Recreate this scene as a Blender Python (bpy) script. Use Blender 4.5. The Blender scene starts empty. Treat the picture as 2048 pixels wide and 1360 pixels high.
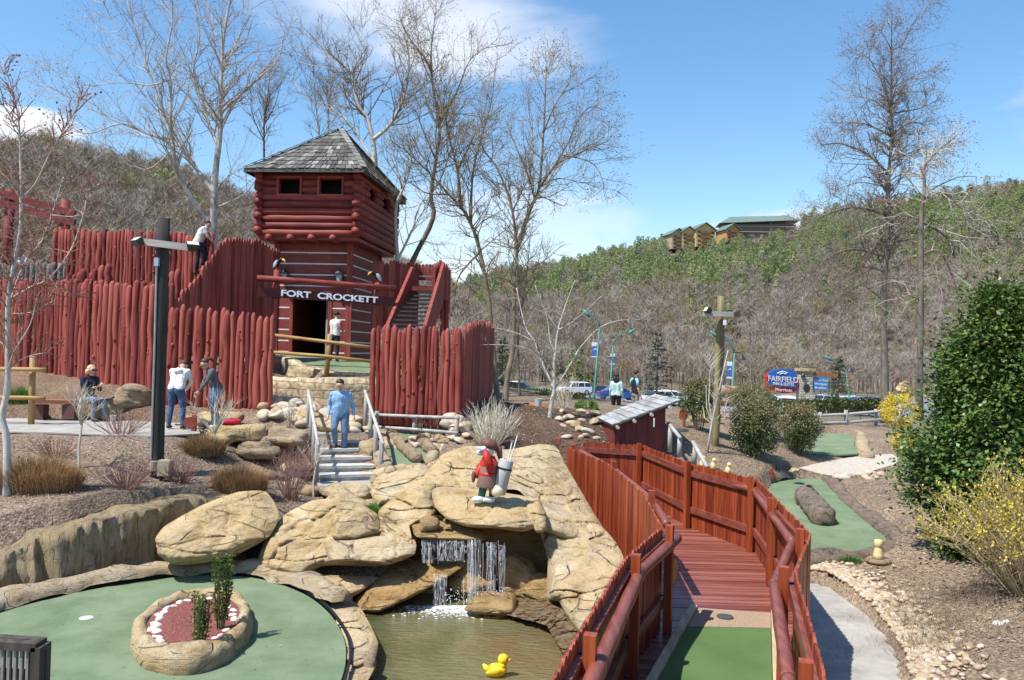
import bpy, bmesh, math, random
import numpy as np
from mathutils import Vector, Matrix, noise as mnoise
R_ = math.radians
sc = bpy.context.scene
COL = sc.collection
rng = random.Random(7)
# ---------------------------------------------------------------- camera
FPX = 1600.0
PITCH, ROLL = R_(0.71), R_(1.6)
_F = Vector((0, math.cos(PITCH), math.sin(PITCH)))
_X = Vector((1, 0, 0)); _UP = Vector((0, -math.sin(PITCH), math.cos(PITCH)))
_R = _X*math.cos(ROLL) + _UP*math.sin(ROLL)
_U = _UP*math.cos(ROLL) - _X*math.sin(ROLL)
cam = bpy.data.objects.new('camera', bpy.data.cameras.new('camera'))
COL.objects.link(cam)
m = Matrix.Identity(4)
for i in range(3):
    m[i][0] = _R[i]; m[i][1] = _U[i]; m[i][2] = -_F[i]
cam.matrix_world = m
cam.data.sensor_width = 36; cam.data.lens = 36*FPX/2048
cam.data.clip_start = 0.1; cam.data.clip_end = 4000
sc.camera = cam
def ray(px, py): return _F + _R*((px-1024)/FPX) - _U*((py-680)/FPX)
def W(px, py, d):                     # point seen at a photo pixel, d metres ahead
    r = ray(px, py); return r*(d/r.y)
def WZ(px, py, z):                    # point seen at a photo pixel on the level z
    r = ray(px, py); return r*(z/r.z)
def V(*a): return Vector(a)
# ---------------------------------------------------------------- objects
def tag(o, label=None, cat=None, group=None, kind=None):
    if label: o['label'] = label
    if cat: o['category'] = cat
    if group: o['group'] = group
    if kind: o['kind'] = kind
    return o
def thing(name, label, cat, loc=(0, 0, 0), group=None, rz=0):
    o = bpy.data.objects.new(name, None); COL.objects.link(o)
    o.location = loc; o.rotation_euler = (0, 0, rz); o.empty_display_size = .1
    return tag(o, label, cat, group)
def adopt(o, parent, world=True):
    o.parent = parent
    if world:                          # child mesh is written in world coordinates
        r = parent; T = Matrix.Identity(4)
        while r is not None:
            T = Matrix.Translation(r.location) @ T if r.parent is None else T
            r = r.parent
        if parent.parent is None: o.matrix_parent_inverse = T.inverted()
    return o
class MB:
    def __init__(s): s.v = []; s.f = []; s.m = []
    def add(s, vs, fs, mi=0):
        b = len(s.v); s.v.extend(tuple(p) for p in vs)
        for f in fs: s.f.append(tuple(i+b for i in f)); s.m.append(mi)
    def box(s, c, size, rot=None, mi=0):
        c = Vector(c); h = Vector(size)*.5; vs = []
        for z in (-1, 1):
            for x, y in ((-1, -1), (1, -1), (1, 1), (-1, 1)):
                p = Vector((x*h.x, y*h.y, z*h.z))
                if rot is not None: p = rot @ p
                vs.append(c+p)
        s.add(vs, [(3, 2, 1, 0), (4, 5, 6, 7), (0, 1, 5, 4), (1, 2, 6, 5), (2, 3, 7, 6), (3, 0, 4, 7)], mi)
    def beam(s, a, b, w, h, up=Vector((0, 0, 1)), mi=0):      # squared timber from a to b
        a = Vector(a); b = Vector(b); d = (b-a); L = d.length; d.normalize()
        x = d.cross(up)
        if x.length < 1e-4: x = d.cross(Vector((0, 1, 0)))
        x.normalize(); z = x.cross(d)
        rot = Matrix((x, d, z)).transposed()
        s.box((a+b)/2, (w, L, h), rot, mi)
    def tube(s, pts, rad, n=8, mi=0, cap=True, close=False):
        pts = [Vector(p) for p in pts]
        if not isinstance(rad, (list, tuple)): rad = [rad]*len(pts)
        N = len(pts); ref = None; vs = []
        for i, p in enumerate(pts):
            t = (pts[min(i+1, N-1)]-pts[max(i-1, 0)])
            if t.length < 1e-9: t = Vector((0, 0, 1))
            t.normalize()
            if ref is None:
                ref = t.orthogonal().normalized()
            else:
                ref = ref - t*ref.dot(t)
                if ref.length < 1e-6: ref = t.orthogonal()
                ref.normalize()
            b = t.cross(ref)
            for k in range(n):
                a = 2*math.pi*k/n
                vs.append(p + (ref*math.cos(a)+b*math.sin(a))*rad[i])
        fs = []
        for i in range(N-1):
            for k in range(n):
                k2 = (k+1) % n
                fs.append((i*n+k, i*n+k2, (i+1)*n+k2, (i+1)*n+k))
        if cap:
            fs.append(tuple(range(n-1, -1, -1))); fs.append(tuple(range((N-1)*n, N*n)))
        s.add(vs, fs, mi)
    def twig(s, a, b, r, mi=0):
        d = b-a; x = d.orthogonal().normalized()*r; y = d.cross(x).normalized()*r
        B = len(s.v)
        s.v += [tuple(a+x), tuple(a-x*.5+y*.87), tuple(a-x*.5-y*.87), tuple(b)]
        s.f += [(B, B+1, B+3), (B+1, B+2, B+3), (B+2, B, B+3)]; s.m += [mi]*3
    def quad(s, a, b, c, d, mi=0): s.add((a, b, c, d), [(0, 1, 2, 3)], mi)
    def leaf(s, p, d, n, L, w, mi=0):      # a two-sided leaf with a slight fold
        sd = d.cross(n).normalized()*w
        B = len(s.v)
        s.v += [tuple(p), tuple(p+d*L*.5+sd), tuple(p+d*L), tuple(p+d*L*.5-sd)]
        s.f.append((B, B+1, B+2, B+3)); s.m.append(mi)
    def prism(s, poly, z0, z1, mi=0, top=None):    # vertical prism over an xy polygon
        n = len(poly); top = mi if top is None else top
        vs = [(p[0], p[1], z0) for p in poly]+[(p[0], p[1], z1) for p in poly]
        s.add(vs, [(i, (i+1) % n, n+(i+1) % n, n+i) for i in range(n)], mi)
        s.add([(p[0], p[1], z1) for p in poly], [tuple(range(n))], top)
    def extrude(s, poly, off, mi=0):       # solid between a 3D polygon and its copy moved by off
        n = len(poly); off = Vector(off); a = [Vector(p) for p in poly]
        s.add(a+[p+off for p in a], [(i, (i+1) % n, n+(i+1) % n, n+i) for i in range(n)] +
              [tuple(range(n-1, -1, -1)), tuple(range(n, 2*n))], mi)
    def ball(s, c, r, nu=10, nv=7, mi=0, rot=None):
        c = Vector(c); r = Vector((r, r, r)) if not hasattr(r, '__len__') else Vector(r)
        vs = []; fs = []
        def P(x, y, z):
            q = Vector((x*r.x, y*r.y, z*r.z)); return c + (rot @ q if rot is not None else q)
        vs.append(P(0, 0, -1))
        for i in range(1, nv):
            t = -math.pi/2+math.pi*i/nv
            for k in range(nu):
                a = 2*math.pi*k/nu
                vs.append(P(math.cos(t)*math.cos(a), math.cos(t)*math.sin(a), math.sin(t)))
        vs.append(P(0, 0, 1))
        for k in range(nu):
            fs.append((0, 1+(k+1) % nu, 1+k))
            for i in range(nv-2):
                a = 1+i*nu; fs.append((a+k, a+(k+1) % nu, a+nu+(k+1) % nu, a+nu+k))
            a = 1+(nv-2)*nu; fs.append((a+k, a+(k+1) % nu, len(vs)-1))
        s.add(vs, fs, mi)
    def lathe(s, c, prof, n=14, mi=0):     # prof: (radius, z)
        c = Vector(c); vs = []; N = len(prof)
        for r, z in prof:
            for k in range(n):
                a = 2*math.pi*k/n; vs.append(c+Vector((r*math.cos(a), r*math.sin(a), z)))
        fs = [(i*n+k, i*n+(k+1) % n, (i+1)*n+(k+1) % n, (i+1)*n+k) for i in range(N-1) for k in range(n)]
        fs += [tuple(range(n-1, -1, -1)), tuple(range((N-1)*n, N*n))]
        s.add(vs, fs, mi)
    def build(s, name, mats, parent=None, smooth=False, world=True, fix=False):
        me = bpy.data.meshes.new(name); me.from_pydata(s.v, [], s.f)
        if not isinstance(mats, (list, tuple)): mats = [mats]
        for m_ in mats: me.materials.append(m_)
        if len(mats) > 1: me.polygons.foreach_set('material_index', s.m)
        if fix:
            bm = bmesh.new(); bm.from_mesh(me); bmesh.ops.recalc_face_normals(bm, faces=bm.faces); bm.to_mesh(me); bm.free()
        if smooth: me.polygons.foreach_set('use_smooth', [True]*len(me.polygons))
        me.update()
        o = bpy.data.objects.new(name, me); COL.objects.link(o)
        if parent is not None: adopt(o, parent, world)
        return o
def children(o): return [c for c in bpy.data.objects if c.parent == o]
def copy_tree(o, parent=None):
    kids = list(o.children); c = o.copy(); COL.objects.link(c)
    if parent is not None: c.parent = parent
    for k in kids: copy_tree(k, c)
    return c
def place(o, loc, rz=0, s=1, label=None):
    o.location = loc; o.rotation_euler = (0, 0, rz); o.scale = (s, s, s) if not hasattr(s, '__len__') else s
    if label: o['label'] = label
    return o
# ---------------------------------------------------------------- materials
def newmat(name):
    m_ = bpy.data.materials.new(name); m_.use_nodes = True; nt = m_.node_tree
    b = nt.nodes['Principled BSDF']; return m_, nt, b
def sset(b, k, v):
    if k in b.inputs: b.inputs[k].default_value = v
def rgba(c): return (c[0], c[1], c[2], 1)
def M(name, c1, c2=None, scale=4, rough=.7, bump=0, bscale=30, stretch=(1, 1, 1), spec=.3, c3=None, metal=0, detail=5, coat=0, pos=(.35, .65)):
    """Two- or three-tone noise colour with bump, in object space."""
    m_, nt, b = newmat(name); N, L = nt.nodes, nt.links
    sset(b, 'Roughness', rough); sset(b, 'Specular IOR Level', spec); sset(b, 'Metallic', metal); sset(b, 'Coat Weight', coat)
    sset(b, 'Base Color', rgba(c1))
    tc = N.new('ShaderNodeTexCoord'); mp = N.new('ShaderNodeMapping'); mp.inputs['Scale'].default_value = stretch
    L.new(tc.outputs['Object'], mp.inputs['Vector'])
    if c2 is not None:
        no = N.new('ShaderNodeTexNoise'); no.inputs['Scale'].default_value = scale; no.inputs['Detail'].default_value = detail
        no.inputs['Roughness'].default_value = .65
        L.new(mp.outputs[0], no.inputs['Vector'])
        cr = N.new('ShaderNodeValToRGB'); e = cr.color_ramp.elements
        e[0].position = pos[0]; e[1].position = pos[1]; e[0].color = rgba(c1); e[1].color = rgba(c2)
        if c3 is not None:
            x = e.new((pos[0]+pos[1])/2); x.color = rgba(c3)
        L.new(no.outputs['Fac'], cr.inputs[0]); L.new(cr.outputs[0], b.inputs['Base Color'])
    if bump:
        nb = N.new('ShaderNodeTexNoise'); nb.inputs['Scale'].default_value = bscale; nb.inputs['Detail'].default_value = 4
        L.new(mp.outputs[0], nb.inputs['Vector'])
        bp = N.new('ShaderNodeBump'); bp.inputs['Strength'].default_value = min(1, bump); bp.inputs['Distance'].default_value = .02*max(1, bump)
        L.new(nb.outputs['Fac'], bp.inputs['Height']); L.new(bp.outputs[0], b.inputs['Normal'])
    return m_
def rockmat(name, a, b_, dark, sc_=1.0, crack=1.0, strata=(1, 1, 3.2), wet=False):
    m_, nt, b = newmat(name); N, L = nt.nodes, nt.links
    sset(b, 'Roughness', .22 if wet else .88); sset(b, 'Specular IOR Level', .5 if wet else .2)
    tc = N.new('ShaderNodeTexCoord')
    mp = N.new('ShaderNodeMapping'); mp.inputs['Scale'].default_value = strata; mp.inputs['Rotation'].default_value = (.12, -.1, 0)
    L.new(tc.outputs['Object'], mp.inputs['Vector'])
    n1 = N.new('ShaderNodeTexNoise'); n1.inputs['Scale'].default_value = 1.3*sc_; n1.inputs['Detail'].default_value = 8; n1.inputs['Roughness'].default_value = .7
    L.new(mp.outputs[0], n1.inputs['Vector'])
    cr = N.new('ShaderNodeValToRGB'); e = cr.color_ramp.elements
    e[0].position = .35; e[0].color = rgba(dark); e[1].position = .66; e[1].color = rgba(b_)
    x = e.new(.45); x.color = rgba(a); x = e.new(.58); x.color = rgba([(p+q)/2 for p, q in zip(a, b_)])
    L.new(n1.outputs['Fac'], cr.inputs[0])
    # dark seams between strata blocks
    wv = N.new('ShaderNodeTexNoise'); wv.inputs['Scale'].default_value = 2.2*sc_; L.new(tc.outputs['Object'], wv.inputs['Vector'])
    mx = N.new('ShaderNodeVectorMath'); mx.operation = 'MULTIPLY_ADD'; L.new(wv.outputs['Color'], mx.inputs[0]); mx.inputs[1].default_value = (.3, .3, .3); L.new(mp.outputs[0], mx.inputs[2])
    vo = N.new('ShaderNodeTexVoronoi'); vo.feature = 'DISTANCE_TO_EDGE'; vo.inputs['Scale'].default_value = .75*sc_
    L.new(mx.outputs[0], vo.inputs['Vector'])
    c2 = N.new('ShaderNodeValToRGB'); e = c2.color_ramp.elements; e[0].position = .0; e[0].color = (0, 0, 0, 1); e[1].position = .016; e[1].color = (1, 1, 1, 1)
    L.new(vo.outputs['Distance'], c2.inputs[0])
    brk = N.new('ShaderNodeTexNoise'); brk.inputs['Scale'].default_value = 1.7*sc_; brk.inputs['Detail'].default_value = 2; L.new(tc.outputs['Object'], brk.inputs['Vector'])
    c3 = N.new('ShaderNodeValToRGB'); e = c3.color_ramp.elements; e[0].position = .38; e[0].color = (0, 0, 0, 1); e[1].position = .5; e[1].color = (1, 1, 1, 1)
    L.new(brk.outputs['Fac'], c3.inputs[0])
    mxx = N.new('ShaderNodeMath'); mxx.operation = 'MAXIMUM'; L.new(c2.outputs[0], mxx.inputs[0]); L.new(c3.outputs[0], mxx.inputs[1])
    mix = N.new('ShaderNodeMix'); mix.data_type = 'RGBA'; mix.blend_type = 'MULTIPLY'; mix.inputs[0].default_value = .3*crack
    L.new(cr.outputs[0], mix.inputs['A']); L.new(mxx.outputs[0], mix.inputs['B']); # rusty and grey weather stains in broad patches
    st_ = N.new('ShaderNodeTexNoise'); st_.inputs['Scale'].default_value = .9*sc_; st_.inputs['Detail'].default_value = 6; st_.inputs['Roughness'].default_value = .7; st_.inputs['Distortion'].default_value = .6; L.new(tc.outputs['Object'], st_.inputs['Vector'])
    cs_ = N.new('ShaderNodeValToRGB'); e = cs_.color_ramp.elements; e[0].position = .33; e[0].color = (.62, .6, .6, 1); e[1].position = .7; e[1].color = (1.12, 1.1, 1.08, 1); x = e.new(.45); x.color = (1, 1, 1, 1); x = e.new(.56); x.color = (1.0, .93, .8, 1); x = e.new(.62); x.color = (1.04, 1.02, 1, 1)
    L.new(st_.outputs['Fac'], cs_.inputs[0])
    gr_ = N.new('ShaderNodeTexNoise'); gr_.inputs['Scale'].default_value = 45*sc_; gr_.inputs['Detail'].default_value = 4; L.new(tc.outputs['Object'], gr_.inputs['Vector'])
    gm_ = N.new('ShaderNodeMapRange'); gm_.inputs[1].default_value = .3; gm_.inputs[2].default_value = .7; gm_.inputs[3].default_value = .78; gm_.inputs[4].default_value = 1.16; L.new(gr_.outputs['Fac'], gm_.inputs[0])
    sm_x = N.new('ShaderNodeMix'); sm_x.data_type = 'RGBA'; sm_x.blend_type = 'MULTIPLY'; sm_x.inputs[0].default_value = 1; L.new(mix.outputs['Result'], sm_x.inputs['A']); L.new(cs_.outputs[0], sm_x.inputs['B'])
    sv_ = N.new('ShaderNodeVectorMath'); sv_.operation = 'SCALE'; L.new(sm_x.outputs['Result'], sv_.inputs[0]); L.new(gm_.outputs[0], sv_.inputs['Scale']); L.new(sv_.outputs[0], b.inputs['Base Color'])
    # thin bedding lines following the strata
    nl = N.new('ShaderNodeTexNoise'); nl.inputs['Scale'].default_value = .42*sc_; nl.inputs['Detail'].default_value = 1.2; nl.inputs['Roughness'].default_value = .55; L.new(mp.outputs[0], nl.inputs['Vector'])
    f1 = N.new('ShaderNodeMath'); f1.operation = 'MULTIPLY'; L.new(nl.outputs['Fac'], f1.inputs[0]); f1.inputs[1].default_value = 8
    f2 = N.new('ShaderNodeMath'); f2.operation = 'FRACT'; L.new(f1.outputs[0], f2.inputs[0])
    f3 = N.new('ShaderNodeMath'); f3.operation = 'SUBTRACT'; L.new(f2.outputs[0], f3.inputs[0]); f3.inputs[1].default_value = .5
    f4 = N.new('ShaderNodeMath'); f4.operation = 'ABSOLUTE'; L.new(f3.outputs[0], f4.inputs[0])
    c4 = N.new('ShaderNodeValToRGB'); e = c4.color_ramp.elements; e[0].position = .0; e[0].color = (0, 0, 0, 1); e[1].position = .05; e[1].color = (1, 1, 1, 1); L.new(f4.outputs[0], c4.inputs[0])
    b2 = N.new('ShaderNodeTexNoise'); b2.inputs['Scale'].default_value = 2.3*sc_; b2.inputs['Detail'].default_value = 2; L.new(tc.outputs['Object'], b2.inputs['Vector'])
    c5 = N.new('ShaderNodeValToRGB'); e = c5.color_ramp.elements; e[0].position = .44; e[0].color = (0, 0, 0, 1); e[1].position = .54; e[1].color = (1, 1, 1, 1); L.new(b2.outputs['Fac'], c5.inputs[0])
    m5 = N.new('ShaderNodeMath'); m5.operation = 'MAXIMUM'; L.new(c4.outputs[0], m5.inputs[0]); L.new(c5.outputs[0], m5.inputs[1])
    m6 = N.new('ShaderNodeMath'); m6.operation = 'MULTIPLY'; L.new(mxx.outputs[0], m6.inputs[0]); L.new(m5.outputs[0], m6.inputs[1]); mxx = m6; L.new(m6.outputs[0], mix.inputs['B'])
    # relief
    n2 = N.new('ShaderNodeTexNoise'); n2.inputs['Scale'].default_value = 9*sc_; n2.inputs['Detail'].default_value = 10; n2.inputs['Roughness'].default_value = .72
    L.new(mp.outputs[0], n2.inputs['Vector'])
    ad = N.new('ShaderNodeMath'); ad.operation = 'MULTIPLY_ADD'; L.new(mxx.outputs[0], ad.inputs[0]); ad.inputs[1].default_value = .8*crack; L.new(n2.outputs['Fac'], ad.inputs[2])
    bp = N.new('ShaderNodeBump'); bp.inputs['Strength'].default_value = 1.0; bp.inputs['Distance'].default_value = .075
    L.new(ad.outputs[0], bp.inputs['Height']); L.new(bp.outputs[0], b.inputs['Normal'])
    return m_
def leafmat(name, c1, c2, scale=2.5, rough=.5, spec=.4, trans=.25):
    m_, nt, b = newmat(name); N, L = nt.nodes, nt.links
    sset(b, 'Roughness', rough); sset(b, 'Specular IOR Level', spec)
    g = N.new('ShaderNodeNewGeometry'); cr = N.new('ShaderNodeValToRGB'); e = cr.color_ramp.elements
    e[0].color = rgba(c1); e[1].color = rgba(c2); L.new(g.outputs['Random Per Island'], cr.inputs[0]); L.new(cr.outputs[0], b.inputs['Base Color'])
    if trans:
        t = N.new('ShaderNodeBsdfTranslucent'); L.new(cr.outputs[0], t.inputs['Color'])
        ms = N.new('ShaderNodeMixShader'); ms.inputs[0].default_value = trans
        L.new(b.outputs[0], ms.inputs[1]); L.new(t.outputs[0], ms.inputs[2]); L.new(ms.outputs[0], N['Material Output'].inputs[0])
    return m_
def woodmat(name, c1, c2, c3, axis='z', rough=.5, spec=.35, sc_=1.0, coat=0, rv=.34):
    """Painted or stained boards: grain along an axis, tone varying from board to board."""
    m_, nt, b = newmat(name); N, L = nt.nodes, nt.links
    sset(b, 'Roughness', rough); sset(b, 'Specular IOR Level', spec); sset(b, 'Coat Weight', coat)
    tc = N.new('ShaderNodeTexCoord'); mp = N.new('ShaderNodeMapping')
    st = {'z': (9, 9, .7), 'x': (.7, 9, 9), 'y': (9, .7, 9)}[axis]
    mp.inputs['Scale'].default_value = [q*sc_ for q in st]; L.new(tc.outputs['Object'], mp.inputs['Vector'])
    n1 = N.new('ShaderNodeTexNoise'); n1.inputs['Scale'].default_value = 2.2; n1.inputs['Detail'].default_value = 7; n1.inputs['Distortion'].default_value = .4
    L.new(mp.outputs[0], n1.inputs['Vector'])
    g = N.new('ShaderNodeNewGeometry')
    ad = N.new('ShaderNodeMath'); ad.operation = 'MULTIPLY_ADD'; L.new(g.outputs['Random Per Island'], ad.inputs[0]); ad.inputs[1].default_value = rv; L.new(n1.outputs['Fac'], ad.inputs[2])
    cr = N.new('ShaderNodeValToRGB'); e = cr.color_ramp.elements
    e[0].position = .4; e[0].color = rgba(c1); e[1].position = .95; e[1].color = rgba(c3); x = e.new(.64); x.color = rgba(c2)
    L.new(ad.outputs[0], cr.inputs[0]); L.new(cr.outputs[0], b.inputs['Base Color'])
    bp = N.new('ShaderNodeBump'); bp.inputs['Strength'].default_value = .35; bp.inputs['Distance'].default_value = .01
    L.new(n1.outputs['Fac'], bp.inputs['Height']); L.new(bp.outputs[0], b.inputs['Normal'])
    return m_
RED = woodmat('barn_red_logs', (.088, .019, .016), (.2, .039, .031), (.32, .084, .064), 'z', .7, .2, .6, rv=.5)
REDH = woodmat('barn_red_beams', (.11, .02, .017), (.19, .036, .029), (.28, .064, .05), 'x', .6, .25, .5)
REDP = woodmat('barn_red_boards', (.125, .026, .022), (.2, .042, .034), (.28, .068, .054), 'x', .6, .25, .6)
STAIN = woodmat('redwood_stained_boards', (.1, .015, .008), (.215, .037, .013), (.36, .082, .027), 'z', .5, .35, .9, .06, rv=.48)
STAINH = woodmat('redwood_stained_rails', (.10, .024, .016), (.18, .048, .032), (.28, .09, .062), 'y', .42, .4, .7, .12)
DECK = woodmat('redwood_deck_planks', (.10, .026, .018), (.17, .05, .034), (.28, .105, .08), 'x', .42, .42, .7, .1, rv=.5)
DARK = M('dark_interior', (.012, .010, .010), rough=.9)  # near-black colour stands in for the shade inside rooms and hollows
GREYW = woodmat('weathered_grey_wood', (.16, .15, .14), (.28, .27, .25), (.45, .43, .4), 'z', .8, .2, .7)
GREYH = woodmat('weathered_grey_planks', (.2, .19, .18), (.32, .31, .29), (.5, .48, .45), 'x', .8, .2, .6)
TANW = woodmat('treated_timber', (.2, .115, .035), (.33, .2, .07), (.5, .34, .14), 'x', .6, .3, .5)
TANZ = woodmat('treated_timber_post', (.18, .1, .03), (.3, .18, .065), (.42, .28, .12), 'z', .6, .3, .5)
POLEB = woodmat('black_creosote_pole', (.012, .012, .012), (.028, .027, .025), (.06, .057, .052), 'z', .75, .25, .5)
POLEG = woodmat('green_treated_pole', (.12, .1, .045), (.2, .165, .075), (.28, .24, .12), 'z', .7, .25, .5)
WHITE = M('white_paint', (.75, .75, .73), (.62, .62, .6), 6, .5)
CONC = M('pale_concrete', (.40, .378, .34), (.27, .255, .23), 2.2, .85, .25, 60, c3=(.335, .315, .285))
TURF = M('putting_turf', (.135, .185, .105), (.2, .255, .158), 1.6, .95, .5, 260, spec=.15, c3=(.165, .22, .13))
TURFB = M('tee_mat_turf', (.085, .15, .05), (.11, .18, .065), 1.5, .95, .5, 260, spec=.15)
ROCK = rockmat('tan_sandstone', (.49, .37, .205), (.64, .51, .325), (.34, .225, .105))
ROCKL = rockmat('pale_sandstone', (.52, .41, .25), (.67, .56, .39), (.38, .27, .14), 1.2)
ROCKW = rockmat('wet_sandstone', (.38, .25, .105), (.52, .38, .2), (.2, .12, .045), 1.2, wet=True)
ROCKG = rockmat('grey_brown_rock', (.36, .28, .19), (.48, .4, .3), (.2, .15, .1), 1.3)
ROCKR = rockmat('ribbed_tan_rock', (.47, .37, .23), (.62, .52, .36), (.28, .2, .11), 2.0, 1, (5, 3, .55))
WHITEST = M('white_stone', (.56, .51, .44), (.7, .66, .6), 9, .7, .3, 25)
def stone_mix(name):
    m_, nt, b = newmat(name); N, L = nt.nodes, nt.links; sset(b, 'Roughness', .8)
    g = N.new('ShaderNodeNewGeometry'); oi = N.new('ShaderNodeObjectInfo')
    ad = N.new('ShaderNodeMath'); ad.operation = 'ADD'; L.new(g.outputs['Random Per Island'], ad.inputs[0]); L.new(oi.outputs['Random'], ad.inputs[1])
    fr = N.new('ShaderNodeMath'); fr.operation = 'FRACT'; L.new(ad.outputs[0], fr.inputs[0])
    cr = N.new('ShaderNodeValToRGB'); cr.color_ramp.interpolation = 'LINEAR'; e = cr.color_ramp.elements
    e[0].color = (.27, .185, .105, 1); e[1].color = (.5, .43, .34, 1)
    for p, c in ((.2, (.42, .33, .21)), (.4, (.47, .39, .28)), (.6, (.34, .24, .155)), (.8, (.4, .34, .27))):
        x = e.new(p); x.color = rgba(c)
    L.new(fr.outputs[0], cr.inputs[0]); L.new(cr.outputs[0], b.inputs['Base Color'])
    return m_
PEBB = stone_mix('river_stones')
BARKW = M('white_bark', (.52, .49, .44), (.26, .24, .21), 3, .85, .4, 20, (1, 1, .5), pos=(.45, .62))
BARKG = M('grey_bark', (.1, .085, .07), (.21, .185, .155), 5, .9, .5, 25, (1, 1, .4))
BARKT = M('tan_bark', (.14, .11, .075), (.27, .22, .16), 4, .9, .5, 25, (1, 1, .4))
BARKL = M('light_grey_bark', (.4, .38, .34), (.56, .53, .48), 5, .85, .4, 25, (1, 1, .4))
TWIGT = M('tan_twigs', (.19, .145, .095), (.28, .22, .15), 2, .9)
TWIGG = M('grey_twigs', (.17, .14, .12), (.26, .225, .195), 2, .9)
TWIGR = M('reddish_twigs', (.25, .13, .1), (.36, .22, .17), 2, .9)
TWIGW = M('pale_twigs', (.5, .45, .36), (.62, .57, .46), 2, .9)
BLACK = M('black_rubber', (.015, .015, .016), rough=.6)
METAL = M('galvanised_metal', (.42, .43, .44), (.34, .35, .36), 8, .45, metal=.6)
STEELD = M('dark_painted_metal', (.03, .03, .032), rough=.45, spec=.5)
# ---------------------------------------------------------------- light and sky
SUN_AZ, SUN_EL = R_(236), R_(59)              # from behind the left shoulder
sdir = Vector((math.sin(SUN_AZ)*math.cos(SUN_EL), math.cos(SUN_AZ)*math.cos(SUN_EL), math.sin(SUN_EL)))
sl = bpy.data.lights.new('sun', 'SUN'); sl.energy = 5.0; sl.angle = R_(.53); sl.color = (1, .955, .88)
so = bpy.data.objects.new('sun', sl); COL.objects.link(so); so.rotation_euler = (-sdir).to_track_quat('-Z', 'Y').to_euler()
so.location = sdir*60
wd = bpy.data.worlds.new('World'); sc.world = wd; wd.use_nodes = True
nt = wd.node_tree; N, L = nt.nodes, nt.links; bg = N['Background']; bg.inputs[1].default_value = .092
sky = N.new('ShaderNodeTexSky'); sky.sky_type = 'NISHITA'; sky.sun_disc = False; sky.sun_elevation = SUN_EL; sky.sun_rotation = SUN_AZ
sky.air_density = 1.25; sky.dust_density = .5; sky.ozone_density = 2.2; sky.altitude = 400
hs = N.new('ShaderNodeHueSaturation'); hs.inputs['Saturation'].default_value = 1.22; hs.inputs['Value'].default_value = 1.52
L.new(sky.outputs[0], hs.inputs['Color'])
tc = N.new('ShaderNodeTexCoord'); sx = N.new('ShaderNodeSeparateXYZ'); L.new(tc.outputs['Generated'], sx.inputs[0])
def mnode(op, a, b=None, c=None):
    n = N.new('ShaderNodeMath'); n.operation = op
    for i, q in enumerate((a, b, c)):
        if q is None: continue
        if isinstance(q, (int, float)): n.inputs[i].default_value = q
        else: L.new(q, n.inputs[i])
    return n.outputs[0]
yy = mnode('MAXIMUM', sx.outputs['Y'], .05)
u = mnode('DIVIDE', sx.outputs['X'], yy); w = mnode('DIVIDE', sx.outputs['Z'], yy)
def cloud(px, py, ru, rw, amt, lo, hi, sc_, tilt=0.0):
    r = ray(px, py); cu, cw = r.x/r.y, r.z/r.y
    du = mnode('SUBTRACT', u, cu); dw = mnode('SUBTRACT', mnode('SUBTRACT', w, cw), mnode('MULTIPLY', du, tilt))
    e = mnode('ADD', mnode('POWER', mnode('DIVIDE', mnode('ABSOLUTE', du), ru), 2.0), mnode('POWER', mnode('DIVIDE', mnode('ABSOLUTE', dw), rw), 2.0))
    mask = mnode('SMOOTH_MIN', mnode('MAXIMUM', mnode('SUBTRACT', 1.0, e), 0.0), 1.0, .1)
    cb = N.new('ShaderNodeCombineXYZ'); L.new(mnode('MULTIPLY', u, sc_), cb.inputs[0]); L.new(mnode('MULTIPLY', mnode('SUBTRACT', w, mnode('MULTIPLY', u, tilt)), sc_*2.6), cb.inputs[1]); cb.inputs[2].default_value = px*.01
    no = N.new('ShaderNodeTexNoise'); no.inputs['Scale'].default_value = 1; no.inputs['Detail'].default_value = 9; no.inputs['Roughness'].default_value = .58; no.inputs['Distortion'].default_value = .5
    L.new(cb.outputs[0], no.inputs['Vector'])
    k = mnode('ADD', no.outputs['Fac'], mnode('MULTIPLY', mnode('SUBTRACT', mask, .55), .55))
    mr = N.new('ShaderNodeMapRange'); mr.interpolation_type = 'SMOOTHSTEP'; mr.inputs[1].default_value = lo; mr.inputs[2].default_value = hi
    L.new(k, mr.inputs[0])
    return mnode('MULTIPLY', mnode('MULTIPLY', mr.outputs[0], mnode('MINIMUM', mnode('MULTIPLY', mask, 3.0), 1.0)), amt)
cs = cloud(860, 40, .27, .09, .8, .27, .86, 4.0, -.08)
for a in ((1010, 455, .22, .085, .42, .36, .68, 7.0, .05), (40, 285, .11, .055, .95, .33, .6, 9.0, 0), (1200, 560, .5, .06, .7, .3, .75, 5.0, 0),
          (-300, 330, .3, .1, .9, .4, .7, 6.0, 0), (640, 470, .28, .1, .4, .36, .7, 6.0, .05), (1640, 455, .25, .04, .7, .38, .7, 8, .15), (2300, 200, .3, .1, .6, .42, .8, 6, 0)):
    cs = mnode('MAXIMUM', cs, cloud(*a))
mx = N.new('ShaderNodeMix'); mx.data_type = 'RGBA'; L.new(cs, mx.inputs[0]); L.new(hs.outputs[0], mx.inputs['A']); mx.inputs['B'].default_value = (8.0, 8.3, 8.8, 1)
L.new(mx.outputs['Result'], bg.inputs[0])
sc.view_settings.view_transform = 'Standard'; sc.view_settings.look = 'None'; sc.view_settings.exposure = 0.5; sc.view_settings.gamma = 1
sc.cycles.max_bounces = 6; sc.cycles.transparent_max_bounces = 12; sc.cycles.caustics_reflective = False; sc.cycles.caustics_refractive = False
try: sc.cycles.use_denoising = True
except Exception: pass
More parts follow.
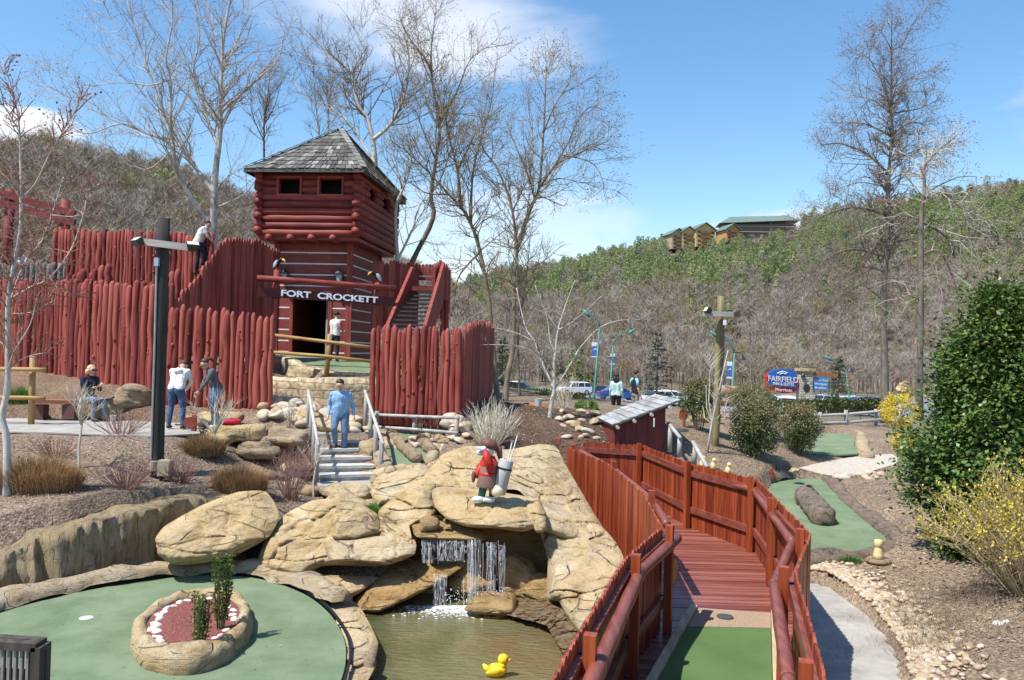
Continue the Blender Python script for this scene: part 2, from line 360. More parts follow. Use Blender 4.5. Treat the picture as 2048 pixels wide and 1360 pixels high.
# ---------------------------------------------------------------- lie of the land
def P3(t): return W(*t)
CP = [P3(t) for t in [
 (-250,1130,11),(0,1105,11.2),(150,1062,12),(310,1008,13.2),(100,1000,12.6),(250,960,15),(50,905,16),(313,955,15.5),(480,985,15),(580,990,16),(640,975,17),
 (0,848,18),(200,850,18.3),(390,860,18.7),(330,800,20.6),(235,752,23),(100,725,25.5),(0,715,27),(-300,715,27),(-300,850,18),
 (545,815,19.8),(660,800,21.2),(735,822,21),(925,835,20),(980,800,26),(1050,880,19),(1100,835,22),(1200,880,19.5),(960,870,19),(1000,800,29),(1150,800,30),
 (640,880,18.6),(500,880,18.5),(60,872,16.6),(200,876,16.6),(330,876,16.8),(-200,868,16.8),
 (600,715,28),(700,718,28),(760,720,29),(560,722,25),(620,738,23.6),(735,748,23.2),(400,690,27),(860,760,29),
 (1430,890,22),(1380,850,24),(1500,910,22.4),(1600,903,25),(1540,905,23.6),(1560,962,20.5),(1650,935,24),(1660,885,27),(1700,850,31),(1800,860,31),(1860,950,22),(1800,1000,18),
 (1900,1150,13),(1820,1130,13.8),(1850,1250,11.3),(2048,1330,9.3),(2048,1150,12),(2048,950,20),(2250,950,18),(2300,1300,9),(1690,1120,14.4),(1640,1140,14),
 (1270,830,25),(1300,870,21.5)]]
CP += [V(*t) for t in [(-1,0,-1.7),(3,0,-1.8),(-4,0,-1.7),(8,0,-2.2),(-8,0,-1.7),(0,4.5,-3.4),(-4,5,-3.75),(2,6,-4.0),(4.5,6,-4.0),(-9,6,-3.3),(12,4,-2.2),
   (-3,9,-3.9),(-4,12,-3.9),(-1,10,-4.5),(-1.5,12,-4.4),(.3,11,-4.4),(2.8,10,-4.1),(3,13,-4.0),(2.8,17,-3.9),(-.5,14,-3.6),(-2,15,-3.2),(.6,15.5,-3.2),(.5,18,-2.6),(-2.5,16.5,-3.1),
   (1.2,19.5,-2.5),(3.2,20.5,-2.6),(4,40,-2.6),(15,40,-3.2),(28,36,-2.9),(-5,42,-1.6),(-25,42,-.4),(-14,34,-.2),(5,48,-4.1),(20,48,-4.2),(40,46,-4.1),(-30,20,-1.2),(-30,10,-2.2),(30,20,-2.0),(30,8,-1.6),(-18,14,-2.2),(-18,46,-1.0)]]
A_ = np.array([[p[0], p[1]] for p in CP]); Z_ = np.array([p[2] for p in CP])
def _tpsk(r2): return np.where(r2 > 1e-9, r2*np.log(np.maximum(r2, 1e-9)), 0)
_n = len(CP); _K = _tpsk(((A_[:, None]-A_[None])**2).sum(-1)) + np.eye(_n)*.25
_P = np.hstack([np.ones((_n, 1)), A_]); _M = np.block([[_K, _P], [_P.T, np.zeros((3, 3))]])
_sol = np.linalg.solve(_M, np.concatenate([Z_, np.zeros(3)])); _wt, _af = _sol[:_n], _sol[_n:]
def sstep(a, b, x): t = np.clip((x-a)/(b-a), 0, 1); return t*t*(3-2*t)
def inside(poly, X, Y):
    r = np.zeros(X.shape, bool); n = len(poly)
    for i in range(n):
        x1, y1 = poly[i][0], poly[i][1]; x2, y2 = poly[(i+1) % n][0], poly[(i+1) % n][1]
        if abs(y2-y1) < 1e-12: continue
        c = ((y1 > Y) != (y2 > Y)) & (X < (x2-x1)*(Y-y1)/(y2-y1)+x1); r ^= c
    return r
def grow(poly, k):
    c = sum((Vector(p).xy for p in poly), Vector((0, 0)))/len(poly)
    out = []
    for p in poly:
        d = Vector(p).xy-c; out.append(c+d*(1+k/max(d.length, .01)))
    return out
def plane(poly):
    a = np.array([[p[0], p[1], 1] for p in poly]); return np.linalg.lstsq(a, np.array([p[2] for p in poly]), rcond=None)[0]
CARVE = []       # (polygon, plane, drop, margin)
def gz_arr(X, Y):
    X = np.asarray(X, float); Y = np.asarray(Y, float); sh = X.shape; x = X.ravel(); y = Y.ravel(); z = np.empty_like(x)
    xc = np.clip(x, -32, 42); yc = np.clip(y, -1, 48)
    for i in range(0, len(x), 20000):
        d = (xc[i:i+20000, None]-A_[None, :, 0])**2+(yc[i:i+20000, None]-A_[None, :, 1])**2
        z[i:i+20000] = _tpsk(d) @ _wt + _af[0]+_af[1]*xc[i:i+20000]+_af[2]*yc[i:i+20000]
    far = np.maximum(sstep(38, 80, y), np.maximum(sstep(26, 40, np.abs(x-4)), sstep(0, 12, -y)))
    z = z*(1-far)+np.where(x < -12, -1.2, -5.8)*far*1.0
    for poly, pl, drop, mg in CARVE:
        ins = inside(grow(poly, mg), x, y); lim = pl[0]*x+pl[1]*y+pl[2]-drop
        z = np.where(ins, np.minimum(z, lim), z)
    return z.reshape(sh)
def gz(x, y): return float(gz_arr(np.array([x]), np.array([y]))[0])
def onground(px, py, d): p = W(px, py, d); return V(p.x, p.y, gz(p.x, p.y))
def smooth_loop(poly, k=3):            # Catmull-Rom round a closed outline
    n = len(poly); out = []
    for i in range(n):
        a, b, c, d = [Vector(poly[(i+j) % n]) for j in (-1, 0, 1, 2)]
        for q in range(k):
            t = q/k; out.append(.5*((2*b)+(c-a)*t+(2*a-5*b+4*c-d)*t*t+(3*b-a-3*c+d)*t**3))
    return out
def smooth_line(pts, k=4):
    pts = [Vector(p) for p in pts]; n = len(pts); out = []
    for i in range(n-1):
        a, b, c, d = pts[max(i-1, 0)], pts[i], pts[i+1], pts[min(i+2, n-1)]
        for q in range(k):
            t = q/k; out.append(.5*((2*b)+(c-a)*t+(2*a-5*b+4*c-d)*t*t+(3*b-a-3*c+d)*t**3))
    return out+[pts[-1]]
greenA = smooth_loop([WZ(px, py, -3.7) for px, py in ((-150,1290),(0,1226),(150,1186),(300,1160),(420,1149),(520,1158),(600,1184),(650,1218),(682,1262),(692,1310),(678,1370),(620,1480),(480,1640),(100,1800),(-300,1700),(-420,1450))], 5)
pond = [WZ(px, py, -4.0) for px, py in ((655,1190),(700,1178),(800,1180),(900,1195),(1000,1190),(1110,1200),(1165,1215),(1195,1260),(1190,1330),(1175,1420),(1150,1600),(1000,1750),(760,1700),(720,1500),(735,1340),(735,1230),(700,1215))]
greenB = smooth_loop([W(*t) for t in ((789,937,17.5),(766,896,18.9),(716,869,20),(605,861,20.4),(600,855,21.2),(760,860,21.2),(850,866,20.9),(889,880,20.2),(886,896,19.5),(868,924,18.1))], 3)
greenC = smooth_loop([W(*t) for t in ((1541,968,21.5),(1588,954,22.3),(1674,965,22),(1709,1006,19.5),(1753,1037,17.7),(1797,1070,16.3),(1790,1087,15.7),(1710,1104,15.0),(1626,1108,14.9),(1560,1110,14.8),(1500,1050,17))], 3)
greenD = smooth_loop([W(*t) for t in ((1600,905,25.4),(1612,872,29),(1650,867,29.8),(1702,870,29.5),(1709,892,26.8),(1716,908,25.4))], 3)
greenE = smooth_loop([W(*t) for t in ((535,716,26.2),(580,708,28.2),(660,712,28.6),(760,720,28.4),(745,744,23.4),(690,742,23.6),(610,733,24.2))], 3)
greenF = smooth_loop([W(*t) for t in ((1340,842,27),(1400,835,29),(1420,845,27.5),(1375,853,25.5))], 3)
pathE = smooth_line([WZ(px, py, -3.9) for px, py in ((1605,1162),(1650,1172),(1700,1200),(1752,1248),(1790,1303),(1808,1360),(1812,1430),(1800,1540))], 4) + [WZ(px, py, -3.9) for px, py in ((1690,1540),(1650,1400),(1600,1250),(1560,1170))]
pathL = [WZ(px, py, -2.0) for px, py in ((-260,832),(60,836),(200,838),(300,842),(395,846),(400,866),(300,871),(100,864),(-260,856))]
pathR = smooth_loop([W(*t) for t in ((1563,947,22.9),(1640,928,24.3),(1718,911,25.3),(1794,910,25.8),(1799,922,24.8),(1740,945,23.6),(1696,962,22.5),(1668,961,22.5),(1595,953,22.5))], 3)
bank_top = [W(-330,1180,10.6), W(-120,1140,11.2), W(0,1106,11.7), W(70,1078,12.0), W(150,1052,12.3), W(225,1030,12.8), W(300,1006,13.4), W(360,1000,14), W(430,996,14.6), W(490,1000,15)]
bankz = [WZ(px, py, -3.72) for px, py in ((-330,1390),(-150,1320),(0,1250),(150,1210),(300,1185),(420,1175),(520,1180),(560,1150))]+[V(p.x-.3, p.y+.3, -3.72) for p in bank_top[::-1]]
bigflat = [V(-.3, 2, -3.5), V(1.2, 9, -3.5), V(1.9, 13, -3.5), V(1.1, 20, -3.5), V(3.3, 20, -3.5), V(4.6, 14.7, -3.5), V(3.9, 10.3, -3.5), V(2.6, 2, -3.5)]
for poly, drop, mg in ((greenA, .06, .0), (greenB, .06, .1), (greenC, .07, .1), (greenD, .06, .1), (greenE, .05, 0), (greenF, .06, .1), (pathE, .05, .02), (pathL, .05, .02), (pathR, .05, .02), (bigflat, .5, .0)):
    CARVE.append((poly, plane(poly), drop, mg))
CARVE.append(([W(528,752,23.3), W(600,757,22.5), W(680,757,22.2), W(762,760,22.5), W(765,746,22.9), W(670,745,22.85), W(610,734,23.4), W(560,714,24.5), W(520,714,25.4)], np.array([0, 0, -1.3]), .02, 0))
CARVE.append(([W(548,800,20.3), W(740,800,20.6), W(745,760,22.3), W(600,757,22.3), W(520,752,23.1)], np.array([0, 0, -1.72]), .02, 0))
CARVE.append((bankz, np.array([0, 0, -3.72]), .03, 0))
CARVE.append((pond, plane(pond), .28, .0))
def axis(lo, hi, st, far, g=1.16):
    a = list(np.arange(lo, hi+1e-6, st)); s = st; x = hi
    while x < far: s *= g; x += s; a.append(x)
    s = st; x = lo; pre = []
    while x > -far: s *= g; x -= s; pre.append(x)
    return np.array(pre[::-1]+a)
gx = axis(-14, 15, .13, 1300); gy = axis(4, 32, .13, 1300); gy = gy[gy > -260]
GX, GY = np.meshgrid(gx, gy); GZ = gz_arr(GX, GY)
nf = np.vectorize(lambda x, y: mnoise.noise((x*1.3, y*1.3, 0))*.035+mnoise.noise((x*4.1, y*4.1, 3))*.02)
near = (np.abs(GX) < 22) & (GY < 40) & (GY > 0)
GZ[near] += nf(GX[near], GY[near])
for poly, pl, drop, mg in CARVE:
    ins = inside(grow(poly, mg), GX, GY); GZ = np.where(ins, np.minimum(GZ, pl[0]*GX+pl[1]*GY+pl[2]-drop*.7), GZ)
nyy, nxx = GX.shape
idx = np.arange(nyy*nxx).reshape(nyy, nxx)
fq = np.stack([idx[:-1, :-1], idx[:-1, 1:], idx[1:, 1:], idx[1:, :-1]], -1).reshape(-1, 4)
def npmesh(name, v, f, mats, mi=None, smooth=False):
    v = np.asarray(v, np.float32); f = np.asarray(f, np.int32); k = f.shape[1]
    me = bpy.data.meshes.new(name); me.vertices.add(len(v)); me.vertices.foreach_set('co', v.ravel())
    me.loops.add(f.size); me.loops.foreach_set('vertex_index', f.ravel())
    me.polygons.add(len(f)); me.polygons.foreach_set('loop_start', np.arange(0, f.size, k, dtype=np.int32)); me.polygons.foreach_set('loop_total', np.full(len(f), k, np.int32))
    for m_ in mats: me.materials.append(m_)
    if mi is not None: me.polygons.foreach_set('material_index', np.asarray(mi, np.int32))
    if smooth: me.polygons.foreach_set('use_smooth', np.ones(len(f), bool))
    me.update(calc_edges=True); me.validate()
    o = bpy.data.objects.new(name, me); COL.objects.link(o); return o
# what covers the ground where
ZC = np.zeros((nyy, nxx, 4)); ZC[..., 3] = 1
def paint(mask, c, a=1.0): ZC[mask, :3] = ZC[mask, :3]*(1-a)+np.array(c)*a
paint(np.ones_like(GX, bool), (.215, .16, .118))
paint((GY > 40) | (GX > 32), (.17, .14, .1))
paint((GX > 4.6) & (GY < 33), (.235, .175, .125))
mound = [W(*t) for t in ((925,835,20.2),(960,880,18.7),(1110,890,18.6),(1225,880,19.6),(1215,850,22.5),(1140,825,24.5),(1040,815,25.5),(960,815,26))]
paint(inside(grow(mound, .3), GX, GY), (.115, .075, .052))
paint((GY > 19.5) & (GX < -3) & (GY < 34), (.17, .115, .08))
paint(inside(grow(greenE, 1.5), GX, GY), (.3, .24, .16))
paint(inside(grow(pond, 1.2), GX, GY) & (GY < 14), (.36, .27, .15))
paint((GX > -3.4) & (GX < 1.6) & (GY > 12) & (GY < 18), (.42, .32, .19))
m_, nt2, b = newmat('mulch_and_soil'); N, L = nt2.nodes, nt2.links; sset(b, 'Roughness', .95); sset(b, 'Specular IOR Level', .1)
at = N.new('ShaderNodeAttribute'); at.attribute_name = 'cover'
tc = N.new('ShaderNodeTexCoord')
n1 = N.new('ShaderNodeTexNoise'); n1.inputs['Scale'].default_value = 16; n1.inputs['Detail'].default_value = 9; n1.inputs['Roughness'].default_value = .8; L.new(tc.outputs['Object'], n1.inputs['Vector'])
n3 = N.new('ShaderNodeTexNoise'); n3.inputs['Scale'].default_value = .7; n3.inputs['Detail'].default_value = 4; L.new(tc.outputs['Object'], n3.inputs['Vector'])
vo = N.new('ShaderNodeTexVoronoi'); vo.inputs['Scale'].default_value = 34; vo.inputs['Randomness'].default_value = 1; L.new(tc.outputs['Object'], vo.inputs['Vector'])
mr = N.new('ShaderNodeMapRange'); mr.inputs[1].default_value = .32; mr.inputs[2].default_value = .68; mr.inputs[3].default_value = .35; mr.inputs[4].default_value = 1.75; L.new(n1.outputs['Fac'], mr.inputs[0])
mr3 = N.new('ShaderNodeMapRange'); mr3.inputs[1].default_value = .3; mr3.inputs[2].default_value = .7; mr3.inputs[3].default_value = .75; mr3.inputs[4].default_value = 1.2; L.new(n3.outputs['Fac'], mr3.inputs[0])
svo = N.new('ShaderNodeSeparateColor'); L.new(vo.outputs['Color'], svo.inputs[0])
mr4 = N.new('ShaderNodeMapRange'); mr4.inputs[3].default_value = .7; mr4.inputs[4].default_value = 1.35; L.new(svo.outputs[0], mr4.inputs[0])
def mm(a, c):
    n = N.new('ShaderNodeMath'); n.operation = 'MULTIPLY'; L.new(a, n.inputs[0]); L.new(c, n.inputs[1]); return n.outputs[0]
sclr = N.new('ShaderNodeVectorMath'); sclr.operation = 'SCALE'; L.new(at.outputs['Color'], sclr.inputs[0]); L.new(mm(mm(mr.outputs[0], mr3.outputs[0]), mr4.outputs[0]), sclr.inputs['Scale'])
L.new(sclr.outputs[0], b.inputs['Base Color'])
bp = N.new('ShaderNodeBump'); bp.inputs['Strength'].default_value = 1; bp.inputs['Distance'].default_value = .05
n2 = N.new('ShaderNodeTexNoise'); n2.inputs['Scale'].default_value = 30; n2.inputs['Detail'].default_value = 6; L.new(tc.outputs['Object'], n2.inputs['Vector'])
L.new(n2.outputs['Fac'], bp.inputs['Height']); L.new(bp.outputs[0], b.inputs['Normal'])
GMAT = m_
gv = np.stack([GX.ravel(), GY.ravel(), GZ.ravel()], -1)
ground = npmesh('ground', gv, fq, [GMAT], smooth=True); tag(ground, kind='structure')
ca = ground.data.color_attributes.new('cover', 'FLOAT_COLOR', 'POINT'); ca.data.foreach_set('color', ZC.reshape(-1, 4).astype(np.float32).ravel())
def sheet(name, poly, mat, dz=0.0, thick=.05, lab=None, flat=None):
    mb = MB(); pl = plane(poly)
    top = [V(p[0], p[1], pl[0]*p[0]+pl[1]*p[1]+pl[2]+dz) for p in poly]
    mb.extrude([p-V(0, 0, thick) for p in top], (0, 0, thick)); o = mb.build(name, mat, fix=True)
    return tag(o, lab, kind='structure')
sheet('putting_green', greenA, TURF, 0, .05); sheet('putting_green', greenB, TURF); sheet('putting_green', greenC, TURF); sheet('putting_green', greenD, TURF)
sheet('putting_green', greenE, TURF); sheet('putting_green', greenF, TURF)
sheet('path', pathE, CONC, 0, .08); sheet('path', pathL, CONC, -.01, .03); sheet('path', pathR, M('white_gravel_path', (.5, .45, .38), (.38, .33, .27), 14, .9, .5, 60), 0, .08)
# pond water
m_, nt2, b = newmat('pond_water'); N, L = nt2.nodes, nt2.links; sset(b, 'Roughness', .06); sset(b, 'Specular IOR Level', .5); sset(b, 'IOR', 1.33)
tc = N.new('ShaderNodeTexCoord'); no = N.new('ShaderNodeTexNoise'); no.inputs['Scale'].default_value = .9; no.inputs['Detail'].default_value = 3
mp = N.new('ShaderNodeMapping'); mp.inputs['Scale'].default_value = (1.0, .6, 1); L.new(tc.outputs['Object'], mp.inputs[0]); L.new(mp.outputs[0], no.inputs['Vector'])
sp = N.new('ShaderNodeSeparateXYZ'); L.new(tc.outputs['Object'], sp.inputs[0])
ad = N.new('ShaderNodeMath'); ad.operation = 'MULTIPLY_ADD'; L.new(sp.outputs[0], ad.inputs[0]); ad.inputs[1].default_value = .16; L.new(no.outputs['Fac'], ad.inputs[2])
cr = N.new('ShaderNodeValToRGB'); e = cr.color_ramp.elements; e[0].position = .12; e[0].color = (.07, .075, .025, 1); e[1].position = .72; e[1].color = (.2, .13, .055, 1); x = e.new(.42); x.color = (.21, .2, .1, 1)
L.new(ad.outputs[0], cr.inputs[0]); L.new(cr.outputs[0], b.inputs['Base Color'])
wv = N.new('ShaderNodeTexNoise'); wv.inputs['Scale'].default_value = 5; wv.inputs['Detail'].default_value = 4; mp2 = N.new('ShaderNodeMapping'); mp2.inputs['Scale'].default_value = (1, 3.2, 1); L.new(tc.outputs['Object'], mp2.inputs[0]); L.new(mp2.outputs[0], wv.inputs['Vector'])
bp = N.new('ShaderNodeBump'); bp.inputs['Strength'].default_value = .7; bp.inputs['Distance'].default_value = .09; L.new(wv.outputs['Fac'], bp.inputs['Height']); L.new(bp.outputs[0], b.inputs['Normal'])
tr = N.new('ShaderNodeBsdfTransparent'); tr.inputs[0].default_value = (.8, .72, .45, 1); ms = N.new('ShaderNodeMixShader'); ms.inputs[0].default_value = .32
L.new(b.outputs[0], ms.inputs[1]); L.new(tr.outputs[0], ms.inputs[2]); L.new(ms.outputs[0], N['Material Output'].inputs[0])
WATER = m_
mb = MB(); mb.add([V(p.x, p.y, -4.0) for p in grow(pond, .35) for p in (V(p.x, p.y, 0),)], [tuple(range(len(pond)))]); tag(mb.build('water', WATER), 'murky olive pond below the waterfall', kind='structure')
# parking lot far down
ASPH = M('asphalt', (.16, .16, .165), (.21, .21, .21), 2, .9, .2, 80)
sheet('parking_lot', [V(-6, 82, -5.72), V(80, 80, -5.72), V(84, 125, -5.72), V(-6, 125, -5.72)], ASPH, 0, .04)
# ---------------------------------------------------------------- hills and far woods
def interp(tab, x): return np.interp(x, [t[0] for t in tab], [t[1] for t in tab])
HILLM = M('leaf_litter_slope', (.21, .175, .15), (.27, .225, .19), .05, .95, 0, c3=(.14, .115, .085))
def hill_fn(tab, d0, d1, lift):
    cols = np.array([t[0] for t in tab])
    def f(px, t):
        py = interp(tab, px)+lift; d = d0+(d1-d0)*t; r = ray(px, py); zc = r.z/r.y*d1
        X = r.x/r.y*d
        k = t if t <= 1 else 1
        sh = (k**.92); z = -6.2+(zc+6.2)*sh
        if t > 1: z = zc-(t-1)*60
        z += mnoise.noise((X*.02, d*.02, 1))*5*min(1, t*3)*(1 if t < .9 else .4)
        return V(X, d, z)
    return f
def make_hill(tab, d0, d1, lift, step=22, nt=26):
    f = hill_fn(tab, d0, d1, lift); pxs = np.arange(tab[0][0], tab[-1][0]+1, step); ts = list(np.linspace(0, 1, nt))+[1.12, 1.5]
    v = [f(px, t) for t in ts for px in pxs]; n = len(pxs); i = np.arange(len(ts)*n).reshape(len(ts), n)
    fq = np.stack([i[:-1, :-1], i[:-1, 1:], i[1:, 1:], i[1:, :-1]], -1).reshape(-1, 4)
    tag(npmesh('hill', v, fq, [HILLM], smooth=True), kind='structure'); return f
TABL = [(-1500,250),(-600,220),(-200,270),(0,305),(100,315),(200,352),(350,372),(500,425),(650,480),(800,545),(930,640),(1000,705)]
TABR = [(840,660),(910,590),(1000,552),(1100,535),(1180,522),(1250,505),(1345,484),(1450,470),(1580,450),(1700,428),(1800,408),(1900,392),(2048,375),(2300,355),(2700,340),(3400,360)]
hillL = make_hill(TABL, 58, 170, 20); hillR = make_hill(TABR, 185, 460, 18)
class FAcc:
    def __init__(s): s.v = []; s.f = []; s.m = []; s.n = 0
    def put(s, T, p, sc_, rot, mi):
        v, f = T; c, s_ = math.cos(rot), math.sin(rot); w = v*np.array(sc_)
        q = np.stack([w[:, 0]*c-w[:, 1]*s_+p[0], w[:, 0]*s_+w[:, 1]*c+p[1], w[:, 2]+p[2]], -1)
        s.v.append(q); s.f.append(f+s.n); s.m.append(np.full(len(f), mi)); s.n += len(v)
    def build(s, name, mats): return npmesh(name, np.concatenate(s.v), np.concatenate(s.f), mats, np.concatenate(s.m))
def tri_tree(seed, kind):
    r = random.Random(seed); v = []; f = []
    def tri(a, b, c): n = len(v); v.extend([a, b, c]); f.append((n, n+1, n+2))
    def blade(a, b, w):
        a = V(*a); b = V(*b); d = b-a; x = d.cross(V(r.uniform(-1, 1), r.uniform(-1, 1), .2)).normalized()*w
        tri(a-x, a+x, b)
    if kind == 'bare':                 # unit height, trunk and rising limbs with twigs
        for k in range(2): blade((0, 0, -.05), (r.uniform(-.04, .04), r.uniform(-.04, .04), .95), .014)
        for k in range(13):
            h = r.uniform(.25, .85); a = r.uniform(0, 6.28); l = (1.05-h)*r.uniform(.35, .6); p = V(0, 0, h); q = p+V(math.cos(a)*l*.75, math.sin(a)*l*.75, l*r.uniform(.6, 1))
            blade(p, q, .005)
            for j in range(11):
                s_ = p.lerp(q, r.uniform(.35, 1)); l2 = r.uniform(.08, .18); blade(s_, s_+V(r.uniform(-1, 1), r.uniform(-1, 1), r.uniform(.3, 1.3))*l2, .0038)
    elif kind == 'pine':               # tapering tiers of ragged boughs
        blade((0, 0, -.05), (0, 0, 1), .016)
        for i in range(11):
            h = .24+.74*i/11; rad = .21*(1-h)**.8+.02
            for k in range(6):
                a = r.uniform(0, 6.28); l = rad*r.uniform(.6, 1.25); w = l*.42
                c = V(math.cos(a), math.sin(a), 0); sd = V(-c.y, c.x, 0)
                b = V(0, 0, h+r.uniform(-.02, .02)); e = b+c*l+V(0, 0, -l*r.uniform(.1, .5))
                tri(b+V(0, 0, .05), e-sd*w, e+sd*w)
    else:                              # tall pine with a bare stem and a clumped head
        for k in range(2): blade((0, 0, -.05), (0, 0, .95), .013)
        for k in range(240):
            a = r.uniform(0, 6.28); h = r.uniform(.45, 1.0); rad = .17*math.sin(min(1, (1.02-h)*2.2+.15)*1.5)*r.random()**.5
            c = V(math.cos(a)*rad, math.sin(a)*rad, h); s_ = .03
            tri(c+V(r.uniform(-s_, s_), r.uniform(-s_, s_), s_), c+V(r.uniform(-s_, s_), r.uniform(-s_, s_), -s_*.6), c+V(r.uniform(-s_, s_), r.uniform(-s_, s_), r.uniform(-s_, s_)))
    return np.array([tuple(p) for p in v], float), np.array(f, int)
TB = [tri_tree(i, 'bare') for i in range(6)]; TP = [tri_tree(20+i, 'pine') for i in range(4)]; TQ = [tri_tree(40+i, 'tall') for i in range(4)]
FM = [M('bare_wood_grey', (.3, .255, .215), rough=.95), M('bare_wood_brown', (.265, .21, .165), rough=.95), M('bare_wood_pale', (.37, .32, .27), rough=.95),
      leafmat('pine_needles', (.2, .26, .085), (.32, .37, .14), trans=.45), leafmat('dark_needles', (.1, .145, .065), (.16, .21, .09), trans=.35), M('budding_twigs', (.26, .2, .1), rough=.95)]  # forest colours lightened in place of distance haze
def forest(fn, x0, x1, n, seed, hb, green, label, skip=None):
    r = random.Random(seed); A = FAcc()
    for i in range(n):
        px = r.uniform(x0, x1); t = r.random()**.8*1.02; p = fn(px, min(t, 1.02))
        if skip and skip(px, t): continue
        g = green(px, t)+mnoise.noise((p.x*.04, p.y*.025, 5))*.6
        s_ = hb*r.uniform(.75, 1.25); rot = r.uniform(0, 6.28)
        if r.random() < g:
            if r.random() < .4: A.put(TP[r.randrange(4)], p, (s_*1.25, s_*1.25, s_*r.uniform(.7, 1.0)), rot, 4 if r.random() < .35 else 3)
            else: A.put(TQ[r.randrange(4)], p, (s_*1.2, s_*1.2, s_*r.uniform(.75, 1.05)), rot, 3 if r.random() < .8 else 4)
        else: A.put(TB[r.randrange(6)], p, (s_, s_, s_*r.uniform(.7, 1.0)), rot, (0, 1, 2, 0, 1, 5)[r.randrange(6)])
    o = A.build('forest', FM); tag(o, label, kind='stuff'); return o
gl = [(900,.35),(1200,.5),(1300,.62),(1700,.62),(2100,.62)]
forest(hillR, 860, 2400, 8500, 1, 11.0, lambda px, t: (interp(gl, px) *float(sstep(.2, .48, t)) if t > .2 else -.05)*(.7 if t > .93 else 1), 'mixed bare and pine woods covering the long ridge on the right', lambda px, t: 1330 < px < 1605 and t > .72)
forest(lambda px, t: V(ray(px, 700).x/ray(px, 700).y*(126+66*t), 126+66*t, -5.9), 940, 2300, 1500, 7, 7.5, lambda px, t: -.25, 'grey leafless trees along the foot of the right slope')
forest(hillL, -420, 960, 4600, 2, 7.0, lambda px, t: -.22+.3*math.exp(-((px-400)/150)**2), 'grey leafless woods on the hillside behind the log fort', lambda px, t: -30 < px < 60 and t > .93)
# ---------------------------------------------------------------- log fort
def palisade(label, A, B, zt, zb, r=.1, seed=1, mat=RED, point=.12, name='palisade_wall', knots=.5, lean=0.045, group='red log palisade walls', pack=.97, flat=False):
    """Row of peeled logs from A to B; zt: [(t, z)...] tops, zb: (zA, zB) feet."""
    rr = random.Random(seed); A = V(A[0], A[1], 0); B = V(B[0], B[1], 0); Lh = (B-A).length; d = (B-A)/Lh; nrm = V(d.y, -d.x, 0)
    mb = MB(); x = 0.0
    while x < Lh:
        rad = r*rr.uniform(.62, 1.25); x += rad*pack
        if x > Lh+rad*.3: break
        t = x/Lh; top = interp(zt, t)+rr.uniform(-.1, .06); bot = zb[0]+(zb[1]-zb[0])*t-.12
        if flat:
            c = A+d*x; h = rad*.98; off = nrm*rr.uniform(0, .012); poly = [c+off-d*h+V(0, 0, bot), c+off+d*h+V(0, 0, bot), c+off+d*h+V(0, 0, top-.12), c+off+d*h*.35+V(0, 0, top), c+off-d*h*.35+V(0, 0, top), c+off-d*h+V(0, 0, top-.12)]
            mb.extrude(poly, -nrm*.07); x += rad*pack; continue
        o = A+d*x+nrm*rr.uniform(-.03, .03); ln = V(rr.uniform(-lean, lean), rr.uniform(-lean, lean)*.5, 0)
        hs = [0, .17, .34, .5, .66, .82]; pts = []; rad_ = []; wob = [V(rr.uniform(-1, 1), rr.uniform(-1, 1), 0)*rad*.3 for _ in hs]
        zt_ = top-rad*point*8
        for q, wv in zip(hs, wob):
            pts.append(o+wv+ln*q+V(0, 0, bot+(zt_-bot)*q)); rad_.append(rad*(1.06-.14*q)*rr.uniform(.95, 1.05))
        pts.append(o+ln+V(0, 0, zt_)); rad_.append(rad*.9)
        pts.append(o+ln+V(0, 0, zt_+(top-zt_)*.55)); rad_.append(rad*.66)
        pts.append(o+ln+V(0, 0, top)); rad_.append(rad*.2)
        mb.tube(pts, rad_, 9)
        if rr.random() < knots:
            for _ in range(rr.randint(1, 3)):
                q = rr.uniform(.15, .9); p = o+ln*q+V(0, 0, bot+(zt_-bot)*q)+nrm*rad*rr.uniform(.55, .85)+d*rad*rr.uniform(-.5, .5)
                mb.ball(p, (rad*.42, rad*.42, rad*rr.uniform(.4, .75)), 7, 5)
        x += rad*pack
    o = mb.build(name, mat, smooth=not flat, fix=flat); return tag(o, label, 'palisade', group)
def zof(px, py, d): return W(px, py, d).z
def seg(label, a, b, r=.1, seed=1, prof=None, **k):      # a, b: (px, y_top, y_base, d)
    A = W(a[0], a[2], a[3]); B = W(b[0], b[2], b[3]); zt = [(0, zof(a[0], a[1], a[3]))]
    for t, px, py in (prof or []):
        zt.append((t, zof(px, py, a[3]+(b[3]-a[3])*t)))
    zt.append((1, zof(b[0], b[1], b[3])))
    return palisade(label, A, B, zt, (A.z-.15, B.z-.15), r, seed, **k)
seg('long red log palisade running behind the blonde seated person', (-260,545,715,30), (338,566,812,20.9), .09, 3, knots=.75)
seg('red log palisade behind the two standing golfers', (322,606,812,20.4), (545,630,818,19.7), .085, 4, point=.22, knots=.8)
seg('straight red palisade topmost behind the floodlight pole', (104,456,585,26), (424,468,590,24.6), .085, 5, knots=.15, lean=.01, point=.05)
seg('dark red gable-topped palisade beside the blockhouse', (345,602,700,21.4), (556,500,660,26.6), .085, 6, prof=[(.22,380,540),(.36,418,490),(.52,455,468),(.8,515,482)], flat=True)
seg('red log palisade right of the sign gate, full of knots', (741,650,826,21.2), (924,655,834,20.0), .09, 7, point=.2, knots=.8)
seg('shaded end of the right palisade, turning away from its sunny face', (926,655,834,20.05), (984,648,800,25.2), .1, 8, prof=[(.45,955,640)], flat=True)
seg('short sloping palisade stub on top of the long wall', (100,560,585,24.5), (214,527,585,24.0), .09, 9, prof=[(.3,135,552)], knots=.2)
seg('small stepped palisade behind the floodlight pole', (262,585,600,23.8), (352,540,600,23.4), .08, 10, knots=.2)
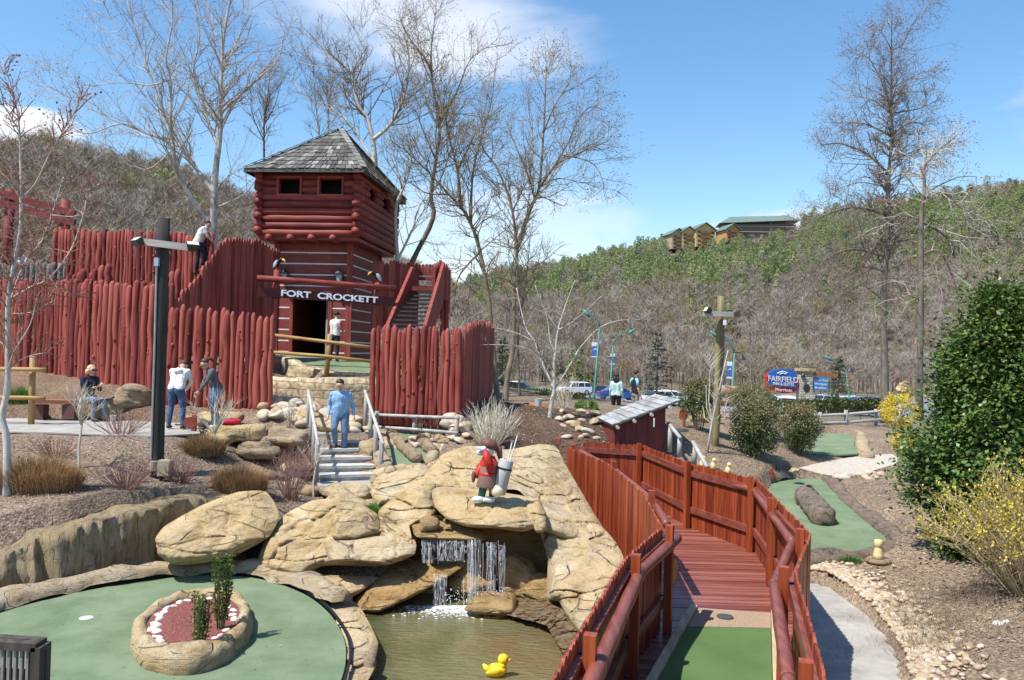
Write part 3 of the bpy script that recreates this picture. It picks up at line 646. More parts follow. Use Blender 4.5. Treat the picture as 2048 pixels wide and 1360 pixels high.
seg('dark back palisade between blockhouse and staircase', (742,520,640,28.6), (832,524,640,28.4), .085, 11, flat=True)
seg('dark red palisade at the right of the fort staircase', (868,528,612,26.5), (900,536,612,29.5), .09, 13, prof=[(.3,880,522)], flat=True)
palisade('weathered grey log fence on the fort roof at far left', W(-60, 560, 26.4), W(132, 560, 25.8), [(0, zof(-60,530,26.4)), (1, zof(132,520,25.8))], (zof(-60,570,26.4), zof(132,575,25.8)), .085, 14, woodmat('old_grey_pickets', (.07, .065, .06), (.14, .13, .12), (.24, .225, .21), 'z', .85, .15, .7), .05, 'picket_fence', .1, group='grey fences')
# ---- blockhouse tower
TH = R_(6); O = V(-6.98, 27.8, 0); UU = V(math.cos(TH), -math.sin(TH), 0); VV = V(math.sin(TH), math.cos(TH), 0)
def T(u_, v_, z): return O+UU*u_+VV*v_+V(0, 0, z)
ROT = Matrix((UU, VV, V(0, 0, 1))).transposed()
tower = thing('blockhouse', 'tall dark red log blockhouse with grey shingle roof inside the fort', 'log tower', T(0, 1.85, -.5))
def tb(mb, u0, u1, v0, v1, z0, z1, mi=0): mb.box(T((u0+u1)/2, (v0+v1)/2, (z0+z1)/2), (u1-u0, v1-v0, z1-z0), ROT, mi)
ZB, ZM, ZE = -.75, 3.66, 5.84
wl = MB()
tb(wl, -1.3, -.68, 0, .14, ZB, ZM); tb(wl, .59, 1.3, 0, .14, ZB, ZM); tb(wl, -.68, .59, 0, .14, 1.68, ZM)
tb(wl, -1.3, -1.16, .14, 3.7, ZB, ZM); tb(wl, 1.16, 1.3, .14, 3.7, ZB, ZM); tb(wl, -1.16, 1.16, 3.56, 3.7, ZB, ZM)
lower = wl.build('wall', REDP, tower)
ch = MB(); z = -.3
while z < 3.5:
    for u0, u1 in ((((-1.2, -.74), (.62, 1.2)) if z < 1.68 else ((-1.2, 1.2),))):
        tb(ch, u0, u1, -.006, .01, z, z+.045)
    tb(ch, 1.29, 1.306, .1, 3.6, z, z+.045); z += .385
ch.build('chinking', WHITE, lower)
for u_ in (-1.31, 1.31):
    for v_ in (-.01, 3.71):
        cb = MB(); tb(cb, u_-.1, u_+.1, v_-.02, v_+.02, ZB, ZM); cb.build('corner_board', RED, lower)
fr = MB(); tb(fr, -.8, -.68, -.03, .15, ZB, 1.7); tb(fr, .59, .71, -.03, .15, ZB, 1.7); tb(fr, -.8, .71, -.032, .152, 1.7, 1.84)
door = fr.build('door_frame', RED, tower)
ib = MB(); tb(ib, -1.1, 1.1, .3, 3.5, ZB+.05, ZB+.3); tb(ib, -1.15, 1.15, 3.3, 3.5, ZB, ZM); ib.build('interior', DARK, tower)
pp = MB(); pp.tube([T(.47, .35, ZB), T(.47, .35, 1.9)], .075, 10); pp.build('inner_post', GREYW, tower)
# upper storey of horizontal logs
UL, UR, VF, VBK = -1.72, 1.72, -.62, 4.25
lg = MB(); rr = random.Random(2); nrow = 9; dz = (ZE-ZM)/nrow
wins = [(-1.03, -.28), (.4, 1.18)]
for i in range(nrow):
    z = ZM+dz*(i+.5); r0 = dz*.56
    ex = .17 if i % 2 else .06
    def log(a, b, r=r0):
        n = 5; pts = [Vector(a).lerp(Vector(b), k/n)+V(0, 0, rr.uniform(-.008, .008)) for k in range(n+1)]
        lg.tube(pts, [r*rr.uniform(.95, 1.04) for _ in pts], 10)
    win = i in (6, 7)
    if win:
        for a, b in ((UL-ex, wins[0][0]), (wins[0][1], wins[1][0]), (wins[1][1], UR+ex)): log(T(a, VF, z), T(b, VF, z))
    else: log(T(UL-ex, VF, z), T(UR+ex, VF, z))
    log(T(UL-ex, VBK, z), T(UR+ex, VBK, z))
    z2 = z+dz*.5*(0 if i == nrow-1 else .5)
    for u_ in (UL, UR):
        if win and u_ > 0:
            for a, b in ((VF-.32+ex, .4), (1.3, 2.2), (3.1, VBK+.32-ex)): log(T(u_, a, z2), T(u_, b, z2))
        else: log(T(u_, VF-.32+ex, z2), T(u_, VBK+.32-ex, z2))
up = lg.build('upper_log_wall', REDH, tower, smooth=True)
for a, b in wins:
    wf = MB(); z0, z1 = ZM+dz*6-.03, ZM+dz*8+.03
    tb(wf, a-.07, a, VF-.15, VF+.1, z0, z1); tb(wf, b, b+.07, VF-.15, VF+.1, z0, z1); tb(wf, a-.07, b+.07, VF-.155, VF+.1, z1, z1+.07); tb(wf, a-.07, b+.07, VF-.155, VF+.1, z0-.07, z0)
    w_ = wf.build('window', RED, tower)
ui = MB(); tb(ui, UL+.15, UR-.15, VF+.5, VBK-.15, ZM+.1, ZE-.1); ui.build('interior', DARK, tower)  # solid near-black block filling the room, its shade put into the colour
fl = MB(); tb(fl, UL-.02, UR+.02, VF-.02, VBK+.02, ZM-.12, ZM); fl.build('floor', REDP, tower)
for u_ in (-1.32, -.56, .18, .93):
    j = MB(); j.tube([T(u_, VF-.22, ZM-.06), T(u_, 1, ZM-.06)], .115, 12); j.build('joist', REDH, tower, smooth=True)
# hip roof in courses of split shingles
ap = T(.18, 1.9, 8.02); ev = [T(-2.07, -1.2, ZE), T(2.07, -1.2, ZE), T(2.07, 4.6, ZE), T(-2.07, 4.6, ZE)]
SH = [woodmat('shingle_grey', (.07, .068, .06), (.13, .125, .11), (.22, .21, .19), 'z', .85, .15, .6), woodmat('shingle_dark', (.04, .04, .036), (.08, .077, .068), (.14, .135, .12), 'z', .85, .15, .6), woodmat('shingle_pale', (.13, .13, .12), (.22, .215, .2), (.34, .33, .31), 'z', .85, .15, .6)]
rf = MB(); rr = random.Random(5)
for s_ in range(4):
    a, b = ev[s_], ev[(s_+1) % 4]; nc = 11; nrm = (b-a).cross(ap-a).normalized()
    for i in range(nc):
        t0, t1 = i/nc, min(1, (i+1.25)/nc); w0 = 0.0
        la, lb = a.lerp(ap, t0), b.lerp(ap, t0); ua, ub = a.lerp(ap, t1), b.lerp(ap, t1); Lw = (lb-la).length
        while w0 < Lw-.01:
            w1 = min(Lw, w0+rr.uniform(.12, .26)); q0, q1 = w0/Lw+.004, w1/Lw-.004
            lift = nrm*(.035+rr.uniform(0, .018)); dn = (la-ua).normalized()*rr.uniform(-.01, .035)
            A, B = la.lerp(lb, q0)+lift+dn, la.lerp(lb, q1)+lift+dn; C, D = ua.lerp(ub, q1)+nrm*.012, ua.lerp(ub, q0)+nrm*.012
            rf.extrude([A, B, C, D], -nrm*.03, (0, 0, 0, 1, 1, 2)[rr.randrange(6)]); w0 = w1
rf.add(ev+[ap], [(0, 1, 4), (1, 2, 4), (2, 3, 4), (3, 0, 4), (3, 2, 1, 0)], 1)
roof = rf.build('roof', SH, tower)
hc = MB()
for k in range(4):
    a = ev[k]; n = 12; out = (a-ap); out.z = 0; out.normalize()
    for i in range(n):
        p, q = a.lerp(ap, i/n), a.lerp(ap, min(1, (i+1.2)/n)); hc.beam(p+V(0, 0, .085), q+V(0, 0, .065), .2, .025)
hc.build('hip_cap', SH[2], roof)
fa = MB()
for k in range(4):
    fa.beam(ev[k]+V(0, 0, -.06), ev[(k+1) % 4]+V(0, 0, -.06), .04, .1)
fa.build('eaves_board', SH[1], roof)
# lanterns on the tower front
for u_, z, lb_ in ((-.95, 2.28, 'dark lantern on the blockhouse wall left of the doorway'), (1.0, 2.28, 'dark lantern on the blockhouse wall right of the doorway')):
    p = T(u_, -.2, z); ln = thing('wall_lantern', lb_, 'lantern', p, 'blockhouse lanterns')
    a = MB(); a.lathe(p, [(.02, .34), (.17, .18), (.17, .15)], 8); a.lathe(p, [(.12, -.2), (.13, -.16)], 8); a.beam(p+V(0, 0, .25), p+VV*.2+V(0, 0, .25), .03, .03)
    for k in range(4): a.beam(p+V(.11*(-1)**k, .11*(-1)**(k//2), -.17), p+V(.13*(-1)**k, .13*(-1)**(k//2), .16), .02, .02)
    a.build('lantern_frame', STEELD, ln)
    a = MB(); a.lathe(p, [(.085, -.155), (.11, .145)], 8); a.build('lantern_glass', M('pale_lantern_glass', (.4, .45, .42), rough=.25), ln)
# ---- gate with the sign
gate = thing('sign_gate', 'red log gateway with white letters spelling the fort name', 'gateway', W(655, 690, 24.3))
DG0, DG1 = 24.0, 25.0
def gp(px, py, dd=0): return W(px, py, DG0+(DG1-DG0)*(px-553)/(752-553)+dd)
for a, b in (((554, 540), (536, 800)), ((755, 566), (742, 790))):
    a_, b_ = gp(*a), gp(*b); q = MB(); q.tube([b_, b_.lerp(a_, .35)+V(.02, 0, 0), b_.lerp(a_, .7), a_], [.11, .105, .095, .09], 10); q.build('post', RED, gate, smooth=True)
q = MB(); q.tube([gp(514, 556, -.16), gp(600, 562.5, -.16), gp(700, 570, -.16), gp(792, 577, -.16)], [.09, .095, .09, .092], 12); q.build('top_log', REDH, gate, smooth=True)
q = MB(); a, b = gp(516, 583, -.12), gp(790, 603.5, -.12); q.beam(a, b, .06, .27); bd = q.build('sign_board', M('dark_red_board', (.1, .022, .02), (.07, .016, .015), 6, .6), gate)
def text(body, p, right, up, size, ext, mat, parent=None, name='letters', sx=1.0, offset=0.0, world=True):
    c = bpy.data.curves.new('t', 'FONT'); c.body = body; c.size = 1; c.extrude = ext/size; c.offset = offset; c.align_x = 'CENTER'; c.align_y = 'CENTER'
    o = bpy.data.objects.new('t', c); COL.objects.link(o); bpy.context.view_layer.update()
    me = bpy.data.meshes.new_from_object(o.evaluated_get(bpy.context.evaluated_depsgraph_get())); bpy.data.objects.remove(o); bpy.data.curves.remove(c)
    right = Vector(right).normalized(); up = Vector(up).normalized(); n = right.cross(up).normalized()
    for v in me.vertices: q_ = v.co.copy(); v.co = Vector(p)+right*q_.x*size*sx+up*q_.y*size+n*q_.z*size
    me.materials.clear(); me.materials.append(mat)
    o = bpy.data.objects.new(name, me); COL.objects.link(o)
    if parent is not None: adopt(o, parent, world)
    return o
dirb = (b-a).normalized(); upb = V(0, 0, 1); upb = (upb-dirb*upb.dot(dirb)).normalized(); nb = dirb.cross(upb)
if nb.y > 0: nb = -nb
WL = M('white_letters', (.82, .84, .9), rough=.5)
text('FORT  CROCKETT', a.lerp(b, .51)+nb*.06+upb*0.0, dirb, upb, .255, .028, WL, bd, sx=1.38, offset=.03)
# ---- two carved birds on the gate posts
def bird(label, p, face, lean):
    t = thing('bird_statue', label, 'bird statue', V(0, 0, 0), 'black birds on the gate posts')
    bk = M('black_feathers', (.015, .015, .017), rough=.45); yl = M('yellow_beak', (.7, .38, .04), rough=.5)
    d = V(face, -.5, 0).normalized(); m_ = MB(); ax = V(d.x*.5, d.y*.5, .8).normalized(); rot = ax.to_track_quat('Z', 'Y').to_matrix()
    m_.ball(p+V(0, 0, .24), (.1, .11, .22), 12, 9, 0, rot); m_.ball(p+ax*.42+V(0, 0, .08), (.085, .085, .085), 10, 8)
    m_.tube([p+ax*.3+V(0, 0, .1), p+ax*.42+V(0, 0, .1)], [.09, .075], 10)
    m_.tube([p-ax*.02+V(0, 0, .16), p-ax*.3+V(0, 0, .14)], [.07, .03], 8); body = m_.build('body', bk, t, smooth=True)
    m_ = MB(); h = p+ax*.42+V(0, 0, .08); m_.tube([h+d*.06, h+d*.17+V(0, 0, -.05), h+d*.22+V(0, 0, -.15)], [.05, .045, .008], 8); m_.build('beak', yl, t, smooth=True)
    for k in (-1, 1):
        s_ = V(-d.y, d.x, 0)*k; m_ = MB(); m_.ball(p+V(0, 0, .24)+s_*.09-d*.03, (.035, .09, .2), 8, 7, 0, rot); m_.build('wing', M('grey_white_wing', (.5, .55, .6), (.2, .22, .25), 6, .5), t, smooth=True)
        m_ = MB(); m_.tube([p+V(0, 0, .1)+s_*.04, p+s_*.05+V(0, 0, -.02)], .014, 6); m_.build('foot', yl, t)
    t.scale = (.72,)*3; t.location = p-p*.72
bird('black and grey carved bird on the left gate post', gp(554, 540)+V(0, 0, 0), 1, .3)
bird('black carved bird with yellow bill on the right gate post', gp(755, 566)+V(0, 0, 0), -1, .3)
# ---- fort staircase on the right
stt = thing('fort_staircase', 'dark red staircase with grey treads climbing behind the right palisade', 'staircase', W(830, 700, 26))
s0, s1 = W(808, 668, 23.5), W(850, 585, 27.0); n = 11
tr_ = MB()
for i in range(n):
    p = s0.lerp(s1, i/(n-1)); tr_.box(p, (.95, .34, .05))
tr_.build('tread', M('shade_darkened_tread', (.035, .04, .045), (.06, .065, .07), 8, .8), stt)  # tread colour darkened to carry the shade the stairs lie in
for k, (pa, pb) in enumerate((((758, 690), (822, 540)), ((838, 690), (885, 530)))):
    a, b = W(pa[0], pa[1], 23.4), W(pb[0], pb[1], 27.2); q = MB(); q.extrude([a, b, b-V(0, 0, 1.3), a-V(0, 0, .7)], (.06, 0, 0)); q.build('side_panel', REDP, stt, fix=True)
    a2, b2 = a+V(.03, 0, .06), b+V(.03, 0, .06); q = MB(); q.beam(a2, b2, .1, .1); q.build('handrail', RED, stt)
pl_ = MB(); c = W(848, 580, 28.2); pl_.box(c, (1.3, 1.4, .14)); pl_.build('platform', REDP, stt)
for px in (826, 872):
    q = MB(); q.tube([W(px, 600, 28.8), W(px, 535, 28.8)], .07, 8); q.build('post', RED, stt)
for y0, y1 in ((545, 548), (555, 558), (571, 578)):
    q = MB(); a, b = W(822, (y0+y1)/2, 28.6), W(872, (y0+y1)/2+1.5, 28.6); q.beam(a, b, .05, .13); q.build('rail', REDH, stt)
q = MB(); x = W(822, 540, 28.9)
for i in range(7):
    p = W(825+i*7, 538, 28.9); q.box(p, (.115, .03, .26)); q.ball(p+V(0, 0, .13), (.057, .015, .05), 8, 5)
q.build('picket', REDP, stt)
for px in (884, 893):
    q = MB(); q.tube([W(px, 690, 27.6), W(px, 600, 27.6)], .08, 8); q.build('post', RED, stt)
# ---- big timber frame at far left
gf = thing('timber_frame', 'dark red post-and-beam frame rising over the fort at far left', 'timber frame', W(60, 560, 27))
DR = woodmat('dark_red_timber', (.1, .02, .018), (.16, .03, .026), (.22, .05, .04), 'x', .65, .25, .5)
for a, b in (((21, 378), (10, 600)), ((131, 400), (129, 600)), ((-80, 360), (-90, 600))):
    q = MB(); q.tube([W(b[0], b[1], 27), W(a[0], a[1], 27)], [.17, .15], 12); q.build('post', DR, gf, smooth=True)
for ya, yb in ((352, 428), (371, 446)):
    q = MB(); q.beam(W(-120, ya, 26.8), W(150, yb, 26.8), .12, .22); q.build('beam', DR, gf)
q = MB(); q.beam(W(119, 452, 26.9), W(158, 540, 26.0), .12, .16); q.build('brace', DR, gf)
# ---- terrace retaining wall
def wall_strip(pts_top, zbot, th, nseg, seed, name, mat, amp=.07, k=7, rib=0):
    """Irregular stone wall along a line: pts (x, y, ztop)."""
    L_ = smooth_line(pts_top, nseg); vs = []; fs = []; n = len(L_); rows = 9
    for i, p in enumerate(L_):
        t = (L_[min(i+1, n-1)]-L_[max(i-1, 0)]); t.z = 0; t.normalize(); nr = V(t.y, -t.x, 0)
        for j in range(rows):
            q = j/(rows-1)
            if j <= rows-4: z = zbot+(p.z-zbot)*(q/((rows-4)/(rows-1))); off = .06*(1-q)
            else: z = p.z+(.03 if j == rows-3 else 0); off = -th*((j-(rows-4))/3.0)
            if j == rows-1: z = zbot
            P = p.copy(); P.z = z; P += nr*off
            nv = V(mnoise.noise(P*2.1+V(seed, 0, 0)), mnoise.noise(P*2.1+V(0, seed, 9)), mnoise.noise(P*1.7+V(4, 0, seed)))
            if rib: P = P+nr*rib*(abs(mnoise.noise(V(P.x*2.6+P.z*.5, P.y*2.6, .3)))*1.6+.6*mnoise.noise(V(P.x*7, P.y*7, P.z*.8)))
            vs.append(P+nv*amp+nr*amp*.8*mnoise.noise(V(P.x*k*.5, P.y*k*.5, P.z*k)))
    for i in range(n-1):
        for j in range(rows-1): fs.append((i*rows+j, (i+1)*rows+j, (i+1)*rows+j+1, i*rows+j+1))
    mb = MB(); mb.add(vs, fs); return mb.build(name, mat, smooth=True)
def blockmat(name, c1, c2, mortar, bw=.42, bh=.2):
    m_, nt, b = newmat(name); N, L = nt.nodes, nt.links; sset(b, 'Roughness', .9)
    tc = N.new('ShaderNodeTexCoord'); sp = N.new('ShaderNodeSeparateXYZ'); L.new(tc.outputs['Object'], sp.inputs[0]); cb_ = N.new('ShaderNodeCombineXYZ')
    ad = N.new('ShaderNodeMath'); ad.operation = 'ADD'; L.new(sp.outputs[0], ad.inputs[0]); L.new(sp.outputs[1], ad.inputs[1])
    no = N.new('ShaderNodeTexNoise'); no.inputs['Scale'].default_value = 2.5; L.new(tc.outputs['Object'], no.inputs['Vector'])
    mz = N.new('ShaderNodeMath'); mz.operation = 'MULTIPLY_ADD'; L.new(no.outputs['Fac'], mz.inputs[0]); mz.inputs[1].default_value = .12; L.new(sp.outputs[2], mz.inputs[2])
    L.new(ad.outputs[0], cb_.inputs[0]); L.new(mz.outputs[0], cb_.inputs[1])
    br = N.new('ShaderNodeTexBrick'); br.inputs['Scale'].default_value = 1; br.inputs['Brick Width'].default_value = bw; br.inputs['Row Height'].default_value = bh; br.inputs['Mortar Size'].default_value = .012; br.offset = .37
    br.inputs['Color1'].default_value = rgba(c1); br.inputs['Color2'].default_value = rgba(c2); br.inputs['Mortar'].default_value = rgba(mortar); L.new(cb_.outputs[0], br.inputs['Vector'])
    n2 = N.new('ShaderNodeTexNoise'); n2.inputs['Scale'].default_value = 7; n2.inputs['Detail'].default_value = 8; L.new(tc.outputs['Object'], n2.inputs['Vector'])
    mr = N.new('ShaderNodeMapRange'); mr.inputs[1].default_value = .3; mr.inputs[2].default_value = .7; mr.inputs[3].default_value = .55; mr.inputs[4].default_value = 1.35; L.new(n2.outputs['Fac'], mr.inputs[0])
    sc_ = N.new('ShaderNodeVectorMath'); sc_.operation = 'SCALE'; L.new(br.outputs[0], sc_.inputs[0]); L.new(mr.outputs[0], sc_.inputs['Scale']); L.new(sc_.outputs[0], b.inputs['Base Color'])
    bp = N.new('ShaderNodeBump'); bp.inputs['Strength'].default_value = .9; bp.inputs['Distance'].default_value = .04; bp.invert = False
    sb = N.new('ShaderNodeMath'); sb.operation = 'SUBTRACT'; L.new(n2.outputs['Fac'], sb.inputs[0]); L.new(br.outputs['Fac'], sb.inputs[1]); L.new(sb.outputs[0], bp.inputs['Height']); L.new(bp.outputs[0], b.inputs['Normal']); return m_
BLK = blockmat('carved_stone_blocks', (.42, .33, .21), (.5, .41, .28), (.24, .18, .11))
tag(wall_strip([W(525,712,25.6), W(560,714,24.6), W(610,734,23.4), W(670,745,22.8), W(760,746,22.9)], -1.2, .5, 6, 2, 'retaining_wall', BLK), 'upper tan block wall holding the green at the tower door', 'stone wall', 'terrace walls')
tag(wall_strip([W(515,752,23.2), W(600,757,22.3), W(680,757,21.9), W(760,760,22.2)], -2.1, .6, 6, 5, 'retaining_wall', BLK), 'lower tan block wall behind the river stones', 'stone wall', 'terrace walls')
# ---- rail fences in treated timber
def railfence(name, label, posts, rails, rp=.07, rr_=.05, pm=TANZ, rm=TANW, group=None, cat='fence'):
    t = thing(name, label, cat, Vector(posts[0][0]), group)
    for a, b in posts:
        q = MB(); q.tube([a, Vector(a).lerp(Vector(b), .5), b], [rp*1.03, rp, rp*.97], 10); q.build('post', pm, t, smooth=True)
    for pts in rails:
        q = MB(); q.tube(pts, rr_, 9); q.build('rail', rm, t, smooth=True)
    return t
railfence('rail_fence', 'two-rail timber fence on the terrace in front of the tower door', [(W(652,762,22.6), W(660,668,22.6)), (W(757,740,22.9), W(762,680,22.9))],
    [[W(530,668,22.9), W(657,684,22.55), W(757,697,22.8)], [W(528,703,22.9), W(655,713,22.55), W(752,724,22.8)]])
railfence('rail_fence', 'tan two-rail timber fence beside the concrete walk at left', [(W(62,856,18.4), W(66,712,18.4)), (W(-120,850,18.6), W(-115,705,18.6))],
    [[W(-130,736,18.3), W(66,739,18.25), W(92,740,18.3)], [W(-130,793,18.3), W(64,796,18.25), W(90,797,18.3)]])
# ---------------------------------------------------------------- rocks
def rockmesh(size, seed, sub=4, boxy=2.6, cuts=7, amp=.10, ledge=.05, fine=.03, lf=3.0):
    rr = random.Random(seed); bm = bmesh.new(); bmesh.ops.create_icosphere(bm, subdivisions=sub, radius=1)
    pl = []
    for _ in range(cuts):
        n = V(rr.gauss(0, 1), rr.gauss(0, 1), rr.gauss(0, .8)).normalized(); pl.append((n, rr.uniform(.62, .9)))
    off = V(rr.uniform(0, 50), rr.uniform(0, 50), rr.uniform(0, 50)); tilt = V(rr.uniform(-.25, .25), rr.uniform(-.25, .25), 1).normalized()
    S = Vector(size)
    for v in bm.verts:
        p = v.co.copy(); k = (abs(p.x)**boxy+abs(p.y)**boxy+abs(p.z)**boxy)**(1/boxy); p /= k
        for n, d in pl:
            e = p.dot(n)-d
            if e > 0: p -= n*e*.93
        n0 = p.normalized()
        w_ = Vector((p.x*S.x, p.y*S.y, p.z*S.z)); q = w_*1.1+off
        f = mnoise.fractal(q*.9, 1.0, 2.0, 4)*amp
        h = (w_.dot(tilt)*lf + mnoise.noise(q*.8)*1.1); fr_ = h-math.floor(h)
        f += ledge*(min(fr_*1.3, 1)-.6)*(1 if abs(n0.z) < .8 else .3)
        f += mnoise.fractal(q*4.5, 1.0, 2.0, 3)*fine
        v.co = w_+n0*f*1.0
    me = bpy.data.meshes.new('rock'); bm.to_mesh(me); bm.free()
    me.polygons.foreach_set('use_smooth', [True]*len(me.polygons)); return me
def rock(label, px, py, d, wpx, hpx, dep, seed, tilt=0, yaw=0, mat=None, name='boulder', cat='boulder', group=None, fwd=0, **k):
    """Boulder seen over wpx x hpx photo pixels round (px, py), dep metres deep."""
    s = d/FPX; me = rockmesh((wpx*s/2, dep/2, hpx*s/2), seed, **k); me.materials.append(mat or ROCK); me.name = name
    o = bpy.data.objects.new(name, me); COL.objects.link(o); o.location = W(px, py, d)
    o.rotation_euler = (R_(fwd), R_(tilt), R_(yaw)); return tag(o, label, cat, group)
G1 = 'boulders of the waterfall rockwork'
rock('sunlit rounded boulder below the bottom stair', 700, 1010, 14.6, 110, 70, 1.0, 14, 6, 10, ROCKL, group=G1)
rock('tan boulder between the stairs and the log obstacle green', 800, 965, 16.0, 130, 70, 1.3, 16, -10, 0, ROCKL, group=G1)
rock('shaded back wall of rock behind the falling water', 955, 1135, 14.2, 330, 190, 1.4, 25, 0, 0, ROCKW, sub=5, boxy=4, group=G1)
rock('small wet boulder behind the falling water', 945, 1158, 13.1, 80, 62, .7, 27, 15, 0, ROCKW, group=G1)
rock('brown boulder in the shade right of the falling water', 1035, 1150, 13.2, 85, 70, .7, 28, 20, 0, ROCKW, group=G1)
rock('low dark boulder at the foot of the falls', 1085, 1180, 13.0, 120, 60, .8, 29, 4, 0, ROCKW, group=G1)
rock('flat stone half sunk in the splash under the falls', 985, 1203, 12.3, 130, 26, .8, 32, 0, 0, ROCKW, group=G1)
rock('small round stone sitting on the waterfall lip', 855, 1049, 12.95, 34, 16, .25, 35, 0, 0, ROCKW, sub=3, cuts=2, group=G1)
rock('smaller round stone beside the other one on the waterfall lip', 893, 1053, 12.95, 26, 13, .2, 36, 0, 0, ROCKW, sub=3, cuts=2, group=G1)
G2 = 'kerb rocks between green and pond'

def q3(x, y): return 300+x/1.8618, 800+y/1.8618
def orock(label, pts, thick, seed, mat, bulge=.35, pw=3.0, amp=.05, block=.05, cell=(1.1, 1.1, 2.3), nb=190, nr=36, facet=.9, name='boulder', cat='boulder', group=None, sharp=1):
    """Solid boulder grown from an outline; every outline point has its own distance."""
    P = [(*q3(x, y), d) for x, y, d in pts]; n = len(P); sm = []
    for i in range(n):
        a, b, c, d = [Vector(P[(i+j) % n]) for j in (-1, 0, 1, 2)]; k = max(2, int(nb/n))
        for q in range(k):
            t = q/k; cr_ = .5*((2*b)+(c-a)*t+(2*a-5*b+4*c-d)*t*t+(3*b-a-3*c+d)*t**3); sm.append(cr_.lerp(b.lerp(c, t), .45))
    A = np.array([[p.x, p.y, 1] for p in sm]); co = np.linalg.lstsq(A, np.array([p.z for p in sm]), rcond=None)[0]
    cx = sum(p.x for p in sm)/len(sm); cy = sum(p.y for p in sm)/len(sm); m = len(sm); vs = []; fs = []; off = V(seed*3.7, seed*1.3, seed*.9)
    dpl = lambda x, y, r, de: (co[0]*x+co[1]*y+co[2])*(1-r**4)+de*r**4
    fr = random.Random(seed*7+1); fac = [(fr.uniform(-.05, .3), fr.uniform(-.5, .5), fr.uniform(-.5, .5)) for _ in range(6)]; hw = max(abs(p.x-cx) for p in sm); hh = max(abs(p.y-cy) for p in sm)
    def disp(p, r, s_):
        e = 0.0; q = p+off; w_ = V(mnoise.noise(q*.9), mnoise.noise(q*.9+V(7, 0, 0)), mnoise.noise(q*.9+V(0, 7, 0)))*.45; z = q+w_; z = V(z.x*cell[0], z.y*cell[1], (z.z+.12*z.x)*cell[2])
        dist, cp = mnoise.voronoi(z); h = math.sin(cp[0].x*12.9+cp[0].y*78.2+cp[0].z*37.7)*43758.5; h -= math.floor(h); e += 1.25*block*(h-.35); g_ = dist[1]-dist[0]
        if g_ < .07: e -= (.02+block*.6)*(1-g_/.07)
        e += amp*mnoise.fractal(q*1.3, 1, 2, 4)+.032*mnoise.fractal(q*5.5, 1, 2, 3); lay = (q.z+.1*mnoise.noise(q*1.5)+.08*q.x)*3.6; fl_ = lay-math.floor(lay); e += .07*(min(1, fl_*1.12)**1.6-.5)*(1 if mnoise.noise(q*.8+V(3, 3, 3)) > -.15 else .25)
        return e*(1 if s_ else .4)*(.25+.75*min(1, (1-r)*6))
    rings = [1-(i/nr)**1.25 for i in range(nr)]
    for side in (1, 0):
        for r in (rings if side else [x for x in rings[1::3]]):
            for p in sm:
                x, y = cx+(p.x-cx)*r, cy+(p.y-cy)*r; base = dpl(x, y, r, p.z); prof = (1-r**pw)
                w = W(x, y, base); e = prof*bulge if side else -thick*(1-r**3)
                if side: e += disp(w, r, 1); e += facet*bulge*(1-r**6)*min((a_+b_*(x-cx)/hw+c_*(y-cy)/hh) for a_, b_, c_ in fac)
                vs.append(W(x, y, base-e) if not side else w+V(0, -1, .22).normalized()*e)
    nf = len(rings); nb_ = len(rings[1::3])
    for i in range(nf-1):
        for j in range(m): fs.append((i*m+j, i*m+(j+1) % m, (i+1)*m+(j+1) % m, (i+1)*m+j))
    o0 = nf*m
    for j in range(m): fs.append((j, o0+j, o0+(j+1) % m, (j+1) % m))
    for i in range(nb_-1):
        for j in range(m): fs.append((o0+i*m+j, o0+(i+1)*m+j, o0+(i+1)*m+(j+1) % m, o0+i*m+(j+1) % m))
    fs.append(tuple((nf-1)*m+j for j in range(m))); fs.append(tuple(o0+(nb_-1)*m+j for j in range(m-1, -1, -1)))
    mb = MB(); mb.add(vs, fs); o = mb.build(name, mat, smooth=True, fix=True); return tag(o, label, cat, group)
orock('long slab boulder lying tilted against the ribbed bank, biggest on the left', [(20,520,12.6),(60,465,13.1),(200,388,13.6),(330,342,13.8),(430,340,13.9),(470,392,13.7),(482,440,13.4),(440,512,13.0),(330,572,12.7),(200,608,12.5),(90,614,12.4),(35,580,12.4)], 1.0, 11, ROCK, .42, 6, .05, .035, (.8, .8, 3.2), group=G1)
orock('broad cracked rock mass between the tilted slab and the pond', [(398,605,13.0),(440,500,13.4),(505,425,13.8),(600,375,14.1),(690,368,14.2),(770,400,14.0),(860,440,13.9),(985,480,13.6),(985,560,13.2),(880,620,13.0),(800,618,12.9),(650,618,12.9),(550,660,12.7),(460,650,12.7)], 1.2, 12, ROCK, .38, 7.2, .07, .09, (1.1, 1.1, 1.9), group=G1)
orock('square-shouldered block standing proud in the middle of the left rock mass', [(680,512,13.1),(695,385,13.7),(735,370,13.9),(800,395,13.8),(850,430,13.6),(856,490,13.2),(770,518,13.0)], .9, 13, ROCK, .3, 8.1, .05, .06, (1.3, 1.3, 2.4), nb=110, nr=20, group=G1)
orock('upright block between the green tuft and the stream lip', [(850,415,13.8),(920,352,14.2),(1010,292,14.6),(1062,312,14.5),(1068,400,13.9),(1050,440,13.5),(975,475,13.3),(985,560,12.9),(890,575,12.9),(860,500,13.2)], 1.0, 15, ROCK, .32, 7.2, .06, .07, (1.2, 1.2, 2.2), group=G1)
orock('low bright ledge block above the shaded side hollow', [(655,530,12.9),(760,520,12.95),(870,505,12.95),(985,520,12.9),(985,575,12.6),(890,612,12.55),(760,600,12.6),(670,600,12.6)], .7, 41, ROCKL, .22, 7.2, .05, .07, (1.4, 1.4, 2.2), group=G1)
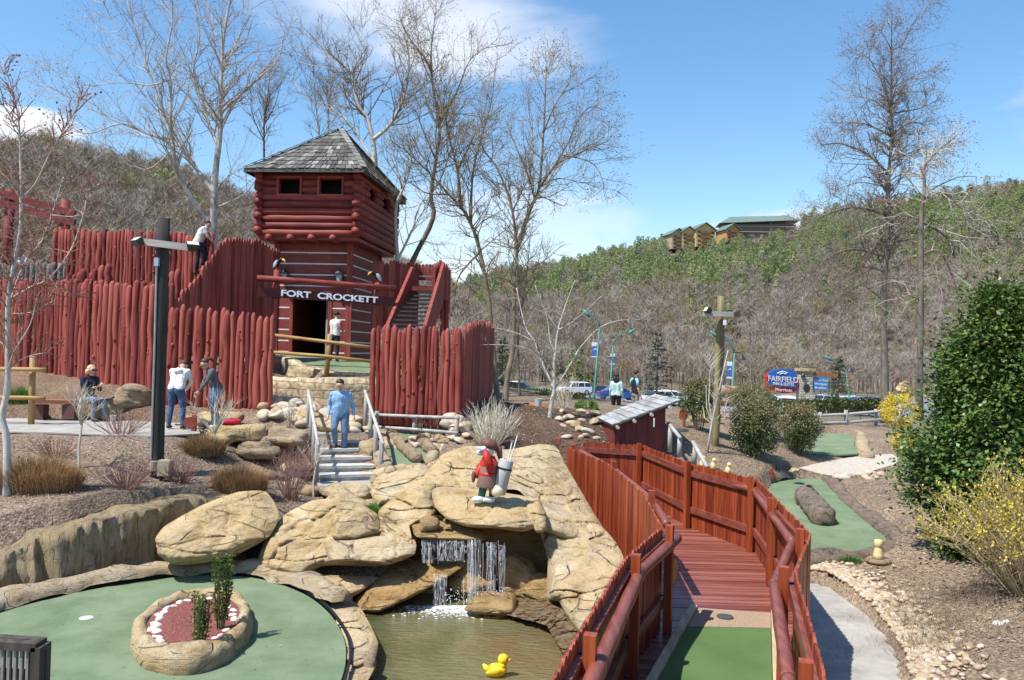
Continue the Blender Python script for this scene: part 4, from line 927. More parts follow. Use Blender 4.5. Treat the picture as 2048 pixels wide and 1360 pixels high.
orock('rounded shoulder rock right of the stairs landing', [(820,345,14.9),(845,285,15.5),(930,256,16),(1030,262,15.8),(1080,290,15.4),(1020,340,14.8),(930,372,14.5),(850,392,14.4)], 1.0, 16, ROCKL, .4, 6, .06, .05, group=G1)
orock('long sandstone ridge crowning the waterfall', [(1010,300,14.9),(1085,205,16.2),(1180,172,16.8),(1280,180,16.8),(1330,260,16),(1290,345,14.8),(1060,350,14.4)], 1.4, 17, ROCK, .42, 6.12, .07, .08, (.9, .9, 2.4), group=G1)
orock('layered sandstone slope rising behind the frontiersman statue to the bridge end', [(1240,250,15.6),(1270,190,17),(1350,182,17.4),(1450,164,17.8),(1512,174,17.9),(1545,235,17.3),(1600,330,16.2),(1650,415,15.2),(1690,490,14.4),(1600,540,13.6),(1470,490,13.4),(1430,400,13.9),(1370,335,14.4),(1260,330,14.7)], 1.6, 18, ROCKL, .35, 7.2, .09, .1, (.8, .8, 2.6), nb=240, nr=44, group=G1)
orock('wide stepped rock face falling away beneath the wooden bridge', [(1440,440,13.5),(1500,470,13.8),(1600,450,14.2),(1680,470,14.0),(1735,530,13.4),(1765,600,12.7),(1710,700,11.9),(1650,800,11.2),(1600,860,10.9),(1555,805,11.6),(1520,750,12.1),(1478,735,12.5),(1480,600,13.0),(1460,520,13.3)], 1.5, 21, ROCKL, .3, 7.2, .09, .1, (.8, .8, 2.4), nb=240, nr=44, group=G1)
orock('jutting ledge boulder that carries the frontiersman statue', [(1048,338,13.9),(1085,322,14.1),(1200,330,14.0),(1320,345,13.9),(1410,362,13.8),(1448,410,13.4),(1440,470,12.9),(1390,490,12.7),(1290,478,12.65),(1180,472,12.7),(1110,445,12.9),(1062,400,13.4)], 1.2, 19, ROCK, .35, 7.2, .04, .03, (.8, .8, 2), group=G1)
orock('blunt block at the right end of the statue ledge', [(1400,372,13.5),(1445,366,13.6),(1474,420,13.3),(1480,480,12.9),(1440,495,12.8),(1402,440,13.0)], .8, 20, ROCK, .25, 7.2, .04, .04, nb=90, nr=18, group=G1)
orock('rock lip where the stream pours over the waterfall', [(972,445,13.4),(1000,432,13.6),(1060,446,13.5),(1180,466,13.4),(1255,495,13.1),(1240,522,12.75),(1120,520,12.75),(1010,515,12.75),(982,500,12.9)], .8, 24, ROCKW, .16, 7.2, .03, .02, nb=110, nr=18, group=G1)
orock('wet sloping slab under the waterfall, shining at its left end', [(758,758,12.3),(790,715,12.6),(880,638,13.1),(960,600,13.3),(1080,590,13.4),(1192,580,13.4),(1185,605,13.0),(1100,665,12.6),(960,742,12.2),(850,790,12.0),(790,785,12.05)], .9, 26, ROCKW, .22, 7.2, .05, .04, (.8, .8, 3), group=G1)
orock('grey rounded boulder below the shaded side hollow', [(560,668,12.6),(640,650,12.8),(760,655,12.9),(850,660,12.9),(800,705,12.5),(740,740,12.2),(680,735,12.1),(610,700,12.3)], .6, 30, ROCKL, .25, 6, .05, .04, nb=110, nr=18, group=G1)
orock('sandy brown rock bank at the right of the pond', [(1230,765,12.5),(1330,735,12.8),(1480,745,12.6),(1570,800,11.7),(1605,860,11.0),(1600,960,10.2),(1560,980,10.1),(1500,850,11.2),(1390,790,11.9)], .7, 33, rockmat('pebbly_brown_rock', (.25, .17, .09), (.42, .32, .2), (.13, .08, .04), 5, 6, (1, 1, 1)), .22, 3, .16, .12, (4, 4, 4), group=G1)
orock('tan kerb rock at the left corner of the pond', [(672,752,11.7),(735,742,11.9),(778,765,11.6),(825,845,10.8),(850,905,10.3),(838,965,9.8),(770,1000,9.5),(712,940,10),(714,855,10.7),(690,800,11.2)], .6, 50, ROCKL, .3, 6, .06, .06, (1.5, 1.5, 2), name='kerb_rock', cat='rock', group=G2)
orock('front kerb rock cut by the lower picture edge', [(695,975,9.7),(760,955,9.8),(838,985,9.6),(800,1065,9.0),(735,1150,8.4),(640,1190,8.1),(595,1120,8.5),(640,1035,9.1)], .6, 51, ROCKL, .28, 6, .06, .05, (1.5, 1.5, 2), name='kerb_rock', cat='rock', group=G2)
rock('small dark stone at the base of the pond kerb', 735, 1335, 9.6, 40, 40, .3, 52, 0, 0, ROCKG, 'kerb_rock', 'rock', G2, sub=3)
# low kerb of stone behind the green, and the ribbed bank
KERB = rockmat('kerb_stone', (.5, .4, .27), (.62, .53, .4), (.36, .27, .16), 2.2)
k_ = [p+V(0, 0, 0) for p in [WZ(px, py, -3.62) for px, py in ((-330,1330),(-150,1268),(0,1212),(150,1174),(300,1150),(420,1140),(520,1148),(600,1172),(660,1203))]]
def ribbon(pts, w0, h, seed, name, mat, amp=.05, ns=6):
    L_ = smooth_line(pts, ns); vs = []; fs = []; n = len(L_); prof = ((-.05, -.35), (0, -.02), (.1, .8), (.35, 1.0), (.7, 1.0), (1, .5), (1.05, -.3)); k = len(prof)
    for i, p in enumerate(L_):
        t = L_[min(i+1, n-1)]-L_[max(i-1, 0)]; t.z = 0; t.normalize(); nr = V(-t.y, t.x, 0)
        for a, b_ in prof:
            P = p+nr*a*w0+V(0, 0, b_*h); q = P*2.7+V(seed, 0, 0); vs.append(P+V(mnoise.noise(q), mnoise.noise(q+V(9, 0, 0)), mnoise.noise(q+V(0, 7, 0)))*amp)
    for i in range(n-1):
        for j in range(k-1): fs.append((i*k+j, (i+1)*k+j, (i+1)*k+j+1, i*k+j+1))
    fs += [tuple(range(k)), tuple((n-1)*k+j for j in range(k-1, -1, -1))]
    mb = MB(); mb.add(vs, fs); return mb.build(name, mat, smooth=True, fix=True)
tag(ribbon(k_, .36, .10, 3, 'stone_kerb', KERB, .10, 9), 'rough tan stone kerb round the back of the left green', 'kerb', 'kerbs round the greens')
edge = MB(); L_ = smooth_line([WZ(px, py, -3.70) for px, py in ((-330,1338),(-150,1278),(0,1219),(150,1180),(300,1155),(420,1145),(520,1153),(600,1179),(650,1211),(690,1262),(700,1310),(688,1372))], 8)
for a, b in zip(L_[:-1], L_[1:]): edge.beam(a+V(0, 0, .015), b+V(0, 0, .015), .025, .045)
tag(edge.build('edging_strip', BLACK), 'black rubber edging round the left green', 'edging')
bank_top = [p.copy() for p in bank_top]
tag(wall_strip(bank_top, -3.75, .9, 26, 8, 'rock_bank', ROCKR, .13, 2.2, .17), 'ribbed tan rock bank below the left mulch slope', 'rock bank')
# kerb at the right-hand greens
KERBB = rockmat('brown_kerb_stone', (.24, .19, .15), (.34, .28, .23), (.14, .105, .08), 2.6)
def kerb(label, pts, w0=.3, h=.13, seed=1, mat=KERBB): return tag(ribbon([W(*t) for t in pts], w0, h, seed, 'stone_kerb', mat, .06), label, 'kerb', 'kerbs round the greens')
kerb('brown stone kerb along the near edge of the right green', ((1812,1083,15.8),(1720,1107,14.85),(1630,1112,14.75),(1570,1118,14.7),(1500,1060,16.6)), .42, .14, 4)
kerb('brown stone kerb along the mulch side of the right green', ((1670,962,22.3),(1680,968,21.6),(1712,1006,19.5),(1757,1036,17.7),(1802,1070,16.3),(1812,1084,15.7)), -.34, .14, 5)
kerb('rounded kerb stone beside the path at the right green', ((1530,968,21.3),(1560,955,21.9),(1585,952,22.2)), .3, .16, 6)
kerb('pale stone kerb around the far right green', ((1720,912,25.2),(1712,893,26.7),(1705,868,29.6),(1650,863,30.2)), -.4, .12, 7, KERB)
kerb('tan stone kerb around the log obstacle green', ((786,938,17.4),(762,896,18.8),(712,868,19.9)), .3, .16, 8, KERB)
kerb('tan stone kerb behind the log obstacle green', ((600,853,21.4),(700,856,21.4),(800,861,21.2),(860,866,21),(893,880,20.3),(890,898,19.4),(872,926,17.9)), -.3, .13, 9, KERB)
# ---------------------------------------------------------------- planted island on the green
ic = WZ(389, 1266, -3.7); ic = V(ic.x, ic.y, -3.7)
isl = thing('island_planter', 'oval rock-rimmed planter with red mulch standing on the left green', 'planter', ic)
IR = Matrix.Rotation(R_(17), 3, 'Z'); OA, OB = .70, 1.3                 # half width, half depth
vs = []; fs = []; n = 96; prof = ((1.0, -.06), (1.04, .05), (1.02, .14), (.97, .2), (.89, .22), (.81, .19), (.775, .12), (.77, .0)); k = len(prof)
for i in range(n):
    a = 2*math.pi*i/n; c, s_ = math.cos(a), math.sin(a); fr_ = max(0, -s_)
    wob = 1+.05*mnoise.noise(V(c*1.5, s_*1.5, 3))
    for q, (rr_, z) in enumerate(prof):
        r2 = rr_ if rr_ > .9 else rr_-.1*fr_*(1-rr_)/.3
        if s_ < -.4: r2 = rr_ if rr_ > .9 else rr_-.2*(-s_-.4)*(1 if rr_ < .8 else .3)
        P = V(c*OA*r2*wob, s_*OB*r2*wob, z*(1.0+.5*mnoise.noise(V(c*2.6, s_*2.6, 7))+.25*fr_))
        st = mnoise.noise(V(c*3+5, s_*3, z*3)); P += V(c, s_, .5)*(.05*st+.03*mnoise.noise(V(c*9, s_*9, z*14)))
        vs.append(ic+IR @ P)
for i in range(n):
    for j in range(k-1): fs.append((i*k+j, ((i+1) % n)*k+j, ((i+1) % n)*k+j+1, i*k+j+1))
q = MB(); q.add(vs, fs); ri = q.build('rock_rim', ROCKL, isl, smooth=True, fix=True)
sm = ri.modifiers.new('s', 'SUBSURF'); sm.levels = sm.render_levels = 1
RM = M('red_mulch', (.12, .035, .03), (.34, .13, .11), 38, .95, 1, 60, c3=(.2, .065, .055), detail=8)
vs = [ic+IR @ V(0, 0, .15)]; fs = []; m_n = 40
for ring in (.4, .8):
    for i in range(m_n):
        a = 2*math.pi*i/m_n; vs.append(ic+IR @ V(math.cos(a)*OA*ring, math.sin(a)*OB*ring, .2-.05*ring+.012*mnoise.noise(V(i*1.7, ring*9, 0))))
for i in range(m_n):
    fs.append((0, 1+i, 1+(i+1) % m_n)); fs.append((1+i, 1+m_n+i, 1+m_n+(i+1) % m_n, 1+(i+1) % m_n))
q = MB(); q.add(vs, fs); mul = q.build('mulch_bed', RM, isl, fix=True)
ch = MB(); rr = random.Random(4)
for _ in range(1500):
    a = rr.uniform(0, 6.28); r2 = .76*rr.random()**.5; p = ic+IR @ V(math.cos(a)*OA*r2, math.sin(a)*OB*r2, .155-.05*r2); d = V(rr.uniform(-1, 1), rr.uniform(-1, 1), rr.uniform(-.1, .5)).normalized()
    ch.leaf(p, d, V(rr.uniform(-.4, .4), rr.uniform(-.4, .4), 1), rr.uniform(.03, .06), .008)
ch.build('mulch_chips', leafmat('red_chips', (.16, .04, .035), (.42, .2, .17), trans=0), mul)
me = rockmesh((.07, .06, .045), 77, 3, cuts=2, amp=.01, ledge=0, fine=.004); me.materials.append(WHITEST); me.name = 'white_stone'
wa = [(.76+.03*math.sin(i*3), R_(a)) for i, a in enumerate((75, 95, 110, 122, 133, 144, 153, 162, 171, 179, 187, 195, 203, 211, 219, 227, 30, 18, 6, -6, -32, -45, -52))]
for i, (rr_, a) in enumerate(wa):
    o = bpy.data.objects.new('white_stone', me); COL.objects.link(o); o.location = ic+IR @ V(math.cos(a)*OA*(rr_-.1), math.sin(a)*OB*(rr_-.07), .15)
    s_ = rng.uniform(.7, 1.15); o.scale = (s_, s_*rng.uniform(.8, 1.1), s_*rng.uniform(.7, 1)); o.rotation_euler = (rng.uniform(-.3, .3), rng.uniform(-.3, .3), rng.uniform(0, 6))
    tag(o, 'white stone in the ring round the red mulch bed', 'stone', 'white stones round the planter')
def boxplant(label, p, hgt, w_, seed):
    t = thing('columnar_shrub', label, 'shrub', p, 'upright shrubs in the planter'); rr = random.Random(seed); st = MB(); lf = MB()
    for i in range(7):
        a = rr.uniform(0, 6.28); r2 = w_*rr.uniform(.2, .9); top = p+V(math.cos(a)*r2, math.sin(a)*r2, hgt*rr.uniform(.75, 1)); b = p+V(math.cos(a)*.03, math.sin(a)*.03, -.03)
        mid = b.lerp(top, .5)+V(math.cos(a), math.sin(a), 0)*r2*.25; st.tube([b, mid, top], [.012, .009, .004], 5)
        for k in range(int(150*hgt/.9)):
            q = rr.uniform(.12, 1)**.8; c = b.lerp(mid, q*2) if q < .5 else mid.lerp(top, q*2-1)
            d = V(rr.gauss(0, 1), rr.gauss(0, 1), rr.uniform(0, 1.5)).normalized(); lf.leaf(c+d*rr.uniform(0, .035), d, V(rr.gauss(0, 1), rr.gauss(0, 1), .5), rr.uniform(.03, .05), .011)
    st.build('stem', M('green_brown_stem', (.12, .11, .05), rough=.8), t); lf.build('foliage', leafmat('box_leaves', (.05, .1, .02), (.16, .21, .04)), t)
boxplant('taller upright green shrub at the back of the island planter', WZ(441, 1264, -3.58), .98, .13, 5)
boxplant('shorter upright shrub near the front slab of the island planter', WZ(398, 1300, -3.58), .68, .12, 6)
# golf hole and sleeve
h = WZ(172, 1236, -3.697); q = MB(); q.lathe(h, [(.07, 0), (.07, .004)], 20); hole = thing('golf_hole', 'golf cup sunk in the left green, pale rim', 'golf hole', h); q.build('cup_liner', BLACK, hole)
q = MB(); q.lathe(h+V(0, 0, .002), [(.085, 0), (.085, .002)], 20); q.lathe(h+V(.02, 0, .005), [(.04, 0), (.04, .003)], 16); q.build('cup_rim', WHITE, hole)
# ---------------------------------------------------------------- waterfall
WF, nt2, b = newmat('falling_water'); N, L = nt2.nodes, nt2.links; sset(b, 'Base Color', (.9, .93, .96, 1)); sset(b, 'Roughness', .15)
tr = N.new('ShaderNodeBsdfTransparent'); ms = N.new('ShaderNodeMixShader'); ms.inputs[0].default_value = .62; L.new(b.outputs[0], ms.inputs[1]); L.new(tr.outputs[0], ms.inputs[2]); L.new(ms.outputs[0], N['Material Output'].inputs[0])
FOAM = M('white_foam', (.82, .84, .84), (.6, .62, .6), 30, .4)
wf = thing('waterfall', 'thin strands of white water falling from the rock lip into the pond', 'waterfall', WZ(920, 1215, -4.0))
rr = random.Random(9); stc = MB(); drp = MB()
def strand(px, y0, y1, d, r):
    a, b = W(px, y0, d), W(px+rr.uniform(-3, 3), y1, d-.1); n = 9
    pts = []; rad = []
    for i in range(n):
        q = i/(n-1); pts.append(a.lerp(b, q)+V(rr.uniform(-.006, .006), -.10*math.sqrt(q), 0)); rad.append(r*rr.uniform(.7, 1.1)*(1-.3*q))
    stc.tube(pts, rad, 5)
    for _ in range(int((y1-y0)*.05)):
        q = rr.random()**.7; p = a.lerp(b, q)+V(rr.gauss(0, .025), -.1*math.sqrt(q)+rr.gauss(0, .03), 0); s_ = rr.uniform(.003, .009); drp.ball(p, (s_, s_, s_*rr.uniform(1, 3)), 5, 4)
for px in (846, 850, 858, 862, 877, 882, 885, 891, 909, 914, 921, 927): strand(px+rr.uniform(-2, 2), 1079, rr.uniform(1106, 1124), 12.72, rr.uniform(.002, .005))
for px, r in ((936, .002), (939, .003), (950, .005), (962, .002), (975, .002), (988, .003), (943, .010), (946, .008), (959, .003), (966, .004), (981, .007), (984, .006), (997, .003), (1008, .002)): strand(px, rr.uniform(1078, 1090), rr.uniform(1200, 1216), 12.62, r)
for px in (870, 882, 889, 928): strand(px, rr.uniform(1140, 1160), 1212, 12.3, rr.uniform(.002, .004))
WS, nt2, b = newmat('water_veil'); N, L = nt2.nodes, nt2.links; sset(b, 'Base Color', (.88, .91, .95, 1)); sset(b, 'Roughness', .2)
tc = N.new('ShaderNodeTexCoord'); mp = N.new('ShaderNodeMapping'); mp.inputs['Scale'].default_value = (26, 26, 1.6); L.new(tc.outputs['Object'], mp.inputs[0]); no = N.new('ShaderNodeTexNoise'); no.inputs['Scale'].default_value = 1.6; no.inputs['Detail'].default_value = 5; no.inputs['Roughness'].default_value = .7; L.new(mp.outputs[0], no.inputs['Vector'])
mr = N.new('ShaderNodeMapRange'); mr.inputs[1].default_value = .44; mr.inputs[2].default_value = .72; mr.inputs[3].default_value = .0; mr.inputs[4].default_value = .5; L.new(no.outputs['Fac'], mr.inputs[0])
tr = N.new('ShaderNodeBsdfTransparent'); ms = N.new('ShaderNodeMixShader'); L.new(mr.outputs[0], ms.inputs[0]); L.new(tr.outputs[0], ms.inputs[1]); L.new(b.outputs[0], ms.inputs[2]); L.new(ms.outputs[0], N['Material Output'].inputs[0])
for x0, x1, y0, y1, d in ((843, 872, 1078, 1122, 12.74), (874, 931, 1079, 1118, 12.74), (934, 958, 1080, 1214, 12.66), (972, 994, 1084, 1212, 12.66), (998, 1012, 1090, 1200, 12.66), (866, 895, 1148, 1212, 12.32)):
    q = MB(); n = 9; vs = []
    for i in range(n):
        f_ = i/(n-1); vs += [W(x0+2*f_, y0+(y1-y0)*f_, d)+V(0, -.11*math.sqrt(f_), 0), W((x0+x1)/2, y0+(y1-y0)*f_, d)+V(0, -.11*math.sqrt(f_)-.025, 0), W(x1-2*f_, y0+(y1-y0)*f_, d)+V(0, -.11*math.sqrt(f_), 0)]
    q.add(vs, [(i*3+j, i*3+j+1, i*3+j+4, i*3+j+3) for i in range(n-1) for j in range(2)]); q.build('water_veil', WS, wf, smooth=True)
stc.build('water_strands', WF, wf, smooth=True); drp.build('spray_drops', FOAM, wf)
fo = MB()
for _ in range(1500):
    px = rr.gauss(945, 62); c = WZ(px, 1211+abs(rr.gauss(0, 9)), -4.0); s_ = rr.uniform(.004, .012); fo.ball(c, (s_*2.0, s_*1.2, s_*.3), 6, 4)
for _ in range(170):
    px = rr.uniform(880, 1020); c = W(px, rr.uniform(1175, 1212), 12.35+rr.uniform(-.2, .2)); s_ = rr.uniform(.003, .01); fo.ball(c, s_, 5, 4)
fo.build('splash', FOAM, wf)
# ---------------------------------------------------------------- wooden footbridge
ZD, ZT = -3.58, -2.25
br = thing('footbridge', 'redwood footbridge with board fences curving past the waterfall', 'footbridge', V(2.3, 12, ZD))
RT = [WZ(px, py, ZT) for px, py in ((1114,880),(1286,890),(1382,926),(1514,958),(1621,1066),(1591,1142),(1646,1334),(1690,1560),(1740,1960))]
LT = [WZ(px, py, ZT) for px, py in ((1135,893),(1215,926),(1288,985),(1323,1054),(1252,1113),(1153,1272),(1040,1475),(840,1800))]
def boards(mb, a, b, z0, z1, w_=.135, th=.024, seed=0, outn=None):
    rr = random.Random(seed); a = V(a.x, a.y, 0); b = V(b.x, b.y, 0); Lh = (b-a).length; d = (b-a)/Lh; n = max(1, round(Lh/w_)); ww = Lh/n
    nr = V(d.y, -d.x, 0)
    for i in range(n):
        c = a+d*ww*(i+.5); h = ww*.485; zt = z1+rr.uniform(-.012, .012); off = nr*rr.uniform(-.004, .004)
        poly = [c+off-d*h+V(0, 0, z0), c+off+d*h+V(0, 0, z0)]+[c+off+d*h*math.cos(q)+V(0, 0, zt-.045+.045*math.sin(q)) for q in (0, .5, 1.05, 1.57, 2.1, 2.64, 3.14)]
        mb.extrude([p-nr*th/2 for p in poly], nr*th)
def fence_side(tops, inner, seed, zlow, posts_n):
    for i in range(len(tops)-1):
        a, b = tops[i], tops[i+1]; q = MB(); boards(q, a, b, zlow, ZT, seed=seed+i); q.build('board_panel', STAIN, br, fix=True)
        d = (b-a); d.z = 0; Lh = d.length; d.normalize(); nr = V(d.y, -d.x, 0)*inner; q = MB()
        for z in (ZD+.38, ZT-.2): q.beam(V(a.x, a.y, z)+nr*.04+d*.03, V(b.x, b.y, z)+nr*.04-d*.03, .05, .13)
        q.build('stringer', STAINH, br)
        for k in range(posts_n[i]+1):
            if k == posts_n[i] and i < len(tops)-2: continue
            p = a.lerp(b, k/posts_n[i])+nr*.12+d*(.06 if k == 0 else 0); q = MB(); q.beam(V(p.x, p.y, ZD-.2), V(p.x, p.y, ZT+.05), .1, .1, d); q.build('post', STAIN, br)
fence_side(RT, 1, 100, ZD-.28, [1, 1, 1, 2, 1, 1, 1, 1])
fence_side(LT, -1, 200, ZD-.2, [1, 1, 1, 1, 1, 1, 1])
def rail(pts, r=.062):
    L_ = smooth_line(pts, 3); rr = random.Random(len(pts)); q = MB(); q.tube(L_, [r*rr.uniform(.94, 1.06) for _ in L_], 12); return q.build('handrail', STAINH, br, smooth=True)
ZR = -2.46
def straight(pts):
    out = []
    for a, b in zip(pts[:-1], pts[1:]): out += [a, a.lerp(b, .04), a.lerp(b, .5), a.lerp(b, .96)]
    return out+[pts[-1]]
rail(straight([WZ(px, py, ZR) for px, py in ((1116,893),(1277,904),(1374,941),(1508,981),(1585,1085),(1549,1171),(1577,1360),(1600,1600),(1620,1980))]))
rail(straight([WZ(px, py, ZR) for px, py in ((1353,1077),(1279,1146),(1198,1333),(1080,1580),(900,1960))]), .07)
rail(straight([WZ(px, py, ZR) for px, py in ((1160,902),(1232,942),(1302,999),(1333,1048))]))
# deck planks across the walk
def xat(poly, y):
    for a, b in zip(poly[:-1], poly[1:]):
        if min(a.y, b.y) <= y <= max(a.y, b.y) and abs(a.y-b.y) > 1e-6: return a.x+(b.x-a.x)*(y-a.y)/(b.y-a.y)
    return None
dk = MB(); y = 2.2; rr = random.Random(3)
while y < 19.9:
    xl, xr = xat(LT, y), xat(RT[1:], y)
    if xl is None: xl = 1.2 if y > 15 else LT[-1].x
    if xr is None: xr = RT[-1].x if y < 6 else 3.2
    dk.box(((xl+xr)/2, y, ZD-.02+rr.uniform(-.003, .003)), (xr-xl-.03, .132, .04)); y += .14
dk.build('deck', DECK, br)
for x0, x1 in ((.4, 1.9), (1.5, 2.6)):
    q = MB(); q.beam(V(x0+.3, 3, ZD-.14), V(x1+.2, 19.5, ZD-.14), .1, .2); q.build('joist', STAINH, br)
# tee mat on the deck
m0, m1, m2, m3 = [WZ(px, py, ZD+.05) for px, py in ((1396,1216),(1541,1226),(1548,1500),(1240,1500))]
mt = thing('tee_mat', 'green turf tee with timber edges lying on the footbridge deck', 'tee mat', (m0+m1)/2)
q = MB(); a = [m0.lerp(m3, .19), m1.lerp(m2, .16), m2, m3]; q.extrude([p-V(0, 0, .03) for p in a], (0, 0, .03)); q.build('turf', TURFB, mt, fix=True)
q = MB(); a = [m0, m1, m1.lerp(m2, .16), m0.lerp(m3, .19)]; q.extrude([p-V(0, 0, .025) for p in a], (0, 0, .03)); q.build('tee_pad', M('brown_coir_pad', (.3, .2, .13), (.46, .34, .24), 50, .95, .8, 120), mt, fix=True)
FR = woodmat('raw_timber_edge', (.3, .22, .13), (.45, .35, .22), (.6, .5, .34), 'y', .8, .2, .6)
for a, b in ((m0+V(-.06, 0, 0), m3+V(-.06, 0, 0)), (m1+V(.06, 0, 0), m2+V(.06, 0, 0))):
    q = MB(); q.beam(a, b, .1, .09); q.build('timber_edge', FR, mt)
c = WZ(1450, 1234, ZD+.058); q = MB(); q.lathe(c, [(.11, 0), (.11, .012), (.095, .014)], 24); q.build('rubber_disc', M('grey_rubber_disc', (.06, .065, .075), rough=.7), mt)
# slice-of-log sign on the post at the rail end
p = W(1346, 1143, 10.55); sg = thing('log_slice_sign', 'dark round log slice hung on the bridge post at the rail end', 'sign', p)
rot = Matrix.Rotation(R_(62), 3, 'Z'); q = MB(); poly = []; nrm = rot @ V(0, -1, 0); sd = rot @ V(1, 0, 0)
for i in range(20):
    a = 2*math.pi*i/20; poly.append(p+sd*.21*math.cos(a)*(1+.08*math.sin(3*a))+V(0, 0, .19*math.sin(a)))
q.extrude(poly, nrm*-.05); q.build('slice', M('dark_bark_slice', (.05, .015, .008), (.09, .03, .015), 6, .6), sg, fix=True)
q = MB(); q.extrude([p+(t_-p)*.93+nrm*.004+V(0, 0, 0) for t_ in poly], nrm*-.01)
q.build('cut_face', M('orange_cut_wood', (.42, .17, .04), (.55, .28, .08), 9, .6), sg, fix=True)
# ---------------------------------------------------------------- trees traced along their main limbs
def sub_branch(tr, cr, p, d, Lh, r, lvl, rr, up, dens, buds, bend=.25):
    n = 3 if lvl > 0 else 2
    pts = [p]; q = p.copy(); dd = d.copy()
    for i in range(n):
        dd = (dd+V(rr.gauss(0, bend), rr.gauss(0, bend), rr.gauss(0, bend)+up)).normalized(); q = q+dd*Lh/n; pts.append(q)
    if lvl == 0:
        cr.twig(pts[0], pts[1], r); cr.twig(pts[1]-(pts[1]-pts[0])*.05, pts[2], r*.8)
        if buds is not None and rr.random() < .55: buds.leaf(pts[-1], dd, dd.orthogonal(), .055, .02)
        return
    cr.tube(pts, [r*(1-.62*i/n) for i in range(n+1)], 4 if r > .02 else 3, cap=False)
    m = max(2, int(dens*(5.2 if lvl > 1 else 6.5)))
    for k in range(m):
        t = rr.uniform(.2, 1.0); i = min(n-1, int(t*n)); s_ = pts[i].lerp(pts[i+1], t*n-i); ax = (pts[i+1]-pts[i]).normalized()
        o = ax.orthogonal(); o.rotate(Matrix.Rotation(rr.uniform(0, 6.28), 3, ax)); ang = rr.uniform(.4, .95)
        sub_branch(tr, cr, s_, (ax*math.cos(ang)+o*math.sin(ang)).normalized(), Lh*rr.uniform(.35, .62)*(1.1-.4*t), r*.5, lvl-1, rr, up, dens, buds, bend)
def tree(label, limbs, d, bark, twigm, seed, subl=(1.2, 2.6), lv=2, dens=1.0, up=.1, budm=None, per=1.1, cat='tree', name='bare_tree', group=None, spread=.5, thin=.62):
    rr = random.Random(seed); tr = MB(); cr = MB(); bd = MB() if budm else None; done = []
    for li, (px, r0, r1) in enumerate(limbs):
        r0, r1 = r0*thin, r1*thin
        if li == 0: d0, st = d, None
        else:
            best = None
            for pts2, ds in done:
                for (x, y), (P, dd) in zip(pts2, ds):
                    e = (x-px[0][0])**2+(y-px[0][1])**2
                    if best is None or e < best[0]: best = (e, P, dd)
            d0, st = best[2], best[1]
        drift = rr.uniform(-spread, spread)*(0 if li == 0 else 1)
        L3 = []; n = len(px)
        for i, (x, y) in enumerate(px):
            dd = d0+drift*i*.6; L3.append((W(x, y, dd), dd))
        if st is not None: L3[0] = (st, d0)
        P = smooth_line([a for a, _ in L3], 4); D = [b for _, b in L3]
        dense = []
        for i in range(len(P)):
            q = i/4; k = min(int(q), n-2); f = q-k; dense.append(((px[k][0]*(1-f)+px[k+1][0]*f, px[k][1]*(1-f)+px[k+1][1]*f), (P[i], D[k]*(1-f)+D[k+1]*f)))
        done.append(([a for a, _ in dense], [b for _, b in dense]))
        N_ = len(P); rad = [max(.008, (r0+(r1-r0)*(i/(N_-1))**.8)*rr.uniform(.93, 1.07)) for i in range(N_)]
        if li == 0: rad[0] *= 1.35; P[0] = P[0]-V(0, 0, .25)
        tr.tube(P, rad, 10 if r0 > .12 else 7)
        tot = sum((P[i+1]-P[i]).length for i in range(N_-1)); cnt = int(tot*per*dens*3.3); lo = .35 if li == 0 else .12
        for _ in range(cnt):
            t = rr.uniform(lo, 1); i = min(N_-2, int(t*(N_-1))); s_ = P[i].lerp(P[i+1], t*(N_-1)-i); ax = (P[i+1]-P[i]).normalized()
            o = ax.orthogonal(); o.rotate(Matrix.Rotation(rr.uniform(0, 6.28), 3, ax)); ang = rr.uniform(.5, 1.05)
            ll = rr.uniform(*subl)*(1.15-.55*t); sub_branch(tr, cr, s_, (ax*math.cos(ang)+o*math.sin(ang)+V(0, 0, up)).normalized(), ll, max(.012, min(rad[i]*.45, .045)), lv, rr, up, dens, bd)
    root = thing(name, label, cat, done[0][1][0][0], group)
    tr.build('trunk', bark, root, smooth=True); c = cr.build('crown', twigm, root)
    if bd and bd.v: bd.build('buds', budm, c)
    return root
BUDR = leafmat('red_buds', (.22, .05, .05), (.4, .12, .1), trans=.2); BUDO = leafmat('tan_buds', (.22, .16, .07), (.36, .27, .12), trans=.2); BUDP = leafmat('dry_seed_heads', (.16, .09, .06), (.3, .2, .14), trans=.2)
GT = 'bare trees behind the fort'
